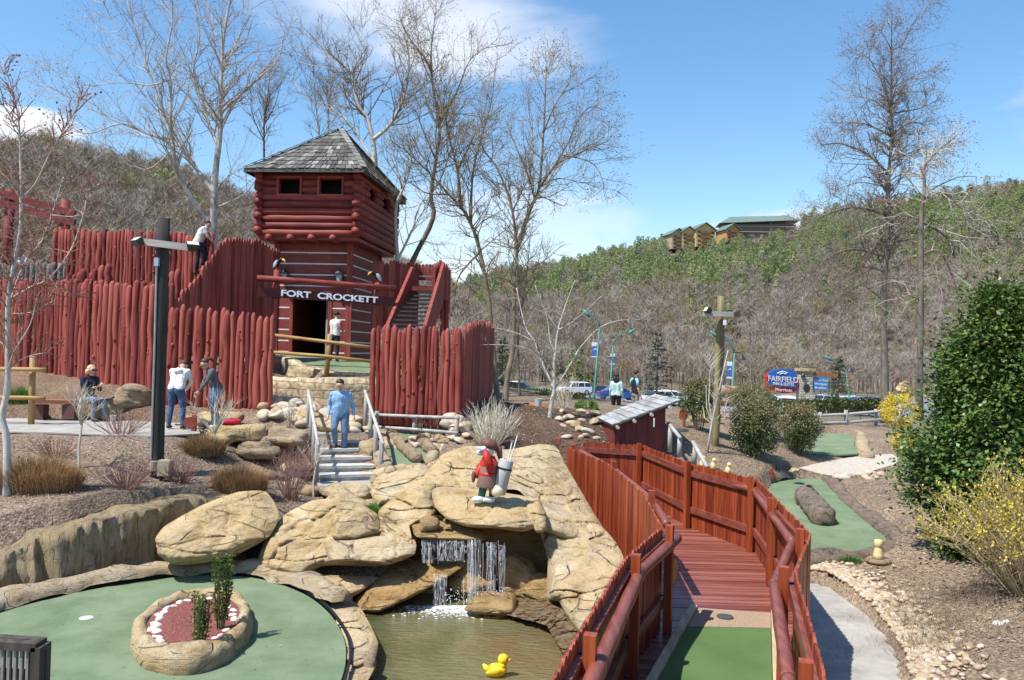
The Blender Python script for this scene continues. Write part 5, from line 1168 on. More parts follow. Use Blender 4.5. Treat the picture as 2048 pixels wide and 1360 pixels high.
tree('white barked sycamore spreading over the left palisades', [
 ([(427,520),(428,385),(434,318),(440,270),(441,226),(443,148),(448,71),(465,-30),(470,-90)], .28, .05),
 ([(428,392),(399,346),(353,279),(328,226),(300,148),(272,64),(250,-20)], .19, .03),
 ([(441,228),(487,184),(522,152),(558,116),(571,46)], .13, .02), ([(434,289),(420,254),(395,176),(388,131),(399,70),(383,-20)], .14, .03),
 ([(350,283),(300,270),(244,247),(176,268),(134,247)], .09, .015), ([(374,440),(357,353),(348,296),(342,247),(341,159),(332,116),(345,40),(340,-40)], .15, .03),
 ([(429,381),(455,353),(494,332)], .07, .02), ([(430,424),(484,392),(508,364)], .07, .02), ([(374,290),(282,262),(226,240),(150,200),(90,170)], .07, .01), ([(300,148),(250,120),(190,90)], .06, .01),
 ([(345,300),(290,340),(226,296),(160,270)], .06, .012), ([(340,159),(300,170),(240,165),(165,170),(95,130)], .06, .01), ([(443,148),(470,90),(500,20)], .07, .015),([(300,148),(235,60),(200,-10)], .06, .012),([(395,176),(360,90),(325,20)], .07, .012)],
 34, BARKW, M('white_twigs', (.36, .315, .27), (.46, .42, .37), 2, .9), 1, (1.3, 3.0), 2, .92, .12, BUDR, 1.15)
tree('pale sycamore rising directly behind the blockhouse roof', [([(748,470),(750,326),(738,247),(716,207),(703,150),(672,119),(636,80)], .22, .03), ([(744,280),(782,247),(809,190),(818,115),(805,60)], .15, .02),
 ([(716,207),(720,150),(722,90),(725,50)], .08, .015), ([(703,150),(670,140),(620,130),(590,120)], .06, .012), ([(782,247),(830,200),(860,160)], .06, .012), ([(752,330),(722,282),(690,237),(665,222),(600,180),(585,150)], .10, .015)], 33, BARKL, TWIGT, 2, (1.1, 2.4), 2, 1.0, .16, None, 1.5, group=GT)
tree('slim grey tree behind the left slope of the blockhouse roof', [([(531,500),(530,400),(528,250),(535,200),(540,140)], .12, .02), ([(530,260),(550,210),(565,150)], .06, .012), ([(530,300),(505,230),(500,180)], .05, .012)], 36, BARKG, TWIGT, 3, (.8, 1.7), 2, 1.0, .2, None, 1.7, group=GT)
tree('thin pale tree seen above the left eave of the blockhouse', [([(655,420),(657,230),(662,170),(668,110)], .09, .02), ([(640,400),(637,260),(630,190),(626,130)], .08, .015), ([(657,232),(640,190),(610,160)], .05, .01)], 36, BARKL, TWIGT, 4, (.7, 1.5), 2, 1.0, .2, None, 1.6, group=GT)
tree('tall leaning tree just right of the blockhouse, with a knotted bend', [([(800,600),(824,525),(866,437),(862,388),(875,300),(879,247),(866,176),(857,128),(818,75),(800,40)], .2, .025), ([(879,247),(897,215),(915,180),(941,119),(985,88)], .1, .012),
 ([(866,176),(862,110),(868,50),(870,25)], .08, .012), ([(862,388),(885,350),(905,290)], .07, .015), ([(870,330),(850,270),(830,215)], .07, .012)], 32, BARKG, TWIGT, 5, (1.1, 2.4), 2, 1.05, .16, BUDO, 1.5, group=GT)
tree('pale forked tree whose stems show right of the tower wall', [([(800,580),(795,520),(791,423),(805,380),(818,344),(826,287)], .17, .03), ([(803,520),(822,465),(836,420),(850,400),(880,410)], .09, .015), ([(805,380),(790,320),(775,270)], .07, .012)], 30, BARKL, TWIGT, 6, (.9, 2.0), 2, .9, .16, None, 1.2, group=GT)
tree('big slanting tree with long limbs reaching left over the stairs', [([(995,800),(989,730),(984,670),(976,587),(954,480),(928,423),(897,388),(853,340),(809,300),(785,285)], .2, .02), ([(923,416),(915,340),(897,273),(884,212),(844,119),(835,80)], .11, .012),
 ([(940,450),(945,353),(959,287),(981,212),(994,115)], .1, .012), ([(897,388),(850,385),(800,350)], .06, .012), ([(960,500),(935,530),(915,560),(905,620)], .08, .03), ([(915,340),(935,300),(960,250),(1000,215)], .06, .012)], 30, BARKT, TWIGT, 7, (1.1, 2.3), 2, 1.0, .14, BUDO, 1.5, group=GT)
tree('broad forked tree right of the palisade against open sky', [([(1010,806),(1016,748),(1026,695),(1029,591),(1034,520),(1025,423),(998,344),(968,300),(955,270)], .2, .025), ([(1035,500),(1060,419),(1078,375),(1087,265),(1091,176),(1092,140)], .15, .015),
 ([(1080,372),(1117,357),(1162,366)], .07, .012), ([(1080,370),(1110,330),(1135,287),(1166,225),(1205,205)], .09, .012), ([(1070,392),(1055,350),(1030,290),(1010,240)], .08, .012), ([(1087,265),(1110,210),(1150,150)], .06, .012), ([(1110,330),(1170,300),(1225,280)], .06, .01), ([(1025,423),(1045,380),(1065,330),(1064,230)], .06, .012), ([(1120,310),(1190,330),(1215,400)], .05, .01)], 29, BARKT, TWIGT, 8, (1.0, 2.3), 2, 1.05, .12, BUDO, 1.7, group=GT)
tree('slender grey tree standing behind the right end of the palisade', [([(1040,800),(1036,700),(1040,640),(1052,560),(1060,480)], .1, .02), ([(1040,640),(1015,590),(1000,540)], .05, .012), ([(1045,600),(1080,540),(1100,500)], .05, .012)], 31, BARKG, TWIGG, 9, (.8, 1.8), 2, .9, .14, None, 1.4, group=GT)
tree('small pale barked tree growing from the dark mulch mound', [([(1098,842),(1104,800),(1108,780),(1108,730),(1111,704),(1116,660),(1135,600),(1150,560)], .115, .012), ([(1108,776),(1083,722),(1069,683),(1053,660),(1043,623),(1033,576)], .07, .01),
 ([(1108,778),(1130,746),(1150,713),(1162,693),(1200,655),(1245,640),(1290,640)], .055, .008), ([(1100,770),(1083,735),(1060,700),(1010,690),(960,690)], .045, .008), ([(1111,704),(1100,680),(1095,640),(1080,590)], .045, .008), ([(1150,713),(1190,715),(1235,712)], .03, .006), ([(1116,660),(1090,620),(1070,570)], .035, .007), ([(1069,683),(1030,665),(985,655)], .03, .006), ([(1116,660),(1150,640),(1205,590)], .035, .007)], 22, BARKL, TWIGG, 10, (.5, 1.0), 2, .8, .03, None, 1.5)
tree('tallest bare tree on the right, dotted with dry seed heads', [([(1771,835),(1769,700),(1767,600),(1774,485),(1776,375),(1783,273),(1783,176),(1783,35)], .32, .035), ([(1772,340),(1736,309),(1679,287),(1639,291)], .13, .015), ([(1776,282),(1728,247),(1670,247)], .1, .012),
 ([(1781,215),(1767,172),(1736,115),(1710,117)], .1, .012), ([(1784,235),(1842,216),(1855,200)], .07, .012), ([(1787,335),(1825,304),(1856,291)], .09, .012), ([(1767,432),(1705,415),(1635,437),(1600,470)], .12, .015), ([(1763,516),(1705,498),(1648,520),(1610,550)], .11, .015), ([(1766,545),(1714,534),(1670,575)], .08, .012),
 ([(1783,120),(1805,90),(1825,48),(1864,4)], .05, .01), ([(1779,240),(1745,200),(1700,190)], .06, .01), ([(1783,176),(1815,160),(1850,140)], .05, .01), ([(1776,375),(1720,365),(1670,380)], .06, .012), ([(1783,273),(1820,245),(1850,250)], .06, .01), ([(1783,90),(1760,60),(1745,70)], .04, .01), ([(1767,600),(1720,570),(1680,600)], .08, .015), ([(1768,640),(1800,600),(1822,560)], .07, .015)], 38, BARKG, TWIGG, 11, (1.0, 2.2), 2, 1.15, .08, BUDP, 2.3)
tree('leaning bare tree with long drooping pale boughs behind the holly', [([(1838,830),(1842,600),(1842,441),(1849,375),(1849,335),(1869,309),(1913,271)], .24, .03), ([(1850,410),(1886,384),(1926,419),(1960,430),(1990,480)], .1, .015), ([(1845,450),(1895,476),(1935,520),(1950,545)], .1, .015), ([(1842,520),(1878,503),(1908,560),(1915,600)], .1, .015),
 ([(1851,395),(1915,355),(1968,355)], .06, .01), ([(1842,480),(1870,440),(1930,440),(1985,440)], .08, .012), ([(1842,560),(1880,550),(1900,580)], .07, .012), ([(1842,441),(1800,430),(1770,450)], .06, .012), ([(1926,419),(1940,470),(1960,540)], .05, .01), ([(1842,620),(1800,590),(1780,640)], .06, .012)], 34, BARKG, M('pale_drooping_twigs', (.4, .36, .3), (.52, .48, .42), 2, .9), 12, (1.0, 2.2), 2, .95, -.06, BUDP, 1.5)
tree('young pale barked tree in the left foreground with red buds', [([(15,990),(13,878),(4,836),(13,788),(16,740),(16,693),(16,606),(24,550),(40,463),(42,399),(42,356),(40,293),(37,240),(25,180),(5,120)], .105, .01), ([(18,634),(26,584),(53,518),(82,484),(103,430),(127,354)], .035, .008),
 ([(42,399),(71,367),(95,317),(119,274),(140,240),(162,200)], .03, .006), ([(26,600),(60,575),(100,555),(143,497),(169,420),(175,383),(201,367)], .035, .006), ([(16,740),(30,700),(60,650),(75,590)], .03, .006), ([(42,399),(25,370),(22,340)], .015, .005), ([(103,430),(159,430),(170,385)], .015, .005),
 ([(16,700),(-20,640),(-45,540),(-60,400)], .03, .006), ([(20,634),(60,625),(110,600)], .02, .005), ([(16,740),(50,715),(95,705)], .02, .005), ([(37,270),(20,230),(-10,190)], .014, .004), ([(100,555),(120,580),(150,590)], .015, .004)], 13, BARKW, TWIGR, 13, (.25, .65), 1, .9, .12, BUDR, 4.2)
# ---------------------------------------------------------------- bare shrubs and saplings
def twig_shrub(label, p, w_, h, n, r, mat, seed, sub=5, flop=.2, cat='shrub', name='bare_shrub', group=None, stem=0, leafm=None, leafn=0, lsize=.03):
    rr = random.Random(seed); mb = MB(); lf = MB()
    t = thing(name, label, cat, p, group)
    if stem: mb.tube([p-V(0, 0, .1), p+V(rr.uniform(-.03, .03), 0, stem*.5), p+V(.02, 0, stem)], [r*2.4, r*2.1, r*1.8], 7)
    b0 = p+V(0, 0, stem-.03)
    for i in range(n):
        a = rr.uniform(0, 6.28); q = rr.random()**.6; top = b0+V(math.cos(a)*q*w_/2, math.sin(a)*q*w_/2, (h-stem)*rr.uniform(.72, 1.05)*(1-.3*q*q)); b = b0+V(math.cos(a), math.sin(a), 0)*rr.uniform(0, .12)*w_*(0 if stem else 1)
        mid = b.lerp(top, .5)+V(math.cos(a)*q*w_*.06, math.sin(a)*q*w_*.06, .05*h)+V(rr.gauss(0, .03), rr.gauss(0, .03), 0)*h
        mb.tube([b, mid, top], [r, r*.75, r*.3], 4, cap=False)
        for k in range(sub):
            u_ = rr.uniform(.25, .97); s_ = b.lerp(mid, u_*2) if u_ < .5 else mid.lerp(top, u_*2-1); d = ((top-b).normalized()+V(rr.gauss(0, .55), rr.gauss(0, .55), rr.gauss(.1, .3)-flop*.3)).normalized(); e = s_+d*h*rr.uniform(.12, .3); mb.twig(s_, e, r*.5)
            if leafm:
                for _ in range(leafn): x = s_.lerp(e, rr.uniform(.1, 1.05)); ld = V(rr.gauss(0, 1), rr.gauss(0, 1), rr.gauss(.2, 1)).normalized(); lf.leaf(x, ld, ld.orthogonal(), lsize*rr.uniform(.7, 1.3), lsize*.35)
    mb.build('stems', mat, t)
    if leafm: lf.build('foliage', leafm, t)
    return t
g = onground
twig_shrub('pale sapling with a fan of twigs in front of the concrete walk', g(158,958,15.2), .95, 1.55, 15, .011, TWIGW, 1, 7, 0, 'sapling', 'sapling', stem=.85)
twig_shrub('pale multi-stemmed sapling before the woman in grey', g(428,880,17.3), 1.0, 1.35, 16, .011, TWIGW, 2, 8, 0, 'sapling', 'sapling', stem=.35)
twig_shrub('faint leafless sapling left of the stair handrail', g(578,872,18.0), .7, 1.2, 12, .007, TWIGG, 3, 6, 0, 'sapling', 'sapling', stem=.5)
twig_shrub('thin white sapling growing in front of the lower stair steps', g(628,980,16.3), .75, 1.2, 8, .009, TWIGW, 4, 6, 0, 'sapling', 'sapling', stem=.6)
twig_shrub('tan dried flower shrub against the right palisade', g(862,830,19.6), .8, .95, 14, .008, TWIGT, 5, 8, 0, leafm=BUDO, leafn=1)
twig_shrub('pale many-stemmed shrub cut like a broom beside the mulch mound', g(980,884,18.4), 1.55, 1.18, 120, .011, TWIGW, 6, 2, 0)
twig_shrub('yellow-tinged bare shrub behind the small pale tree', g(1128,815,25.5), 1.0, 1.2, 26, .012, TWIGW, 7, 5, 0, leafm=leafmat('yellow_buds', (.45, .36, .04), (.6, .5, .08)), leafn=1)
GS = 'dark red twig shrubs on the left mulch slope'
for i, (px, py, d, w_, h, lb) in enumerate(((580,995,15.6,.85,.8,'dark red twig shrub beside the bottom of the stairs'), (250,1000,13.8,1.2,.45,'low red twig shrub in the middle of the left slope'), (240,905,17.0,1.4,.45,'red twig shrub along the walk, left of the floodlight pole'), (110,935,15.6,1.0,.4,'sparse red twig shrub right of the young tree'),
      (600,905,17.2,.8,.6,'grey red twig shrub beside the upper stair rail'), (535,880,17.8,.9,.5,'red twig shrub behind the tan grass clump'), (360,965,15.2,.8,.4,'small red twig shrub at the floodlight pole'))):
    twig_shrub(lb, g(px, py, d), w_*1.15, h*1.3, 75, .0055, TWIGR, 20+i, 6, .2, group=GS)
def grass(label, p, w_, h, n, seed, c1=(.25, .14, .065), c2=(.5, .335, .175), dep=None):
    rr = random.Random(seed); mb = MB(); dep = dep or w_
    for i in range(n):
        a = rr.uniform(0, 6.28); q = rr.random()**.5; b = p+V(math.cos(a)*q*w_*.42, math.sin(a)*q*dep*.42, -.03); hh = h*rr.uniform(.45, 1.15)*(1-.35*q*q); d = V(math.cos(a)*q+rr.gauss(0, .4), math.sin(a)*q+rr.gauss(0, .4), 0)
        mid = b+V(0, 0, hh*.62)+d*.1*h; top = b+V(0, 0, hh*.95)+d*.36*h; s_ = V(-d.y, d.x, 0)
        if s_.length < .01: s_ = V(1, 0, 0)
        s_ = s_.normalized()*.006; B = len(mb.v); mb.v += [tuple(b-s_), tuple(b+s_), tuple(mid+s_*.8), tuple(mid-s_*.8), tuple(top)]; mb.f += [(B, B+1, B+2, B+3), (B+3, B+2, B+4)]; mb.m += [0, 0]
    t = thing('grass_clump', label, 'ornamental grass', p, 'dry grass clumps'); mb.build('blades', leafmat('dry_blades', c1, c2, trans=.25), t); return t
grass('wide tan dry grass clump at the left picture edge', g(75,1058,13.3), 1.6, .66, 3600, 1, dep=.8)
grass('tan dry grass clump above the tilted slab boulder', g(480,985,15.2), 1.15, .58, 2600, 2, dep=.8)
grass('smaller tan grass clump behind the other two, near the walk', g(405,925,16.8), 1.0, .5, 1800, 3, (.18, .11, .05), (.36, .25, .12), dep=.7)
grass('bright green grass tuft on soil by the path', g(1700,1130,14.3), .42, .16, 500, 4, (.05, .16, .02), (.14, .3, .05))
grass('little green tuft between the waterfall boulders', W(742,1016,14.2)+V(0, 0, -.1), .5, .25, 500, 5, (.05, .16, .02), (.14, .3, .05))
grass('green weed clump on the bank below the left palisade', g(42,818,20.5), .75, .5, 700, 6, (.05, .14, .02), (.12, .26, .04))
# ---------------------------------------------------------------- leafy shrubs
def leafy(label, p, ctr, rad, n, L_, mats, seed, stems=5, cat='shrub', name='leafy_shrub', nc=60, group=None, top=None, shell=.55, sm=None, flat=1.0):
    """ctr: crown centre, rad: crown radii; leaves sit in clumps through the outer crown."""
    rr = random.Random(seed); t = thing(name, label, cat, p, group); st = MB(); lf = MB(); ctr = Vector(ctr)
    cl = []
    for i in range(nc):
        v = V(rr.gauss(0, 1), rr.gauss(0, 1), rr.gauss(0, 1)).normalized()*rr.uniform(shell, 1)**.7; v = v*(1+.16*mnoise.noise(v*2.3+V(seed, 0, 0)))
        cl.append(ctr+V(v.x*rad[0], v.y*rad[1], v.z*rad[2]*flat))
    s_ = (rad[0]+rad[1]+rad[2])/3
    for i in range(n):
        c = cl[rr.randrange(nc)]; q = V(rr.gauss(0, 1), rr.gauss(0, 1), rr.gauss(0, 1))*s_*.13; x = c+q; out = (x-ctr).normalized()
        d = (out*.7+V(rr.gauss(0, .7), rr.gauss(0, .7), rr.gauss(0, .7))).normalized(); nn = (out+V(rr.gauss(0, .6), rr.gauss(0, .6), .6)).normalized()
        h = (x.z-ctr.z)/rad[2]; mi = 1 if (len(mats) > 1 and h+rr.gauss(0, .3) > (top if top is not None else .25)) else 0
        lf.leaf(x, d, nn, L_*rr.uniform(.7, 1.3), L_*.3, mi)
    for i in range(stems):
        a = rr.uniform(0, 6.28); b = Vector(p)+V(math.cos(a)*rad[0]*.15, math.sin(a)*rad[1]*.15, -.1); e = ctr+V(math.cos(a)*rad[0]*.6, math.sin(a)*rad[1]*.6, rad[2]*rr.uniform(-.2, .5))
        st.tube([b, b.lerp(e, .5)+V(0, 0, .1*s_), e], [.035*s_, .025*s_, .01], 6)
    for i in range(stems*5):
        c = cl[rr.randrange(nc)]; st.twig(Vector(ctr)+(c-ctr)*.2-V(0, 0, rad[2]*.3), c, .014*s_)
    st.build('stems', sm or BARKG, t); lf.build('foliage', mats, t); return t
HOL = leafmat('glossy_holly_leaves', (.04, .09, .018), (.125, .21, .05), rough=.4, spec=.3, trans=.15); HOL2 = leafmat('new_holly_leaves', (.05, .1, .02), (.14, .17, .04), rough=.5, spec=.25, trans=.2)
SHG = leafmat('shrub_leaves', (.055, .08, .025), (.13, .16, .055), rough=.4, spec=.4, trans=.2); SHB = leafmat('bronze_shrub_leaves', (.15, .13, .05), (.28, .24, .12), rough=.5, trans=.2)
hb = g(1905,1125,13.4)
def cone_bush(label, p, prof, n, L_, mats, seed, lean=(0, 0)):
    rr = random.Random(seed); t = thing('holly_tree', label, 'holly', p); st = MB(); lf = MB(); H = prof[-1][0]; cl = []
    for i in range(420):
        h = H*rr.random()**.95; R0 = interp(prof, h); a = rr.uniform(0, 6.28); q = rr.uniform(.22, 1.0)**.5*(1+.42*mnoise.noise(V(math.cos(a)*2, math.sin(a)*2, h*1.4))); cl.append(p+V(math.cos(a)*R0*q+lean[0]*h, math.sin(a)*R0*q+lean[1]*h, h))
    for i in range(n):
        c = cl[rr.randrange(len(cl))]; sg = .1+.07*(i % 3); x = c+V(rr.gauss(0, sg), rr.gauss(0, sg), rr.gauss(0, sg*.9)); out = V(x.x-p.x, x.y-p.y, .25).normalized()
        d = (out*.8+V(rr.gauss(0, .6), rr.gauss(0, .6), rr.gauss(-.1, .6))).normalized(); nn = (out*.6+V(rr.gauss(0, .5), rr.gauss(0, .5), .8)).normalized(); lf.leaf(x, d, nn, L_*rr.uniform(.7, 1.25), L_*.3, 1 if rr.random() < .22+.3*((x.z-p.z)/H)**2 else 0)
    st.tube([p-V(0, 0, .1), p+V(.05, 0, H*.4), p+V(lean[0]*H, lean[1]*H, H*.9)], [.11, .08, .02], 8)
    for c in cl[::3]: st.twig(p+V(lean[0]*c.z, 0, max(.1, (c.z-p.z)*.75)), c, .012)
    st.build('trunk', BARKG, t); lf.build('crown', mats, t); return t
hb = V(hb.x+.9, hb.y+.4, hb.z)
cone_bush('big dark green holly tree with glossy leaves on the right slope', hb, ((0, .5), (.3, .88), (1.0, 1.22), (2.2, 1.2), (2.9, .98), (3.7, .62), (4.2, .32), (4.55, .05)), 56000, .095, [HOL, HOL2], 3, (.02, 0))
SG = 'clipped evergreen shrubs on the right mound'
def bush(label, px0, px1, py0, py1, d, seed, n=5200, mats=(SHG, SHB), base=None, L_=.065, **k):
    c = W((px0+px1)/2, (py0+py1)/2, d); w_ = (px1-px0)*d/FPX/2; h = (py1-py0)*d/FPX/2; b = g((px0+px1)/2, base or py1, d); return leafy(label, b, c, (w_*.92, w_*.92, h*.92), int(n*1.5), L_*.85, list(mats), seed, group=SG, nc=190, shell=.3, **k)
bush('clipped shrub with bronze top, nearest and largest on the right mound', 1458,1560,784,912, 22.3, 1, 9500, base=914, stems=8)
bush('clipped shrub to the right of the largest one on the mound', 1556,1646,802,902, 24.8, 2, 8200, base=906, stems=8)
bush('bronze topped shrub half hidden behind the largest one', 1455,1560,762,840, 26, 3, 5200, base=865)
bush('green shrub on bare stems left of the grey-green pole', 1356,1438,752,834, 23.4, 4, 5200, base=872, stems=9)
leafy('round bright green dwarf bush behind the shingled shed', g(1172,836,26.5), W(1172,818,26.5), (.42, .42, .3), 3600, .05, [leafmat('bright_green_leaves', (.07, .15, .02), (.16, .26, .04))], 6, name='round_bush')
FOR = leafmat('yellow_blossom', (.55, .42, .03), (.75, .6, .08), trans=.35); FG = leafmat('yellow_green_buds', (.34, .3, .06), (.5, .42, .08), trans=.3)
leafy('yellow flowering shrub between the holly and the far fence', g(1802,860,26.5), W(1800,822,26.5), (.62, .6, .55), 3600, .06, [FOR], 7, name='flowering_shrub')
leafy('small yellow flowering shrub tucked beside the holly edge', g(1800,905,23.5), W(1806,885,23.5), (.3, .3, .32), 900, .06, [FOR], 8, name='flowering_shrub')
def forsythia(label, p, seed):
    rr = random.Random(seed); t = thing('forsythia_shrub', label, 'shrub', p); st = MB(); lf = MB()
    for i in range(270):
        a = rr.uniform(0, 6.28); q = rr.random()**.6; top = p+V(math.cos(a)*q*1.75, math.sin(a)*q*1.1, rr.uniform(1.15, 2.0)*(1-.45*q*q)); b = p+V(math.cos(a)*.25*q, math.sin(a)*.25*q, -.05); mid = b.lerp(top, .55)+V(0, 0, .22)
        st.tube([b, mid, top], [.011, .008, .003], 4, cap=False)
        for k in range(9):
            u_ = rr.uniform(.2, 1); s_ = b.lerp(mid, u_*2) if u_ < .5 else mid.lerp(top, u_*2-1); d = ((top-b).normalized()*.6+V(rr.gauss(0, .6), rr.gauss(0, .6), rr.gauss(.1, .4))).normalized(); e = s_+d*rr.uniform(.15, .42); st.twig(s_, e, .0045)
            for _ in range(7 if u_ > .5 else 1):
                x = s_.lerp(e, rr.uniform(.2, 1.05)); ld = V(rr.gauss(0, 1), rr.gauss(0, 1), rr.gauss(.2, 1)).normalized(); lf.leaf(x, ld, ld.orthogonal(), rr.uniform(.028, .05), .014, 0 if rr.random() < .6 else 1)
    st.build('stems', M('tan_stems', (.34, .27, .15), (.46, .38, .24), 3, .9), t); lf.build('blossom', [FOR, FG], t)
p = g(2020,1175,11.4); forsythia('tan stemmed shrub dotted with yellow blossom before the holly', V(p.x+.35, p.y, p.z), 5)
# dry twigs and litter on the right slope
rr = random.Random(31); mb = MB()
for i in range(2600):
    px, py = rr.gauss(1890, 85), rr.uniform(1165, 1270); q = W(px, py, 12.2-(py-1165)*.018); b = V(q.x, q.y, gz(q.x, q.y)-.01) if i % 13 == 0 else None
    if b is None:
        b = lastb+V(rr.gauss(0, .07), rr.gauss(0, .07), 0)
    lastb = b; d = V(rr.gauss(0, .5), rr.gauss(0, .5), 1).normalized(); mb.twig(b, b+d*rr.uniform(.08, .3), .003)
tag(mb.build('undergrowth', TWIGT), 'thin dry twigs covering the soil below the holly', kind='stuff')
CHIP = leafmat('wood_chips', (.1, .06, .04), (.46, .36, .26), trans=0, rough=.9)
mb = MB(); n = 0; XY = []
while len(XY) < 26000:
    d = rr.uniform(9.5, 24)**1.0; px = rr.uniform(-60, 2100); r_ = ray(px, 700); x, y = r_.x/r_.y*d, d
    if (px < 640 and y > 11.2 and y < 19) or (px > 1380 and y < 24) or (925 < px < 1230 and 18.5 < y < 25): XY.append((x, y))
ZZ = gz_arr(np.array([q[0] for q in XY]), np.array([q[1] for q in XY])); bad = np.zeros(len(XY), bool); X_ = np.array([q[0] for q in XY]); Y_ = np.array([q[1] for q in XY])
for poly, pl, drop, mg in CARVE: bad |= inside(grow(poly, mg+.25), X_, Y_)
for (x, y), z, b_ in zip(XY, ZZ, bad):
    if b_: continue
    d = V(rr.gauss(0, 1), rr.gauss(0, 1), rr.gauss(0, .25)).normalized(); mb.leaf(V(x, y, z+.02+mnoise.noise((x*1.3, y*1.3, 0))*.035), d, V(rr.gauss(0, .4), rr.gauss(0, .4), 1), rr.uniform(.025, .075), rr.uniform(.006, .018))
for i in range(130):
    p = WZ(rr.uniform(0, 690), rr.uniform(1150, 1360), -3.692)
    if inside(greenA, np.array([p.x]), np.array([p.y]))[0]: d = V(rr.gauss(0, 1), rr.gauss(0, 1), .05).normalized(); mb.leaf(p, d, V(0, 0, 1), rr.uniform(.012, .04), rr.uniform(.004, .012))
tag(mb.build('wood_chips', CHIP), 'scattered bark chips and dry leaves over the mulch beds', kind='stuff')
# conifers beyond the mound
def conifer(label, p, h, w_, n, mat, seed, name='conifer', gap=.0):
    rr = random.Random(seed); t = thing(name, label, 'tree', p); st = MB(); lf = MB(); st.tube([p-V(0, 0, .2), p+V(0, 0, h)], [.02*h, .004*h], 7)
    for i in range(n):
        q = rr.random()**1.3; z = h*(.08+.9*q); R0 = w_/2*(1-q)**.85*rr.uniform(.55, 1.08)+.03*h; a = rr.uniform(0, 6.28); b = p+V(0, 0, z); e = b+V(math.cos(a)*R0, math.sin(a)*R0, -R0*.12+rr.uniform(-.02, .05)*h); st.twig(b, e, .004*h)
        for k in range(10):
            x = b.lerp(e, rr.uniform(.25, 1.02)); d = ((e-b).normalized()+V(rr.gauss(0, .6), rr.gauss(0, .6), rr.gauss(0, .45))).normalized(); lf.leaf(x, d, V(rr.gauss(0, .5), rr.gauss(0, .5), 1), h*rr.uniform(.03, .06), h*.011)
    st.build('trunk', BARKG, t); lf.build('crown', mat, t); return t
conifer('sparse blue-green spruce standing beyond the walking couple', W(1313,800,44), 3.6, 2.5, 130, leafmat('spruce_needles', (.03, .055, .045), (.07, .1, .08)), 1, 'spruce_tree')
conifer('dense green conifer beside the small blue sign', W(1676,806,47), 2.7, 1.9, 190, leafmat('conifer_needles', (.04, .08, .025), (.09, .14, .04)), 2, 'conifer')
conifer('dark green conifer behind the bare trunks near the parked suv', W(1003,785,62), 4.2, 3.0, 170, leafmat('dark_conifer_needles', (.04, .08, .025), (.09, .14, .05)), 3, 'conifer')
# ---------------------------------------------------------------- people
SKIN = M('skin', (.5, .3, .21), (.56, .35, .25), 8, .55); EYE = M('eye', (.04, .03, .03), rough=.3); LIP = M('lips', (.42, .17, .14), rough=.5)
def cloth(name, c, k=.8): return M(name, [q*k for q in c], c, 9, .9, 1.6, 11)
def capsule(mb, a, b, ra, rb, n=12):
    d = (b-a); L_ = max(d.length, 1e-5); d = d/L_; pts = []; rad = []
    for q in (-1, -.8, -.45, 0): pts.append(a+d*ra*q); rad.append(max(.001, ra*math.sqrt(max(0, 1-q*q))))
    pts.append(a.lerp(b, .5)); rad.append((ra+rb)/2)
    for q in (0, .45, .8, 1): pts.append(b+d*rb*q); rad.append(max(.001, rb*math.sqrt(max(0, 1-q*q))))
    mb.tube(pts, rad, n)
BASE = dict(hip=(0, 0, .95), chest=(0, 0, 1.30), neck=(0, .0, 1.44), head=(0, -.02, 1.60), shL=(-.165, 0, 1.37), elL=(-.215, .02, 1.10), wrL=(-.235, -.06, .86), shR=(.165, 0, 1.37), elR=(.215, .02, 1.10), wrR=(.235, -.06, .86),
            hpL=(-.09, 0, .92), knL=(-.10, -.02, .50), anL=(-.10, .03, .08), hpR=(.09, 0, .92), knR=(.10, -.02, .50), anR=(.10, .03, .08), look=(0, -1, -.05), toeL=(-.02, -1, 0), toeR=(.02, -1, 0))
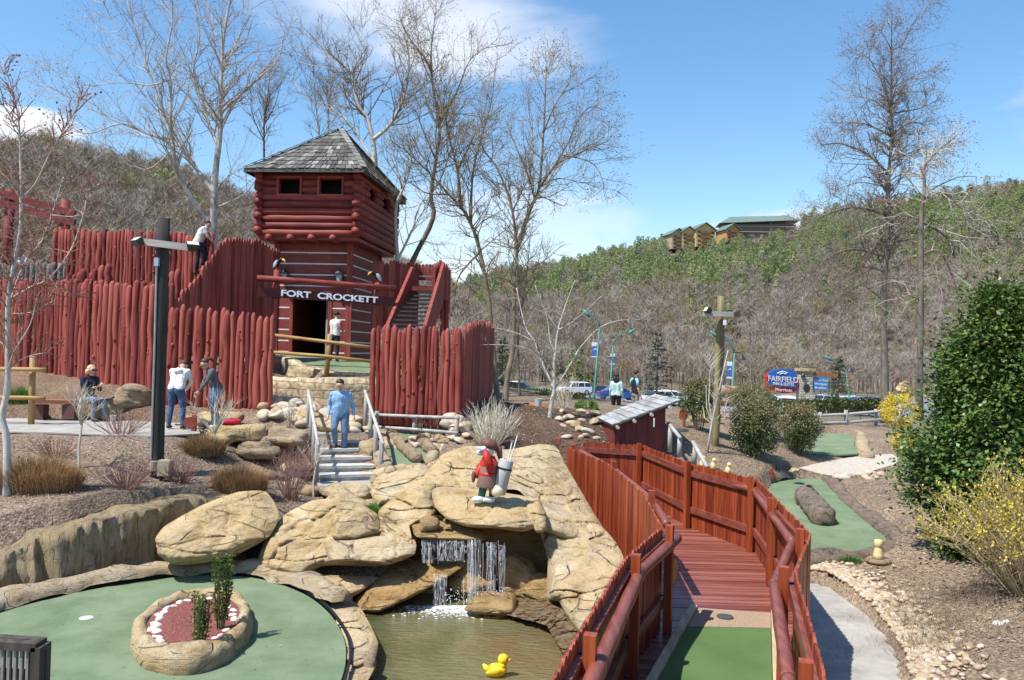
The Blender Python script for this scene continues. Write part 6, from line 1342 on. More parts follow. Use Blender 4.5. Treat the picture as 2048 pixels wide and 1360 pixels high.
def person(label, loc, rz, pose, mats, hair, sc_=1.0, female=False, sleeve=1.0, sh=1.0, hairstyle='short', group=None, bulk=1.0, extra=None, vox=.0095):
    """mats: dict tag -> material. Figure faces -y before it is turned by rz."""
    J = {k: Vector(v) for k, v in {**BASE, **pose}.items()}; B = []      # bones: a, b, ra, rb, tag
    def bone(a, b, ra, rb, tg): B.append((Vector(a), Vector(b), ra, rb, tg))
    hip, chest, neck = J['hip'], J['chest'], J['neck']; k = bulk; wd_ = (J['shR']-J['shL']).normalized(); hw = (J['hpR']-J['hpL']).normalized()
    for s_ in (-1, 1):
        bone(hip+hw*s_*.075, hip.lerp(chest, .45)+wd_*s_*.07, .118*k, .108*k*(.88 if female else 1), 'top'); bone(hip.lerp(chest, .45)+wd_*s_*.07, chest+wd_*s_*.085+V(0, 0, .02), .108*k*(.9 if female else 1), .112*k, 'top')
        bone(hip+hw*s_*.07-V(0, 0, .05), hip+hw*s_*.06+V(0, 0, .02), .12*k, .115*k, 'legs')
    fw = lambda q: V(0, -.03, 0)*q
    bone(hip+fw(1), hip.lerp(chest, .5)+fw(1.5), .125*k, .128*k*(.88 if female else 1), 'top'); bone(hip.lerp(chest, .5)+fw(1.2), chest+fw(.8), .12*k*(.9 if female else 1), .122*k, 'top')
    for s_, S in ((-1, 'L'), (1, 'R')): bone(neck-V(0, 0, .045)+wd_*s_*.04, J['sh'+S].lerp(neck, .12)+V(0, 0, .005), .055*k, .058*k, 'top')
    bone(J['shL']*.75+J['shR']*.25, J['shR']*.75+J['shL']*.25, .075*k, .075*k, 'top'); bone(chest, neck-V(0, 0, .03), .1, .06, 'top')
    bone(neck-V(0, 0, .04), J['head']-V(0, 0, .06), .052, .05, 'skin')
    lk = Vector(J['look']).normalized(); h = J['head']; upv = (V(0, 0, 1)-lk*lk.z).normalized(); rt = lk.cross(upv)
    bone(h+upv*.03-lk*.015, h+upv*.025+lk*.02, .088, .083, 'skin'); bone(h-upv*.035+lk*.01, h-upv*.075+lk*.045, .07, .045, 'skin')
    bone(h-upv*.0+lk*.095, h-upv*.028+lk*.113, .011, .016, 'skin')
    for s_ in (-1, 1): bone(h+rt*s_*.088+upv*.015, h+rt*s_*.092-upv*.02, .016, .012, 'skin'); bone(h+rt*s_*.033+upv*.012+lk*.09, h+rt*s_*.033+upv*.012+lk*.092, .0105, .0105, 'eye')
    bone(h-upv*.062+lk*.088-rt*.018, h-upv*.062+lk*.088+rt*.018, .009, .009, 'lip')
    for s_, S in ((-1, 'L'), (1, 'R')):
        sh_, el, wr = J['sh'+S], J['el'+S], J['wr'+S]
        bone(sh_, sh_.lerp(el, .5), .068*k, .062*k, 'sleeve'); bone(sh_.lerp(el, .5), el, .056*k, .05, 'sleeve' if sleeve > .5 else 'skin')
        bone(el, wr.lerp(el, .12), .047, .034, 'sleeve' if sleeve > .9 else 'skin')
        d = (wr-el).normalized(); lat = d.cross(V(-s_, .25, 0)).normalized() if abs(d.z) > .3 else V(0, 0, 1).cross(d).normalized(); pn = d.cross(lat).normalized()
        bone(wr-d*.02, wr+d*.045, .027, .03, 'skin')
        for q in (-1, 1): bone(wr+d*.02+lat*.016*q, wr+d*.075+lat*.024*q, .02, .017, 'skin')
        for q, fl in ((-1.5, .06), (-.5, .075), (.5, .072), (1.5, .055)):
            a = wr+d*.088+lat*.0205*q; m_ = a+d*fl*.55+pn*.012; e = m_+d*fl*.35+pn*.035; bone(a, m_, .0105, .0095, 'skin'); bone(m_, e, .0095, .008, 'skin')
        a = wr+d*.03-lat*.028*(1); m_ = a+d*.035-lat*.03+pn*.015; bone(a, m_, .013, .0115, 'skin'); bone(m_, m_+d*.03+pn*.015, .0115, .009, 'skin')
        hp, kn, an, toe = J['hp'+S], J['kn'+S], J['an'+S], Vector(J['toe'+S]).normalized()
        bone(hp, hp.lerp(kn, .5), .098*k, .084*k, 'legs'); bone(hp.lerp(kn, .5), kn, .084*k, .066*k, 'legs'); bone(kn, kn.lerp(an, .45)-toe*.015, .064*k, .062*k, 'legs'); bone(kn.lerp(an, .45)-toe*.015, an, .062*k, .052, 'legs')
        bone(an-V(0, 0, .035)-toe*.035, an-V(0, 0, .04)+toe*.06, .044, .045, 'shoe'); bone(an-V(0, 0, .04)+toe*.06, an-V(0, 0, .052)+toe*.15, .045, .03, 'shoe')
    mb = MB()
    for a, b, ra, rb, tg in B: capsule(mb, a, b, ra, rb)
    o = mb.build('tmp', SKIN); r = o.modifiers.new('r', 'REMESH'); r.mode = 'VOXEL'; r.voxel_size = vox; r.use_smooth_shade = True
    s_ = o.modifiers.new('s', 'SMOOTH'); s_.iterations = 3; s_.factor = .5
    bpy.context.view_layer.update(); me = bpy.data.meshes.new_from_object(o.evaluated_get(bpy.context.evaluated_depsgraph_get())); bpy.data.objects.remove(o)
    tags = ['skin', 'top', 'sleeve', 'legs', 'shoe', 'eye', 'lip']; me.materials.clear()
    mm_ = {'skin': SKIN, 'eye': EYE, 'lip': LIP, **mats}; mm_.setdefault('sleeve', mm_['top'])
    for t_ in tags: me.materials.append(mm_[t_])
    n = len(me.polygons); cen = np.empty(n*3); me.polygons.foreach_get('center', cen); cen = cen.reshape(-1, 3); best = np.full(n, 9.); mi = np.zeros(n, np.int32)
    for a, b, ra, rb, tg in B:
        A_n, D = np.array(a), np.array(b-a); t_ = np.clip(((cen-A_n)@D)/max(D@D, 1e-9), 0, 1); dist = np.linalg.norm(cen-A_n-t_[:, None]*D, axis=1)-(ra+(rb-ra)*t_)
        if tg in ('eye', 'lip'): dist -= .004
        if tg == 'top': dist -= .035*(cen[:, 2] > hip.z+.0)
        w_ = dist < best; best = np.where(w_, dist, best); mi = np.where(w_, tags.index(tg), mi)
    me.polygons.foreach_set('material_index', mi); me.polygons.foreach_set('use_smooth', np.ones(n, bool)); me.name = 'body'
    root = thing('person', label, 'person', loc, group, rz); root.scale = (sc_,)*3
    o = bpy.data.objects.new('body', me); COL.objects.link(o); o.parent = root
    if hair is not None:
        q = MB(); rot = Matrix((rt, lk, upv)).transposed(); q.ball(h+upv*.05-lk*.03, (.097, .1, .09), 16, 11, 0, rot)
        if hairstyle in ('long', 'bob'):
            zl = .26 if hairstyle == 'long' else .12
            for s2 in (-1, 0, 1): q.tube([h+upv*.03-lk*.05+rt*s2*.055, h-upv*zl*.5-lk*.075+rt*s2*.06, h-upv*zl-lk*.075+rt*s2*.05], [.065, .058, .03], 10)
        if hairstyle == 'tail': q.tube([h+upv*.06-lk*.1, h+upv*.03-lk*.17, h-upv*.06-lk*.19, h-upv*.14-lk*.17], [.03, .04, .034, .01], 10)
        hm = q.build('hair', hair, None, smooth=True); hm.parent = root
        dsp = hm.modifiers.new('d', 'SUBSURF'); dsp.levels = dsp.render_levels = 1
        # keep the face clear of hair
        for v in hm.data.vertices:
            rel = v.co-h; f = rel.dot(lk); z = rel.dot(upv)
            if f > .02 and z < .065: v.co -= lk*(f-.02)*1.0
    if extra: extra(root, J)
    return root
JEAN = cloth('blue_denim', (.07, .12, .24)); JEANL = cloth('light_blue_denim', (.17, .28, .44)); NAVY = cloth('navy_cloth', (.02, .025, .045)); BLK_ = cloth('black_cloth', (.02, .02, .022))
SHOE = M('brown_shoes', (.06, .04, .03), rough=.6); SHW = M('white_shoes', (.6, .6, .58), rough=.6)
HB = M('brown_hair', (.05, .03, .02), (.09, .055, .035), 30, .6); HD = M('dark_hair', (.015, .012, .011), (.035, .028, .024), 30, .5); HBL = M('blonde_hair', (.55, .4, .2), (.7, .55, .33), 30, .6)
# steps and landing first, so that the walker can stand on them
S0, S1 = W(697, 962, 17.2), W(674, 863, 19.3); sd_ = (S1-S0); hd = V(sd_.x, sd_.y, 0); Lh = hd.length; hd.normalize(); lat = V(hd.y, -hd.x, 0); n = 6
stp = thing('garden_steps', 'grey timber-edged concrete steps between two slanted handrails', 'steps', V(S0.x, S0.y, S0.z))
rise, run = (S1.z-S0.z)/n, Lh/n; rotS = Matrix((lat, hd, V(0, 0, 1))).transposed(); tops = []
for i in range(n):
    c = V(S0.x, S0.y, 0)+hd*run*(i+.5); z = S0.z+rise*(i+1); tops.append(V(c.x, c.y, z)); q = MB(); q.box(V(c.x, c.y, z-.03)+hd*.02, (1.22, run+.06, .06), rotS); tr_ = q.build('tread', M('step_concrete', (.52, .5, .46), (.4, .385, .36), 5, .85, .3, 60), stp)
    q = MB(); q.box(V(c.x, c.y, z-.06-.09)-hd*(run*.5-.05), (1.2, .06, .19), rotS); q.build('riser', GREYH, tr_)
q = MB(); q.box(V(S0.x, S0.y, S0.z-.04)-hd*.42+lat*.05, (1.45, .95, .09), rotS); tag(q.build('path', CONC), kind='structure')
for k, lb in ((-1, 'left'), (1, 'right')):
    hr = thing('stair_handrail', 'weathered grey handrail on posts at the %s of the garden steps' % lb, 'handrail', S0+lat*k*.68, 'handrails of the garden steps')
    tp = []
    for t_ in (-.02, .33, .66, 1.02):
        b = V(S0.x, S0.y, S0.z)+hd*Lh*t_+lat*k*.68+V(0, 0, (S1.z-S0.z)*max(0, t_)); a = b+V(0, 0, .88); tp.append(a); q = MB(); q.tube([b-V(0, 0, .25), b+V(0, 0, .45), a+V(0, 0, .03)], [.052, .05, .048], 9); q.build('post', GREYW, hr, smooth=True)
    q = MB(); q.tube([tp[0]-(tp[1]-tp[0])*.25+V(0, 0, .0), tp[1], tp[2], tp[3]+(tp[3]-tp[2])*.25], .036, 9); q.build('rail', M('sun_bleached_rail', (.38, .365, .34), (.5, .48, .45), 5, .7), hr, smooth=True)
p = tops[3]
person('man in a light blue jumper and jeans walking down the garden steps', V(p.x-.05, p.y, tops[2].z+.0), R_(4), dict(hip=(0, .02, .96), chest=(0, -.03, 1.30), neck=(0, -.05, 1.44), head=(-.01, -.11, 1.58), look=(-.15, -1, -.75), shL=(-.18, -.02, 1.36), shR=(.18, -.02, 1.36), elL=(-.26, .06, 1.11), wrL=(-.27, -.06, .88), elR=(.27, .08, 1.11), wrR=(.31, -.02, .87),
    hpL=(-.10, 0, .92), knL=(-.11, -.17, .60), anL=(-.10, .03, .24), toeL=(-.1, -1, -.35), hpR=(.10, 0, .92), knR=(.12, -.05, .50), anR=(.10, -.01, .075)), dict(top=cloth('light_blue_knit', (.24, .42, .66)), legs=cloth('faded_denim', (.13, .21, .34)), shoe=SHOE), HD, 1.0, bulk=1.14)
gp_ = lambda px, py, d: V(W(px, py, d).x, W(px, py, d).y, -1.995)
person('person in a white hoodie and jeans bending over a putt, back turned', gp_(352, 858, 18.2), R_(178), dict(hip=(0, .05, .95), chest=(0, -.10, 1.25), neck=(0, -.19, 1.37), head=(.0, -.29, 1.46), look=(0, -.6, -1), shL=(-.19, -.12, 1.33), shR=(.19, -.12, 1.33), elL=(-.22, -.25, 1.08), wrL=(-.06, -.38, .9), elR=(.22, -.25, 1.08), wrR=(.06, -.38, .86),
    hpL=(-.1, .05, .92), hpR=(.1, .05, .92), knL=(-.15, .0, .5), knR=(.13, .0, .5), anL=(-.17, .04, .08), anR=(.16, .04, .08)), dict(top=cloth('white_hoodie', (.72, .74, .74), .92), legs=JEAN, shoe=SHOE), HB, .97, bulk=1.05,
    extra=lambda r, J: [setattr(x, 'parent', r) for x in [(lambda q: (q.tube([V(-.09, .0, 1.34), V(0, -.03, 1.36), V(.09, .0, 1.34)], [.05, .07, .05], 9), q.build('hood', M('white_hood', (.72, .74, .74), rough=.9), smooth=True))[1])(MB())]])
def putter(label, a, b, group='putters in use'):
    t = thing('putter', label, 'golf putter', b, group); q = MB(); q.tube([b, a], .008, 6); q.build('shaft', METAL, t); q = MB(); d = (a-b).normalized(); q.tube([a-d*.24, a], .014, 7); q.build('grip', BLACK, t)
    q = MB(); q.box(b+V(.04, 0, .012), (.12, .03, .028)); q.build('head', STEELD, t); return t
person('woman in a grey jumper with tied brown hair leaning to a putt', V(*(gp_(428, 846, 18.6)-V(0, 0, .0))), R_(-52), dict(hip=(0, .05, .95), chest=(-.02, -.08, 1.27), neck=(-.02, -.15, 1.40), head=(-.02, -.24, 1.52), look=(0, -.8, -.75), shL=(-.17, -.06, 1.35), shR=(.17, -.13, 1.35), elL=(-.2, -.2, 1.1), wrL=(-.05, -.34, .90), elR=(.19, -.26, 1.1), wrR=(.06, -.4, .86),
    knL=(-.1, -.03, .5), knR=(.1, -.02, .5)), dict(top=cloth('grey_jumper', (.11, .115, .125)), legs=JEANL, shoe=SHW), HB, .97, True, hairstyle='tail')
putter('putter held by the woman in the grey jumper', W(386, 782, 18.45), W(378, 846, 18.4)); putter('putter held by the person in the white hoodie', W(352, 790, 18.7), W(352, 850, 18.9))
person('blonde person in sunglasses and dark jacket seated on the red bench', V(W(176, 858, 19.6).x, 19.6, -2.02), R_(62), dict(hip=(0, .1, .56), chest=(0, .0, .92), neck=(0, -.03, 1.07), head=(0, -.07, 1.23), look=(.1, -1, -.12), shL=(-.18, .0, 1.02), shR=(.18, .0, 1.02), elL=(-.22, -.08, .76), wrL=(-.1, -.3, .82), elR=(.22, -.08, .76), wrR=(.08, -.3, .86),
    hpL=(-.1, .05, .53), hpR=(.1, .05, .53), knL=(-.12, -.38, .54), knR=(.12, -.38, .5), anL=(-.12, -.36, .1), anR=(.12, -.46, .08)), dict(top=NAVY, legs=cloth('grey_denim', (.2, .25, .32)), shoe=SHOE), HBL, 1.0, True, hairstyle='bob',
    extra=lambda r, J: [setattr(x, 'parent', r) for x in [(lambda q: (q.box(V(.01, -.165, 1.245), (.15, .03, .035)), q.build('sunglasses', STEELD))[1])(MB())]])
person('man in white tee with red sleeves and dark jeans by the tower door', V(W(668, 735, 26.6).x, 26.6, -.60), R_(150), dict(head=(0, -.07, 1.58), look=(0, -1, -.4), elL=(-.25, -.05, 1.13), wrL=(-.16, -.26, 1.02), elR=(.25, -.05, 1.13), wrR=(.16, -.26, .98), knL=(-.13, 0, .5), anL=(-.15, .03, .08), knR=(.13, 0, .5), anR=(.15, .03, .08)),
    dict(top=cloth('white_tee', (.72, .72, .7)), sleeve=cloth('red_sleeve', (.5, .04, .04)), legs=NAVY, shoe=SHOE), HD, 1.0, sleeve=.8)
person('man in a white tee and navy trousers climbing the fort rampart', V(W(395, 545, 24.6).x, 24.6, zof(395, 548, 24.6)), R_(120), dict(hip=(0, .04, .95), chest=(0, -.1, 1.28), neck=(0, -.16, 1.42), head=(0, -.25, 1.52), look=(0, -1, -.6), shL=(-.19, -.11, 1.36), shR=(.19, -.11, 1.36), elL=(-.24, -.22, 1.12), wrL=(-.2, -.4, .98), elR=(.24, -.16, 1.1), wrR=(.2, -.34, .92), knL=(-.1, -.2, .62), anL=(-.1, -.1, .26)),
    dict(top=cloth('cream_tee', (.68, .66, .6)), legs=NAVY, shoe=SHOE), HB, 1.02, sleeve=.4, bulk=1.1)
person('dark haired person behind the floodlight pole on the rampart', V(W(322, 545, 24.9).x, 24.9, zof(322, 556, 24.9)), R_(170), {}, dict(top=cloth('plum_shirt', (.1, .04, .09)), legs=BLK_, shoe=SHOE), HD, 1.0)
person('distant person in white on the rampart at far left', V(W(40, 560, 27.5).x, 27.5, zof(40, 598, 27.5)), R_(20), {}, dict(top=cloth('white_shirt', (.7, .72, .74)), legs=cloth('pale_trousers', (.5, .52, .54)), shoe=SHW), HB, .98)
zc = zof(1234, 842, 29)
person('woman with long dark hair in a pale teal striped top and black trousers', V(W(1231, 842, 29).x, 29, zc), R_(160), dict(head=(0, -.03, 1.60)), dict(top=M('teal_striped_top', (.6, .68, .66), (.25, .5, .5), 26, .9, 0, 30, (1, 1, .15)), legs=BLK_, shoe=SHOE), HD, 1.0, True, hairstyle='long')
person('man in a black shirt with a pale blue shoulder stripe behind the shed', V(W(1270, 842, 29).x, 29, zof(1270, 842, 29)), R_(110), dict(look=(0, -1, -.3), elL=(-.22, .03, 1.12), elR=(.22, .03, 1.12)), dict(top=BLK_, legs=cloth('stone_shorts', (.3, .28, .24)), shoe=SHW), HD, 1.06, sleeve=.4,
    extra=lambda r, J: [setattr(x, 'parent', r) for x in [(lambda q: (q.tube([V(-.13, .06, 1.44), V(-.22, .06, 1.36), V(-.23, .06, 1.2)], [.05, .055, .05], 8), q.tube([V(.13, .06, 1.44), V(.22, .06, 1.36), V(.23, .06, 1.2)], [.05, .055, .05], 8), q.build('shoulder_stripe', M('pale_blue_stripe', (.25, .55, .68), rough=.9), smooth=True))[2])(MB())]])
# ---------------------------------------------------------------- bench, red marker, cloth, cup
q = MB(); bt = thing('plank_bench', 'red-brown plank bench behind the fence post at left', 'bench', W(110, 840, 19.5)); a, b = W(66, 802, 19.3), W(155, 804, 19.6); q.beam(a, b, .38, .09); q.build('seat', M('red_brown_plank', (.25, .1, .05), (.33, .15, .08), 5, .6), bt)
for px in (80, 142):
    q = MB(); p = W(px, 818, 19.5); q.box(p+V(0, 0, -.06), (.3, .25, .34)); q.build('leg', M('dark_red_plank', (.12, .05, .045), rough=.7), bt)
q = MB(); p = V(W(388, 858, 17.9).x, 17.9, -2.02); mk = thing('tee_marker', 'dark red timber hole marker beside the concrete walk', 'hole marker', p); q.beam(p, p+V(0, 0, .42), .09, .09); q.build('post', RED, mk); q = MB(); poly = [p+V(-.02, -.05, .2)+V(.15*math.cos(a)-.06, 0, .13*math.sin(a)) for a in np.linspace(0, 6.28, 13)[:-1]]; q.extrude(poly, (0, .03, 0)); q.build('panel', REDP, mk, fix=True)
me = rockmesh((.24, .16, .07), 91, 4, cuts=1, amp=.03, ledge=.0, fine=.012); me.materials.append(M('crimson_cloth', (.5, .02, .06), (.35, .012, .04), 12, .9)); o = bpy.data.objects.new('folded_jacket', me); COL.objects.link(o); o.location = W(462, 843, 18.4); tag(o, 'crumpled crimson jacket left on the rocks near the woman in grey', 'jacket')
q = MB(); p = V(W(226, 838, 19.0).x, 19.0, -1.99); q.lathe(p, [(.05, 0), (.07, .18), (.075, .18), (.06, .16)], 14); tag(q.build('drink_cup', M('clear_blue_cup', (.55, .62, .66), rough=.2)), 'pale plastic cup standing on the walk near the seated person', 'cup')
# ---------------------------------------------------------------- floodlight poles
LAMPG = M('lamp_glass', (.75, .72, .55), rough=.2)
def floodpole(label, base, top, r0, r1, arm_a, arm_b, lamps, pm, armd, box=True, extra=None):
    t = thing('floodlight_pole', label, 'light pole', base, 'floodlight poles'); q = MB(); n = 8; q.tube([base.lerp(top, i/n) for i in range(n+1)], [r0+(r1-r0)*i/n for i in range(n+1)], 14); q.build('pole', pm, t, smooth=True)
    q = MB(); q.beam(arm_a, arm_b, .09, .13); q.build('cross_arm', GREYH, t)
    for p, d in lamps:
        d = Vector(d).normalized(); x = d.orthogonal().normalized(); up_ = V(0, 0, 1); x = d.cross(up_).normalized(); u2 = x.cross(d); rot = Matrix((x, d, u2)).transposed()
        q = MB(); vs = [p+rot @ V(sx*(.12 if f else .08), (.1 if f else -.05), sz*(.08 if f else .05)) for f in (0, 1) for sx, sz in ((-1, -1), (1, -1), (1, 1), (-1, 1))]; q.add(vs, [(3, 2, 1, 0), (4, 5, 6, 7), (0, 1, 5, 4), (1, 2, 6, 5), (2, 3, 7, 6), (3, 0, 4, 7)]); fl_ = q.build('floodlight', STEELD, t, fix=True)
        q = MB(); q.box(p+d*.105, (.2, .006, .12), rot); q.build('glass', LAMPG, fl_)
    return t
b, tp_ = W(313, 972, 15.5), W(328, 437, 15.5); b.z -= .2
fp = floodpole('tall black timber pole with two floodlights on a cross arm, at left', b, tp_, .125, .11, W(268, 481, 15.35), W(392, 497, 15.35), ((W(278, 487, 15.3), (-.35, -.45, .8)), (W(385, 496, 15.3), (.25, -.45, .85))), POLEB, 15.3)
q = MB(); q.tube([W(301, 950, 15.38), W(309, 700, 15.38), W(313, 540, 15.38), W(314, 520, 15.38)], .022, 8); q.build('conduit', METAL, fp); q = MB(); q.box(W(314, 524, 15.36), (.08, .08, .16)); q.build('junction_box', M('pale_blue_box', (.35, .42, .5), rough=.5), fp)
q = MB(); p = W(307, 932, 15.3); q.tube([p-V(0, 0, .09), p+V(0, 0, .09)], .07, 12); q.build('meter_can', M('grey_green_can', (.3, .31, .2), rough=.5), fp)
bx = thing('utility_box', 'beige electrical cabinet at the foot of the black pole', 'utility box', W(333, 960, 15.2)); q = MB(); c = W(331, 936, 15.2); q.box(c, (.24, .18, .3)); q.build('cabinet', M('beige_enamel', (.36, .3, .21), rough=.5), bx); q = MB(); q.box(c+V(0, -.095, .0), (.2, .012, .26)); q.build('door', M('beige_enamel_door', (.4, .34, .25), rough=.5), bx)
for k in (-1, 1):
    q = MB(); q.beam(c+V(k*.08, 0, -.14), c+V(k*.08, 0, -.42), .05, .05); q.build('leg', POLEB, bx)
b, tp_ = W(1430, 896, 22), W(1442, 592, 22); b.z -= .2
fp = floodpole('grey-green timber pole with a floodlight arm on the right mound', b, tp_, .105, .09, W(1406, 627, 21.8), W(1478, 629, 21.8), ((W(1418, 622, 21.7), (-.6, -.1, .35)), (W(1472, 628, 21.7), (.8, -.1, .15))), POLEG, 21.8)
q = MB(); q.tube([W(1446, 640, 21.83), W(1447, 700, 21.83), W(1440, 780, 21.83)], .035, 8); q.build('conduit', STEELD, fp); q = MB(); q.box(W(1449, 645, 21.82), (.09, .07, .14)); q.build('junction_box', WHITE, fp)
sl_ = thing('leaning_sapling', 'slender pale sapling leaning across the grey-green pole', 'sapling', W(1412, 925, 21.3)); q = MB(); q.tube([W(1411, 930, 21.3), W(1423, 850, 21.3), W(1434, 800, 21.35), W(1446, 745, 21.4), W(1456, 700, 21.4)], [.035, .03, .024, .018, .008], 7); q.build('trunk', BARKW, sl_, smooth=True)
q = MB(); rr = random.Random(8)
for i in range(60):
    f = rr.random(); a = W(1434-20*f+30*(1-f)*rr.random(), 850-140*f, 21.35); q.twig(a, a+V(rr.gauss(0, .3), rr.gauss(0, .2), rr.uniform(.2, .6)), .006)
for x1, y1 in ((1405, 810), (1412, 770), (1420, 740)): q.tube([W(1425, 848, 21.3), W((1425+x1)/2-5, (848+y1)/2+8, 21.3), W(x1, y1, 21.4)], [.018, .014, .006], 5)
q.build('crown', TWIGW, sl_)
# little yellow duckling ornaments, tee signs and the marker on the right
YLW = M('faded_yellow_resin', (.6, .47, .18), (.7, .6, .36), 14, .5)
for i, (px, py, w_, lb) in enumerate(((1405, 905, 20.3, 'leftmost faded yellow duckling ornament, left of the sapling stem'), (1427, 900, 20.3, 'middle faded yellow duckling ornament, right below the pole'), (1457, 903, 20.2, 'rightmost faded yellow duckling ornament, alone on the mulch'))):
    p = onground(px, py, w_); t = thing('garden_ornament', lb, 'garden ornament', p, 'yellow garden ornaments'); q = MB(); q.ball(p+V(0, 0, .1), (.075, .09, .11), 10, 8); q.ball(p+V(.02, -.03, .25), (.06, .06, .06), 10, 8); q.tube([p+V(0, 0, .15), p+V(.02, -.02, .24)], .05, 8); q.build('body', YLW, t, smooth=True); q = MB(); q.tube([p+V(.06, -.05, .24), p+V(.12, -.08, .23)], [.025, .008], 7); q.build('beak', M('orange_bill', (.6, .25, .04), rough=.5), t)
p = onground(1756, 1133, 14.1); t = thing('path_lantern', 'yellow resin path lantern on a flat stone by the right green', 'path lantern', p); q = MB(); q.lathe(p, [(.2, .0), (.22, .04), (.17, .07)], 12); q.build('base', ROCKG, t, smooth=True)
q = MB(); q.lathe(p+V(0, 0, .06), [(.1, 0), (.085, .08), (.06, .2), (.055, .22), (.075, .24), (.07, .33), (.05, .34)], 14); q.build('body', YLW, t, smooth=True)
def teesign(label, p, h, w_, rot_):
    t = thing('tee_sign', label, 'tee sign', p, 'small tee signs'); q = MB(); q.beam(p-V(0, 0, .1), p+V(0, 0, h), .07, .05); q.build('post', RED, t); q = MB(); r = Matrix.Rotation(rot_, 3, 'Z'); poly = [p+V(0, 0, h*.68)+r @ V(w_*.5*math.cos(a)*(1 if abs(math.cos(a)) < .8 else .94), .05, h*.34*math.sin(a)) for a in np.linspace(0, 6.28, 15)[:-1]]; q.extrude(poly, r @ V(0, .035, 0)); q.build('panel', M('orange_wood_slice', (.42, .16, .05), (.55, .27, .1), 9, .6), t, fix=True)
teesign('small round orange tee sign beside the white path', onground(1543, 955, 21.6), .46, .3, .1)
teesign('small orange tee sign behind the shed near the far green', onground(1368, 858, 23.3), .5, .32, .3)
# log obstacles
def logob(label, a, b, r, seed, mat, hole=True, name='log_obstacle'):
    rr = random.Random(seed); t = thing(name, label, 'log obstacle', a, 'log obstacles on the greens'); q = MB(); n = 22; L_ = (b-a); pts = [a.lerp(b, i/n) for i in range(n+1)]; st = len(q.v)
    q.tube(pts, [r*(.55 if i in (0, n) else .9 if i in (1, n-1) else 1)*(1+.07*mnoise.noise(V(i*.6, seed, 0))) for i in range(n+1)], 20)
    for i, v in enumerate(q.v): v = Vector(v); nn = V(mnoise.noise(v*6), mnoise.noise(v*6+V(5, 0, 0)), mnoise.noise(v*6+V(0, 5, 0))); q.v[i] = tuple(v+nn*r*.22)
    q.build('log', mat, t, smooth=True)
    if hole:
        c = a.lerp(b, .22)+V(0, 0, r*.9); q = MB(); d = V(0, -.35, 1).normalized(); q.tube([c-d*.05, c+d*.09], [.11, .1], 12); q.tube([c+d*.085, c+d*.1], [.065, .06], 12, 1); q.build('knot_hole', [mat, DARK], t, smooth=True)
    return t
LOGB = rockmat('bark_textured_log', (.27, .215, .175), (.4, .335, .28), (.13, .1, .08), 5, .8, (1, 1, 1)); LOGT = rockmat('tan_carved_log', (.36, .28, .19), (.47, .38, .28), (.2, .14, .09), 4, .8, (1, 1, 1))
pc = plane(greenC)
def onC(px, py): r = ray(px, py); k = pc[2]/(r.z-pc[0]*r.x-pc[1]*r.y); return r*k
a, b = onC(1608, 1003), onC(1650, 1052); logob('brown bark-textured log lying on the right green, hollow knot on top', a+V(0, 0, .16), b+V(0, 0, .14), .26, 1, LOGB)
pb = plane(greenB)
def onB(px, py): r = ray(px, py); k = pb[2]/(r.z-pb[0]*r.x-pb[1]*r.y); return r*k
logob('longer tan log lying on the green right of the steps', onB(780, 875)+V(0, 0, .1), onB(836, 928)+V(0, 0, .1), .15, 2, LOGT, False); logob('shorter split tan log on the green right of the steps', onB(840, 884)+V(0, 0, .1), onB(868, 914)+V(0, 0, .1), .14, 3, LOGT, False)
q = MB(); c = W(812, 905, 18.6); q.ball(onB(812, 906)+V(0, 0, .28), (.05, .05, .05), 8, 6); tag(q.build('wood_knob', STEELD), 'dark knot knob on top of the longer tan log', 'knob')
# grey post rail by the log green; rails near the shed; split rail fence at right
BL = M('bleached_rail_wood', (.33, .315, .29), (.44, .42, .39), 5, .75)
railfence('rail_fence', 'low grey rail fence between the steps and the right palisade', [(W(912, 892, 18.9), W(914, 832, 18.9)), (W(752, 858, 20.0), W(754, 822, 20.0)), (W(828, 864, 19.6), W(830, 836, 19.6))], [[W(736, 829, 20.05), W(830, 833, 19.5), W(918, 836, 18.85)], [W(736, 853, 20.05), W(830, 859, 19.5), W(915, 866, 18.85)]], .055, .04, GREYW, GREYH)
railfence('rail_fence', 'bleached handrail descending behind the shed and bridge', [(W(1339, 904, 20.6), W(1341, 848, 20.6)), (W(1358, 915, 20.0), W(1360, 874, 20.0)), (W(1388, 930, 19), W(1391, 888, 19))], [[W(1337, 847, 20.7), W(1361, 876, 19.9)], [W(1386, 884, 19.1), W(1414, 934, 18.0)], [W(1338, 860, 20.7), W(1374, 861, 21.6)]], .06, .05, BL, BL)
railfence('rail_fence', 'weathered grey split rail fence before the far hedge', [(W(1692, 862, 31), W(1692, 820, 31)), (W(1752, 862, 32), W(1752, 818, 32)), (W(1640, 862, 30.5), W(1640, 824, 30.5)), (W(1800, 850, 32), W(1800, 806, 32))], [[W(1560, 833, 30), W(1640, 831, 30.5), W(1692, 829, 31), W(1756, 823, 32), W(1830, 806, 32)], [W(1560, 848, 30), W(1640, 846, 30.5), W(1692, 845, 31), W(1780, 838, 32)], [W(1560, 862, 30), W(1640, 861, 30.5), W(1692, 860, 31), W(1776, 852, 32)]], .07, .06, GREYW, BL)
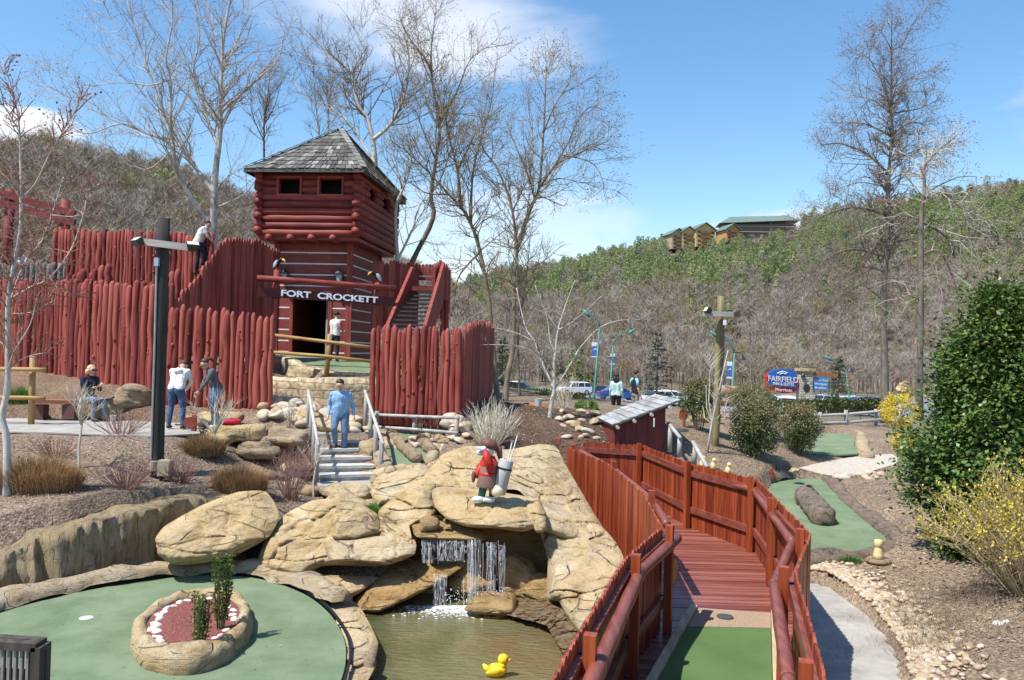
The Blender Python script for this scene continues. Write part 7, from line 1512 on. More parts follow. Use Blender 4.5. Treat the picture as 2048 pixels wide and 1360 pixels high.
# ---------------------------------------------------------------- shingled shed
sh = thing('shingled_shed', 'small dark red shed with a sloping grey shingle roof behind the bridge', 'shed', W(1280, 900, 20.5))
A, B_, C, D = W(1224, 851, 20.0), W(1361, 800, 20.6), W(1312, 789, 22.9), W(1194, 836, 22.2); nrm = (B_-A).cross(D-A).normalized(); nrm = nrm if nrm.z > 0 else -nrm
q = MB(); rr = random.Random(3); nc = 8; q.extrude([A, B_, C, D], -nrm*.04, 1)
for i in range(nc):
    t0, t1 = i/nc, min(1, (i+1.2)/nc); w0 = 0
    while w0 < 1:
        w1 = min(1, w0+rr.uniform(.1, .22)); f = lambda t, w: (A.lerp(B_, t)).lerp(D.lerp(C, t), w)
        q.extrude([f(t0, w0+.004)+nrm*.035, f(t1, w0+.004)+nrm*.012, f(t1, w1-.004)+nrm*.012, f(t0, w1-.004)+nrm*(.035+rr.uniform(0, .015))], -nrm*.02, 0); w0 = w1
q.build('roof', [woodmat('silver_shingles', (.2, .2, .2), (.3, .3, .3), (.4, .4, .4), 'y', .8, .2, .6), SH[1]], sh, fix=True)
q = MB(); ins = .2
wa_, wb_ = A.lerp(B_, .03)+V(0, .18, 0), A.lerp(B_, .8)+V(0, .18, 0); wc_, wd_ = D.lerp(C, .8)-V(0, .15, 0), D.lerp(C, .06)-V(0, .15, 0)
for a, b in ((wa_, wb_), (wb_, wc_), (wc_, wd_), (wd_, wa_)): q.extrude([a-V(0, 0, .05), b-V(0, 0, .05), V(b.x, b.y, -3.2), V(a.x, a.y, -3.2)], (V(b.x-a.x, b.y-a.y, 0).normalized().cross(V(0, 0, 1)))*-.05)
q.build('wall', woodmat('dark_red_shed_boards', (.09, .022, .022), (.14, .032, .032), (.2, .05, .048), 'z', .65, .25, .5), sh, fix=True)
for t_ in (.06, .3, .55, .82):
    q = MB(); p = A.lerp(B_, t_)-nrm*.085; dd = (D-A).normalized(); q.tube([p-dd*.1, p+dd*1.2], .045, 9); q.build('purlin', BL, sh)
q = MB(); q.box(W(1308, 845, 20.25), (.03, .02, .22)); q.build('slit_window', WHITE, sh)
# ---------------------------------------------------------------- frontiersman statue
sp_ = W(976, 1003, 13.15); stt2 = thing('frontiersman_statue', 'painted animal frontiersman statue shading his eyes, golf bag on his back', 'statue', sp_)
def st(name, mat, fn, smooth=True): q = MB(); fn(q); return q.build(name, mat, stt2, smooth=smooth)
def L3(x, y, z): return sp_+V(x, y, z)
MBR = M('brown_fur_paint', (.12, .05, .04), (.2, .09, .07), 12, .6); MG = M('green_trousers_paint', (.02, .12, .08), rough=.5); MR_ = M('red_shirt_paint', (.5, .03, .02), (.38, .02, .015), 8, .5); MGR = M('pale_blue_fur_paint', (.45, .55, .62), (.6, .66, .7), 10, .6); MSK = M('fringed_tunic_paint', (.2, .11, .1), (.3, .18, .16), 20, .7, .5, 40, (8, 8, .5))
def f(q):
    for k in (-1, 1): q.tube([L3(k*.09-.02, 0, .08), L3(k*.08, .02, .26), L3(k*.07, .02, .4)], [.06, .07, .085], 12)
st('trousers', MG, f)
def f(q):
    for k in (-1, 1): q.ball(L3(k*.09-.07, -.06, .045), (.1, .07, .05), 12, 8); [q.ball(L3(k*.09-.15, -.09+.035*j, .03), .026, 7, 5) for j in range(3)]
st('paw', MGR, f)
st('tunic', MSK, lambda q: q.lathe(L3(0, 0, 0), [(.19, .24), (.2, .26), (.15, .5), (.14, .62), (.1, .66)], 16))
def f(q):
    q.tube([L3(0, 0, .5), L3(0, 0, .62), L3(-.01, 0, .74)], [.13, .15, .1], 14)
    q.tube([L3(.07, -.1, .66), L3(.02, -.19, .56), L3(-.02, -.21, .7), L3(-.06, -.17, .85)], [.07, .068, .06, .05], 12); q.tube([L3(-.08, .12, .64), L3(-.17, .14, .48), L3(-.2, .02, .4)], [.065, .06, .045], 12)
st('shirt', MR_, f)
st('sash', MR_, lambda q: q.lathe(L3(0, 0, 0), [(.155, .42), (.17, .45), (.155, .49)], 16))
def f(q):
    q.ball(L3(-.03, -.02, .84), (.11, .11, .115), 14, 10); q.tube([L3(-.1, -.02, .82), L3(-.2, -.03, .79)], [.07, .04], 10)
    for z in (0, .012, .024): q.ball(L3(-.14-.02*z, -.17+z*3, .885), (.075, .02, .022), 8, 6)
    q.ball(L3(-.09, -.16, .88), (.05, .06, .045), 10, 7)
st('head', MGR, f)
def f(q):
    rot = Matrix.Rotation(R_(24), 3, 'Y'); q.ball(L3(-.01, -.01, .94), (.15, .14, .1), 16, 10, 0, rot); q.tube([L3(.08, .02, .92), L3(.16, .04, .84), L3(.19, .04, .72), L3(.2, .03, .66)], [.06, .06, .05, .015], 10)
st('fur_hat', MBR, f)
def f(q): q.ball(L3(-.25, .0, .4), (.035, .03, .1), 8, 7)
st('pouch', MBR, f)
gb = thing('golf_bag', 'grey golf bag with clubs slung on the statue', 'golf bag', L3(.2, .02, .1)); ax0, ax1 = L3(.17, -.06, .14), L3(.29, -.05, .7)
q = MB(); q.tube([ax0, ax0.lerp(ax1, .05), ax0.lerp(ax1, .5), ax1.lerp(ax0, .02), ax1], [.1, .115, .115, .115, .105], 18); q.build('bag_body', M('grey_canvas', (.33, .34, .34), (.42, .42, .41), 6, .6), gb, smooth=True)
q = MB(); q.tube([ax0.lerp(ax1, .72), ax0.lerp(ax1, .77)], .121, 18); q.build('strap', BLACK, gb)
q = MB(); q.ball(ax0+V(-.02, -.07, .06), (.11, .07, .1), 12, 8); q.build('side_pocket', M('cream_pocket', (.72, .62, .42), rough=.6), gb, smooth=True)
for (x, z, l) in ((.03, .0, .42), (.0, .02, .3), (-.05, .0, .2)):
    q = MB(); a = ax1+V(x, 0, -.1); b = a+V(.08+x*2, .02, l+.1); q.tube([a, b], .011, 6); cl_ = q.build('club', WHITE, gb)
    q = MB(); q.box(b, (.05, .025, .035)); q.build('club_head', M('mauve_club_head', (.3, .2, .26), rough=.4), cl_)
# ---------------------------------------------------------------- yellow duck
p = WZ(992, 1352, -4.0); dk_ = thing('toy_duck', 'yellow toy duck floating on the pond', 'toy duck', p); YD = M('yellow_plastic', (.8, .55, .02), (.86, .62, .03), 5, .3, coat=.3)
k = .92
q = MB(); rot = Matrix.Rotation(R_(-10), 3, 'Y'); q.ball(p+V(0, 0, .075)*k, (.15*k, .1*k, .085*k), 18, 12, 0, rot); q.tube([p+V(-.1, 0, .09)*k, p+V(-.145, 0, .11)*k, p+V(-.175, 0, .155)*k], [.06*k, .038*k, .012*k], 12); q.tube([p+V(.07, -.0, .1)*k, p+V(.085, 0, .16)*k, p+V(.09, 0, .19)*k], [.07*k, .058*k, .056*k], 14); q.ball(p+V(.09, 0, .225)*k, (.073*k, .068*k, .072*k), 16, 12); q.build('body', YD, dk_, smooth=True)
for s_ in (-1, 1):
    q = MB(); q.ball(p+V(-.02, s_*.09, .09)*k, (.09*k, .022*k, .05*k), 12, 8, 0, rot); q.build('wing', YD, dk_, smooth=True); q = MB(); q.ball(p+V(.135, s_*.042, .245)*k, .011, 8, 6); q.build('eye', EYE, dk_, smooth=True)
q = MB(); q.ball(p+V(.165, 0, .222)*k, (.04*k, .034*k, .014*k), 10, 7); q.build('beak', M('orange_beak', (.7, .24, .03), rough=.35), dk_, smooth=True)
# ---------------------------------------------------------------- slatted bin at the lower left
bn = thing('slatted_bin', 'dark weathered slatted timber bin cut by the lower left corner', 'bin', W(20, 1400, 6)); a, b = W(-110, 1281, 6.0), W(76, 1293, 6.0); dd = (b-a).normalized(); bk = V(-dd.y, dd.x, 0).normalized(); DW = woodmat('dark_weathered_wood', (.03, .025, .02), (.065, .055, .045), (.12, .1, .085), 'z', .8, .2, .6)
for p0, p1 in ((a, b), (a+bk*.08, b+bk*.08), (a+dd*.05, a+bk*.08+dd*.05), (b-dd*.05, b+bk*.08-dd*.05)):
    q = MB(); q.beam(p0, p1, .07, .06); q.build('top_rail', DW, bn)
for p0, p1 in ((a, b), (b, b+bk*.08), (a+bk*.08, b+bk*.08)):
    L_ = (p1-p0).length; n = int(L_/.045)
    for i in range(n):
        p = p0.lerp(p1, (i+.5)/n); 
        if i == 0: q = MB()
        q.beam(p-V(0, 0, .03), p-V(0, 0, 1.2), .03, .02, dd)
    q.build('slats', M('pale_grey_slats', (.2, .19, .16), (.32, .3, .26), 9, .8), bn)
for p in (a, b, b+bk*.08):
    q = MB(); q.beam(p, p-V(0, 0, 1.3), .07, .07, dd); q.build('post', DW, bn)
q = MB(); q.box((a+b)/2+bk*.05-V(0, 0, .7), ((b-a).length-.1, .03, 1.0), Matrix((dd, bk, V(0, 0, 1))).transposed()); q.build('liner', DARK, bn)
# ---------------------------------------------------------------- river stones
sm_ = [rockmesh((.5, .42, .3), 300+i, 3, cuts=3, amp=.05, ledge=0, fine=.015, boxy=2.3) for i in range(6)]
for m_ in sm_: m_.materials.append(PEBB); m_.name = 'river_stone'
rr = random.Random(44); zones = [((545, 735), (805, 852), 21.3, 19.2, 150, 'rounded tan river stone heaped below the terrace walls', 'river stones below the terrace'), ((738, 930), (832, 872), 20.6, 19.3, 70, 'rounded tan river stone in the bed before the right palisade', 'river stones before the right palisade'),
     ((895, 960), (842, 905), 19.6, 18.6, 18, 'rounded tan river stone beside the end post of the grey rail', 'river stones at the grey rail end'), ((1140, 1220), (826, 885), 23.5, 19.7, 25, 'pale river stone along the far edge of the mulch mound', 'river stones behind the mound'), ((605, 650), (935, 1000), 17.6, 16.2, 10, 'grey river stone left of the lower steps', 'grey stones by the lower steps'), ((1690, 1790), (945, 975), 23, 21.8, 16, 'pale river stone edging the white path', 'river stones at the white path')]
for (x0, x1), (y0, y1), d0, d1, n, lb, gr in zones:
    for i in range(n):
        f_ = rr.random(); p = onground(rr.uniform(x0, x1), 0, d0+(d1-d0)*f_); o = bpy.data.objects.new('river_stone', sm_[rr.randrange(6)]); COL.objects.link(o); s_ = rr.uniform(.24, .56)*(.8 if x0 > 1000 else 1); o.scale = (s_, s_*rr.uniform(.7, 1), s_*rr.uniform(.6, .9)); o.rotation_euler = (rr.uniform(-.3, .3), rr.uniform(-.3, .3), rr.uniform(0, 6)); o.location = p+V(0, 0, .05*s_+rr.uniform(0, .06)); tag(o, lb, 'stone', gr)
G3 = 'brown boulders by the left walk'
for i, (px, py, d, w_, h_, lb, mt_) in enumerate(((478,866,18.2,150,44,'broad tan boulder lying right of the woman in grey',ROCK), (560,874,18.0,130,42,'dark mossy boulder left of the upper steps',ROCKG), (262,800,20.2,96,56,'brown boulder behind the floodlight pole',ROCKG), (222,818,20.0,80,44,'brown boulder right of the seated blonde person',ROCKG), (120,832,20.6,110,40,'low brown stones under the plank bench',ROCKG), (420,842,19.4,140,34,'flat tan ledge stone at the foot of the left palisade',ROCK), (640,845,19.6,150,30,'flat tan stone slab above the steps',ROCK), (742,905,18.3,40,50,'tan stone at the right rail of the steps',ROCKL), (610,975,16.8,60,34,'grey stone at the left of the lower steps',ROCKG), (690,985,15.7,110,40,'smooth grey boulder across the foot of the steps',ROCKL), (1410,835,27,70,34,'tan boulder behind the bare-stemmed shrub',ROCK), (1450,790,29,60,44,'red-brown boulder beyond the clipped shrubs',ROCKG), (520,900,17.4,90,40,'reddish boulder among the twigs left of the steps',ROCKG), (1590,940,21.5,20,10,'small stone by the tee sign',ROCKL), (1806,775,60,30,26,'tan boulder beyond the yellow shrub',ROCK))):
    rock(lb, px, py, d, w_, h_, max(.3, w_*d/FPX*.6), 400+i, rng.uniform(-8, 8), rng.uniform(-20, 20), mt_, 'boulder', 'boulder', G3, sub=4)
q = MB(); q.ball((0, 0, 0), (.07, .055, .04), 14, 10); qo = q.build('white_stone', WHITE, smooth=True); ws_ = qo.data; bpy.data.objects.remove(qo)
for i, (px, py, d, s_, lb) in enumerate(((1996, 1272, 10.6, .17, 'larger of two white stones lying on the right slope'), (2012, 1270, 10.6, .1, 'smaller of two white stones lying on the right slope'))):
    o = bpy.data.objects.new('white_stone', ws_); COL.objects.link(o); o.location = onground(px, py, d)+V(0, 0, .02); o.scale = (s_*6.5,)*3; tag(o, lb, 'stone', 'white stones on the slope')
# gravel beside the curved path
mb = MB(); rr = random.Random(12); ed = [WZ(px, py, -3.9) for px, py in ((1612,1160),(1650,1170),(1700,1197),(1755,1245),(1795,1300),(1815,1360),(1818,1440))]; ed = smooth_line(ed, 8)
XY = []
for i in range(1500):
    k = rr.randrange(len(ed)-1); t = rr.random(); p = ed[k].lerp(ed[k+1], t); d = ed[k+1]-ed[k]; nr = V(d.y, -d.x, 0).normalized(); nr = -nr if nr.x < 0 else nr; wmax = .5+.45*(k/len(ed)); w_ = abs(rr.gauss(0, .42))*wmax+.03; XY.append((p+nr*w_, w_))
for p, w_ in XY:
    z = gz(p.x, p.y); s_ = rr.uniform(.02, .06)*(1.15 if rr.random() < .2 else .85); rot = Matrix.Rotation(rr.uniform(0, 6), 3, 'Z') @ Matrix.Rotation(rr.uniform(-.4, .4), 3, 'X'); mb.ball(V(p.x, p.y, z+.02), (s_*rr.uniform(.9, 1.5), s_, s_*.6), 7, 5, 0, rot)
tag(mb.build('gravel', PEBB, smooth=True), 'pale rounded gravel spilling beside the curved concrete path', kind='stuff')
# ---------------------------------------------------------------- cars
GLASS = M('tinted_glass', (.02, .025, .03), rough=.08, spec=.8); TYRE = M('tyre_rubber', (.015, .015, .015), rough=.8); RIM = M('alloy_rim', (.5, .5, .52), rough=.3, metal=.8); CHR = M('headlight_glass', (.75, .76, .78), rough=.1, spec=.8); RL = M('tail_light', (.4, .01, .01), rough=.2)
def make_car(label, paint, p, rz, suv=True, roofc=None, group='cars in the lot beyond the mini golf'):
    t = thing('parked_car', label, 'car', p, group, rz); Lc, Wc, H = (4.7, 1.88, 1.75) if suv else (4.6, 1.8, 1.45)
    if suv: low = [(-2.33, .45), (-2.35, .75), (-2.28, 1.05), (-1.0, 1.08), (1.0, 1.06), (1.95, 1.0), (2.3, .86), (2.35, .6), (2.3, .4)]; cab = [(-2.25, 1.05), (-2.05, 1.62), (-1.7, 1.72), (.15, 1.74), (.55, 1.66), (1.15, 1.06)]
    else: low = [(-2.28, .4), (-2.3, .7), (-2.2, .95), (-1.3, .98), (1.0, .95), (1.9, .86), (2.25, .72), (2.3, .5), (2.25, .33)]; cab = [(-1.75, .96), (-1.1, 1.38), (-.6, 1.44), (.1, 1.44), (.5, 1.36), (1.2, .95)]
    q = MB()
    def shell(prof, w0, w1, zs):      # profile in xz swept across the width with tumblehome
        vs = []; ny = 6; n = len(prof)
        for j in range(ny+1):
            y = -1+2*j/ny; e = 1-.06*(abs(y)**6)
            for x, z in prof: ww = w0+(w1-w0)*max(0, min(1, (z-zs[0])/(zs[1]-zs[0]))); vs.append((x*(1-.03*abs(y)**4), y*ww/2, z if abs(y) < .99 else zs[0]+(z-zs[0])*.985))
        fs = [(j*n+i, (j+1)*n+i, (j+1)*n+(i+1) % n, j*n+(i+1) % n) for j in range(ny) for i in range(n)]; fs += [tuple(range(n-1, -1, -1)), tuple(range(ny*n, ny*n+n))]; return vs, fs
    q.add(*shell(low+[(2.0, .28), (-2.05, .28)], Wc, Wc, (.3, 1.1))); b = q.build('body', paint, t, world=False, fix=True); bv = b.modifiers.new('b', 'BEVEL'); bv.width = .05; bv.segments = 2; bv.limit_method = 'ANGLE'
    q = MB(); q.add(*shell(cab, Wc-.06, Wc-.42, (cab[0][1], H))); cb_ = q.build('cabin', roofc or paint, t, world=False, fix=True); bv = cb_.modifiers.new('b', 'BEVEL'); bv.width = .05; bv.segments = 2
    z0, z1 = cab[0][1]+.05, H-.13; hw0, hw1 = (Wc-.08)/2, (Wc-.37)/2
    xb0, xb1, xf0, xf1 = cab[0][0]+.2, cab[1][0]+.1, cab[-1][0]-.28, cab[-2][0]-.02
    for s_ in (-1, 1):
        for u0, u1 in ((.0, .3), (.34, .63), (.67, 1.0)):
            lo = lambda u_: V(xb0+(xf0-xb0)*u_, s_*(hw0+.012), z0); hi = lambda u_: V(xb1+(xf1-xb1)*u_, s_*(hw1+.03), z1); q = MB(); q.extrude([lo(u0), lo(u1), hi(u1), hi(u0)], (0, s_*.012, 0)); q.build('window', GLASS, t, world=False, fix=True)
    q = MB(); a = [(cab[-1][0]-.02, z0), (cab[-2][0]+.04, z1+.02)]; q.extrude([V(a[0][0]+.03, -hw0+.1, z0), V(a[0][0]+.03, hw0-.1, z0), V(a[1][0]+.03, hw1-.04, z1), V(a[1][0]+.03, -hw1+.04, z1)], (.02, 0, .015)); q.build('windscreen', GLASS, t, world=False, fix=True)
    q = MB(); q.extrude([V(cab[0][0]-.01, -hw0+.12, z0), V(cab[0][0]-.01, hw0-.12, z0), V(cab[1][0]-.02, hw1-.04, z1-.05), V(cab[1][0]-.02, -hw1+.04, z1-.05)], (-.02, 0, .01)); q.build('rear_window', GLASS, t, world=False, fix=True)
    for x in (-1.45, 1.42):
        for s_ in (-1, 1):
            q = MB(); c = V(x, s_*(Wc/2-.1), .34); q.tube([c-V(0, .11, 0), c+V(0, .11, 0)], .34, 20); w_ = q.build('wheel', TYRE, t, world=False); q = MB(); q.tube([c+V(0, s_*.1, 0), c+V(0, s_*.125, 0)], .21, 16); r_ = q.build('rim', RIM, None); r_.parent = w_
    for s_ in (-1, 1):
        q = MB(); q.box((2.26 if suv else 2.2, s_*.68, .76 if suv else .68), (.14, .36, .16)); q.build('headlight', CHR, t, world=False); q = MB(); q.box((-2.3 if suv else -2.24, s_*.76, .86), (.1, .18, .3)); q.build('tail_light', RL, t, world=False)
        if suv: q = MB(); q.beam(V(-1.5, s_*.62, 1.79), V(.1, s_*.62, 1.79), .05, .05); q.build('roof_rail', METAL, t, world=False)
    return t
def paint(name, c): return M(name, c, rough=.25, spec=.6, coat=.5)
PW, PB, PBL, PS = paint('white_car_paint', (.75, .76, .78)), paint('black_car_paint', (.025, .03, .045)), paint('blue_car_paint', (.03, .08, .3)), paint('silver_car_paint', (.5, .53, .58))
def cg(px, d): p = W(px, 760, d); return V(p.x, p.y, -4.22)
def far_g(px, py, d): p = W(px, py, d); return V(p.x, p.y, p.z)
for px, py, d, rz, pt, suv, lb in ((1040, 789, 104, R_(-18), PB, True, 'black suv with roof rails parked behind the bare trunks'), (988, 786, 110, R_(170), PW, False, 'white car half hidden by the right palisade'), (1148, 789, 108, R_(200), PW, True, 'white suv parked behind the small pale tree'), (1236, 801, 86, R_(10), PBL, False, 'blue car behind the walking couple'),
     (1322, 814, 66, R_(190), PW, False, 'white car showing its windows above the shed roof'), (1655, 828, 70, R_(115), PS, True, 'silver suv with red tail light right of the stone pillar'), (1712, 823, 82, R_(160), PB, False, 'dark car beside the conifer near the small sign'), (1566, 830, 70, R_(80), PW, True, 'white car glimpsed between two clipped shrubs'), (1745, 820, 88, R_(20), PBL, False, 'dark blue car left of the tall bare tree'), (1205, 792, 112, R_(5), PB, False, 'dark car behind the teal lamp posts')):
    make_car(lb, pt, far_g(px, py, d), rz, suv)
# the ground rises to meet the cars on the nearer lot
# ---------------------------------------------------------------- street lamps with banners
TEAL = M('teal_paint', (.06, .22, .19), rough=.45); BAN = M('banner_blue', (.06, .16, .42), rough=.7); BANW = M('banner_white', (.75, .78, .82), rough=.7)
def lamp(label, base, top, arm, banner, pend=None, group='teal street lamps'):
    t = thing('street_lamp', label, 'street lamp', base, group); q = MB(); q.tube([base, base.lerp(top, .1), base.lerp(top, .12), top], [.11, .1, .065, .045], 10); q.build('pole', TEAL, t, smooth=True)
    q = MB(); a = Vector(arm); q.tube([top, top+V(0, 0, .25)+(a-top)*.1, top.lerp(a, .5)+V(0, 0, .5), a+V(0, 0, .05)], [.05, .045, .04, .035], 8); q.build('arm', TEAL, t, smooth=True)
    d = (a-top).normalized(); q = MB(); q.tube([a-d*.1, a+d*.15, a+d*.55], [.05, .12, .05], 10); q.build('lamp_head', TEAL, t, smooth=True)
    if banner:
        c, w_, h = banner; s_ = 1 if c.x > base.x else -1; q = MB(); q.box(c, (w_, .02, h)); bb = q.build('banner', BAN, t); q = MB()
        q.box(c+V(0, 0, h*.36), (w_+.004, .026, h*.24)); q.box(c-V(0, 0, h*.44), (w_+.004, .026, h*.1))
        q.extrude([c+V(-w_*.45, -.014, -h*.05), c+V(w_*.1, -.014, h*.12), c+V(w_*.45, -.014, -.02*h), c+V(w_*.1, -.014, h*.04)], (0, -.004, 0)); q.build('banner_print', BANW, bb)
        q = MB()
        for z in (h/2, -h/2): q.beam(V(base.x, c.y, c.z+z), c+V((w_/2)*(1 if c.x > base.x else -1), 0, z), .03, .03)
        q.build('bracket', TEAL, t)
    if pend is not None:
        q = MB(); p = Vector(pend); q.beam(V(base.x, p.y, p.z+.5), p+V(0, 0, .5), .06, .06); q.lathe(p, [(.03, .45), (.1, .4), (.28, .1), (.28, .05)], 12); q.build('pendant_lamp', STEELD, t)
lamp('teal street lamp left of the couple, banner on its left side', W(1187, 805, 50), W(1199, 655, 50), W(1178, 632, 50), (W(1190, 700, 50), .42, 1.0))
lamp('teal street lamp right behind the couple, arm curving right', W(1219, 805, 56), W(1226, 690, 56), W(1258, 667, 56), (W(1225, 718, 56), .3, .8))
lamp('teal street lamp beside the grey-green pole, with pendant lantern', W(1463, 800, 48), W(1469, 705, 48), W(1434, 674, 48), (W(1459, 740, 48), .3, 1.05), W(1482, 722, 48))
lamp('teal street lamp behind the small blue sign', W(1700, 810, 60), W(1692, 738, 60), W(1662, 720, 60), None, W(1700, 745, 60))
for px, py, d, lb in ((1707, 795, 58, 'blue and white banner left of the tall bare tree'), (1717, 803, 58, 'lower blue and white banner next to the tall bare tree')):
    c = W(px, py, d); t = thing('street_banner', lb, 'banner', c, 'street banners'); q = MB(); q.box(c, (.28, .03, .42)); q.build('cloth', BAN, t); q = MB(); q.box(c+V(0, 0, .12), (.285, .036, .14)); q.build('print', BANW, t); q = MB(); q.tube([c+V(.16, 0, .4), c+V(.16, 0, -1.4)], .025, 6); q.build('pole', STEELD, t)
# ---------------------------------------------------------------- hotel sign and small sign
sd0 = 42; SC = sd0/FPX; c0 = W(1565, 762, sd0); sg2 = thing('hotel_sign', 'blue and red hotel sign with white lettering on the stone pillar', 'hotel sign', c0); BLUE = M('sign_blue', (.02, .14, .5), rough=.35); REDS = M('sign_red', (.5, .015, .03), rough=.35)
rt_, upx = V(math.cos(.12), math.sin(.12), 0), V(0, 0, 1); nn = V(math.sin(.12), -math.cos(.12), 0)
def sp2(x, y): return c0+rt_*(x*SC)+V(0, 0, -y*SC)     # photo pixels from the sign centre
q = MB(); q.extrude([sp2(x, y)+nn*.02 for x, y in ((-33, -8), (-28, -16), (30, -12), (32, 12), (26, 22), (2, 25), (-27, 20), (-33, 12))], nn*-.22); q.build('red_back_panel', REDS, sg2, fix=True)
q = MB(); q.extrude([sp2(x, y)+nn*.06 for x, y in ((-30, -16), (-18, -22), (0, -24.5), (14, -24), (27, -20), (28, 14), (-30, 9))], nn*-.12); fp_ = q.build('blue_panel', BLUE, sg2, fix=True)
for k_, (txt, x, y, s_, sx) in enumerate((('FAIRFIELD', 0, -3, 12.5, .92), ('INN & SUITES', 1, 6.5, 6.6, .9), ('Marriott', 2, 18, 7.5, 1.1))):
    text(txt, sp2(x, y)+nn*.075+(nn*0), rt_-V(0, 0, .045), upx, s_*SC*1.25, .01, WHITE, fp_ if k_ < 2 else None, sx=sx, offset=.012) if k_ < 2 else text(txt, sp2(x, y)+nn*.035, rt_-V(0, 0, .045), upx, s_*SC*1.25, .01, WHITE, sg2, sx=sx, offset=.012)
q = MB()
for pts in (((-13, -15), (-2, -19.5), (9, -16.5)), ((-8, -13.5), (-1, -16), (6, -14))): q.tube([sp2(*p)+nn*.07 for p in pts], .03, 5)
q.build('emblem', WHITE, fp_)
pl2 = thing('stone_pillar', 'stone sign pillar with flat cap beside the hotel sign', 'pillar', W(1607, 800, sd0)); q = MB(); c = W(1609, 770, sd0+.2)
q.box(V(c.x, c.y, c.z-.2), (.62, .62, 1.9)); q.build('shaft', blockmat('rubble_stone', (.42, .37, .3), (.58, .54, .47), (.25, .2, .15), .22, .13), pl2); q = MB(); q.box(V(c.x, c.y, c.z+.8), (.82, .82, .14)); q.build('cap', ROCKL, pl2)
q = MB(); poly = [V(c.x, c.y-.33, c.z-.15)+V(.17*math.cos(a), 0, .22*math.sin(a)) for a in np.linspace(0, 6.28, 17)[:-1]]; q.extrude(poly, (0, .03, 0)); q.build('plaque', STEELD, pl2, fix=True)
q = MB(); q.lathe(V(c.x-.22, c.y-.36, c.z+.42), [(.02, .26), (.1, .1), (.09, -.02)], 10); q.beam(V(c.x-.22, c.y-.36, c.z+.65), V(c.x-.22, c.y-.1, c.z+.65), .03, .03); q.build('wall_lamp', STEELD, pl2)
t2 = thing('hanging_sign', 'small blue board with white lettering right of the stone pillar', 'sign board', W(1641, 770, sd0)); c = W(1641, 768, sd0); q = MB(); q.box(c, (.78, .06, .68)); bo = q.build('board', M('sign_pale_blue', (.05, .22, .55), rough=.4), t2)
for i, tx in enumerate(('Indoor Pool', 'Whirlpool', 'Breakfast')): text(tx, c+V(0, -.036, .19-.2*i), (1, 0, -.02), upx, .17, .006, WHITE, bo, sx=.95, offset=.008)
q = MB(); q.beam(c+V(-.6, .05, .52), c+V(.9, .05, .48), .12, .16); q.build('beam', M('rust_brown_beam', (.3, .12, .05), rough=.7), t2); q = MB()
for x in (-.3, .3): q.beam(c+V(x, 0, .32), c+V(x, 0, .48), .02, .02)
q.build('hanger', STEELD, t2); q = MB(); q.beam(c+V(-.47, .1, .55), c+V(-.47, .1, -2.0), .12, .12); q.build('post', M('dark_brown_post', (.06, .035, .02), rough=.7), t2)
# hedges, lot edge and low wall
def hedge(label, a, b, w_, h, n, seed, mat):
    rr = random.Random(seed); lf = MB(); d = (b-a)
    for i in range(n):
        t_ = rr.random(); p = a+d*t_+V(rr.gauss(0, w_*.3), rr.gauss(0, w_*.3), h*rr.random()**.6*(1+.25*mnoise.noise(V(t_*9, seed, 0)))); dd = V(rr.gauss(0, 1), rr.gauss(0, 1), rr.gauss(.4, .8)).normalized(); lf.leaf(p, dd, dd.orthogonal(), .14, .05)
    tag(lf.build('hedge', mat), label, 'hedge', 'low hedges along the lot')
HG = leafmat('hedge_leaves', (.04, .09, .02), (.1, .16, .04))
hedge('low green hedge before the black suv', W(985, 797, 46), W(1090, 800, 44), .9, .55, 2600, 1, HG); hedge('low hedge behind the split rail fence', W(1560, 835, 38), W(1790, 828, 40), 1.0, .75, 4200, 2, leafmat('olive_hedge_leaves', (.05, .08, .02), (.12, .14, .05)))
hedge('straggly yellow-green hedge behind the small pale tree', W(1040, 812, 33), W(1160, 815, 31), .7, .5, 1500, 3, leafmat('yellow_green_leaves', (.16, .15, .05), (.3, .26, .08)))
q = MB(); a, b = W(1000, 800, 36), W(1165, 806, 34); q.beam(a-V(0, 0, .3), b-V(0, 0, .3), .35, .8); tag(q.build('low_wall', BLK), 'low tan wall between the mulch mound and the lot', 'wall')
q = MB(); p = W(1115, 820, 27); lb_ = thing('log_bench', 'red-brown half-log bench behind the small pale tree', 'bench', W(1080, 835, 26)); a, b = W(1050, 815, 26), W(1100, 818, 25.5); q.tube([a, b], .16, 10); q.build('seat', M('red_brown_log', (.25, .09, .04), (.34, .14, .06), 6, .6), lb_, smooth=True)
for f_ in (.15, .85):
    q = MB(); p = a.lerp(b, f_); q.tube([p-V(0, 0, .35), p-V(0, 0, .1)], .09, 8); q.build('leg', M('yellow_wood', (.5, .35, .12), rough=.7), lb_)
q = MB(); p = onground(1076, 832, 24.3); q.lathe(p, [(.09, 0), (.12, .24), (.125, .24), (.1, .21)], 14); tag(q.build('bucket', M('pale_grey_plastic', (.5, .52, .52), rough=.5)), 'pale grey bucket on the mound beside the pale tree', 'bucket')
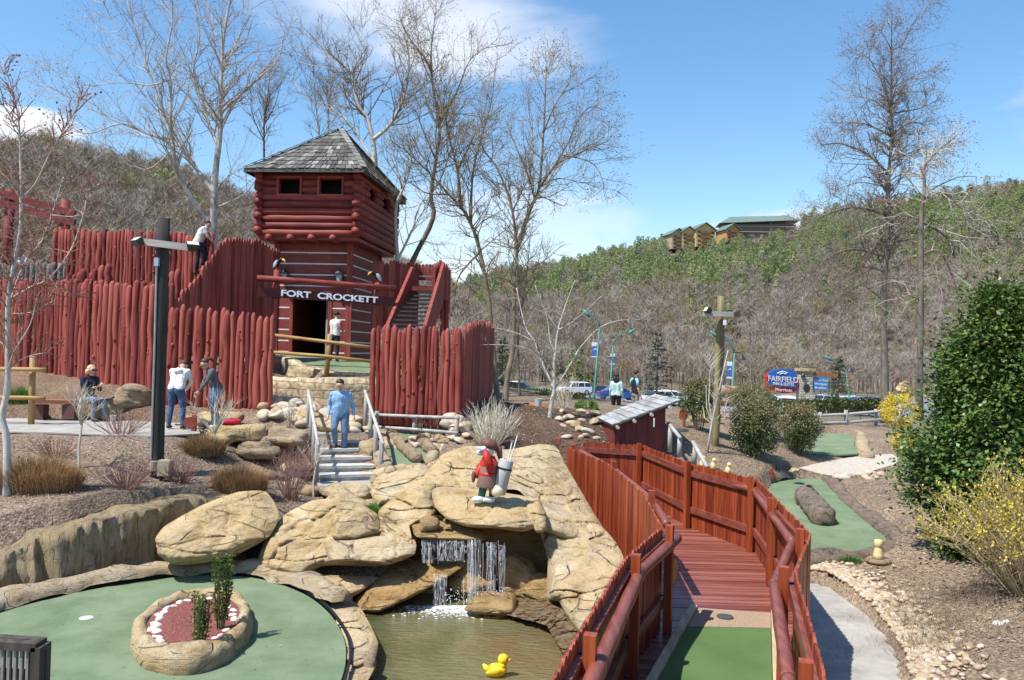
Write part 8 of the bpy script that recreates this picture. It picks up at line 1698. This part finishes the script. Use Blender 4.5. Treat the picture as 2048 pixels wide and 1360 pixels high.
# ---------------------------------------------------------------- buildings on the ridge, at the left crest and at the right edge
def gable(t, c, w_, dp, h, rise, wallm, roofm, ang=0.0, wins=(3, 3), balc=True):
    r = Matrix.Rotation(ang, 3, 'Z'); P = lambda x, y, z: c+r @ V(x, y, z); q = MB()
    q.add([P(-w_/2, 0, 0), P(w_/2, 0, 0), P(w_/2, 0, h), P(0, 0, h+rise), P(-w_/2, 0, h), P(-w_/2, dp, 0), P(w_/2, dp, 0), P(w_/2, dp, h), P(0, dp, h+rise), P(-w_/2, dp, h)], [(0, 1, 2, 3, 4), (6, 5, 9, 8, 7), (5, 0, 4, 9), (1, 6, 7, 2)]); wl_ = q.build('wall', wallm, t, fix=True)
    q = MB(); e = 1.0
    for s_ in (-1, 1): q.extrude([P(0, -e, h+rise+.35), P(s_*(w_/2+e), -e, h-rise*e/(w_/2)+.35), P(s_*(w_/2+e), dp+e, h-rise*e/(w_/2)+.35), P(0, dp+e, h+rise+.35)], (0, 0, .35))
    q.build('roof', roofm, t, fix=True)
    for i in range(wins[0]):
        for j in range(wins[1]):
            x = -w_/2+w_*(i+.5)/wins[0]; z = h*(j+.45)/wins[1]; q = MB(); q.box(P(x, -.06, z), (w_/wins[0]*.5, .1, h/wins[1]*.5), r); q.build('window', GLASS, wl_)
    if balc:
        for j in range(wins[1]): q = MB(); q.box(P(0, -.7, h*(j+.12)/wins[1]), (w_*.5, 1.3, .25), r); q.box(P(0, -1.3, h*(j+.3)/wins[1]), (w_*.5, .12, .9), r); q.build('balcony', M('brown_balcony', (.2, .12, .06), rough=.8), t)
YW = M('golden_siding', (.5, .34, .15), (.56, .4, .2), .6, .8); GRF = M('green_metal_roof', (.12, .17, .145), (.16, .21, .18), .3, .5); DB = M('brown_lodge_wall', (.14, .11, .1), (.2, .16, .14), .3, .8)
GL = 'lodges on the ridge'
for px, py, w_, h, rise, wm, lb in ((1411, 480, 9.5, 4.6, 2.9, YW, 'golden gabled lodge, tallest of the three at the ridge left end'), (1378, 482, 7, 3.9, 2.4, YW, 'golden gabled lodge, middle of the three on the ridge'), (1357, 484, 6.5, 3.6, 2.2, M('grey_tan_siding', (.36, .28, .19), (.42, .34, .24), .5, .8), 'grey-tan gabled lodge, leftmost of the three on the ridge'), (1466, 470, 6.5, 2.4, 2.2, M('orange_siding', (.42, .25, .11), rough=.8), 'small orange gabled lodge before the long green roof')):
    c = W(px, py, 442 if 'long' not in lb else 434); w_ *= 1.22; h *= 1.22; rise *= 1.22; t = thing('hill_lodge', lb, 'lodge', c, GL); gable(t, c-V(0, 0, 4), w_, 12, h+4, rise, wm, GRF, .25, (2, 4) if w_ < 9 else (3, 4))
c = W(1513, 466, 452); k6 = 1.22; lo_ = thing('long_lodge', 'long dark lodge with green hipped roof along the ridge crest', 'lodge', c, GL); r = Matrix.Rotation(-.1, 3, 'Z'); q = MB(); q.box(c+V(0, 0, -2), (40, 13, 12), r); wl_ = q.build('wall', DB, lo_)
q = MB(); P = lambda x, y, z: c+r @ V(x, y, z); q.add([P(-22, -9, 4.0), P(22, -9, 6.2), P(22, 9, 6.2), P(-22, 9, 4.0), P(-15, 0, 9.0), P(17, 0, 10.2)], [(0, 1, 5, 4), (1, 2, 5), (2, 3, 4, 5), (3, 0, 4), (3, 2, 1, 0)]); q.build('roof', GRF, lo_, fix=True)
for j in range(2):
    q = MB(); q.box(c+r @ V(0, -7.2, -.5+3*j)+V(0, 0, 0), (39, 1.2, .35), r); q.build('balcony', M('pale_balcony_rail', (.36, .3, .24), rough=.8), lo_)
for i in range(12):
    q = MB(); q.box(c+r @ V(-17.5+3.2*i, -6.56, 1.2), (1.2, .1, 1.4), r); q.build('window', GLASS, wl_)
c = W(14, 318, 166); t = thing('hill_house', 'red roofed house with a blue gable at the left hill crest', 'house', c); gable(t, c-V(0, 0, 3), 5.2, 6, 4.4, 1.3, M('rust_siding', (.3, .13, .08), rough=.8), M('brown_roof', (.16, .09, .07), rough=.8), .2, (2, 2), False)
q = MB(); q.box(c+V(.2, -.5, .9), (2.2, .8, 1.6)); q.build('blue_bay', M('blue_siding', (.08, .16, .34), rough=.7), t)
c = W(2110, 640, 55); c.x = 37.2; bb = thing('blue_building', 'bright blue building partly hidden by the holly tree', 'building', c); q = MB(); q.box(c+V(.6, 1.2, -1.2), (5.2, 2.4, 5.0)); wl_ = q.build('wall', woodmat('bright_blue_cladding', (.05, .26, .52), (.07, .32, .6), (.1, .38, .66), 'z', .5, .4, .12), bb); q = MB(); q.box(c+V(.6, 1.2, 1.36), (5.4, 2.6, .14)); q.build('roof_edge', M('pale_blue_trim', (.25, .45, .65), rough=.5), bb)
q = MB(); q.box(c+V(-1.0, -.02, -.9), (.7, .08, .9)); q.build('window', GLASS, wl_)
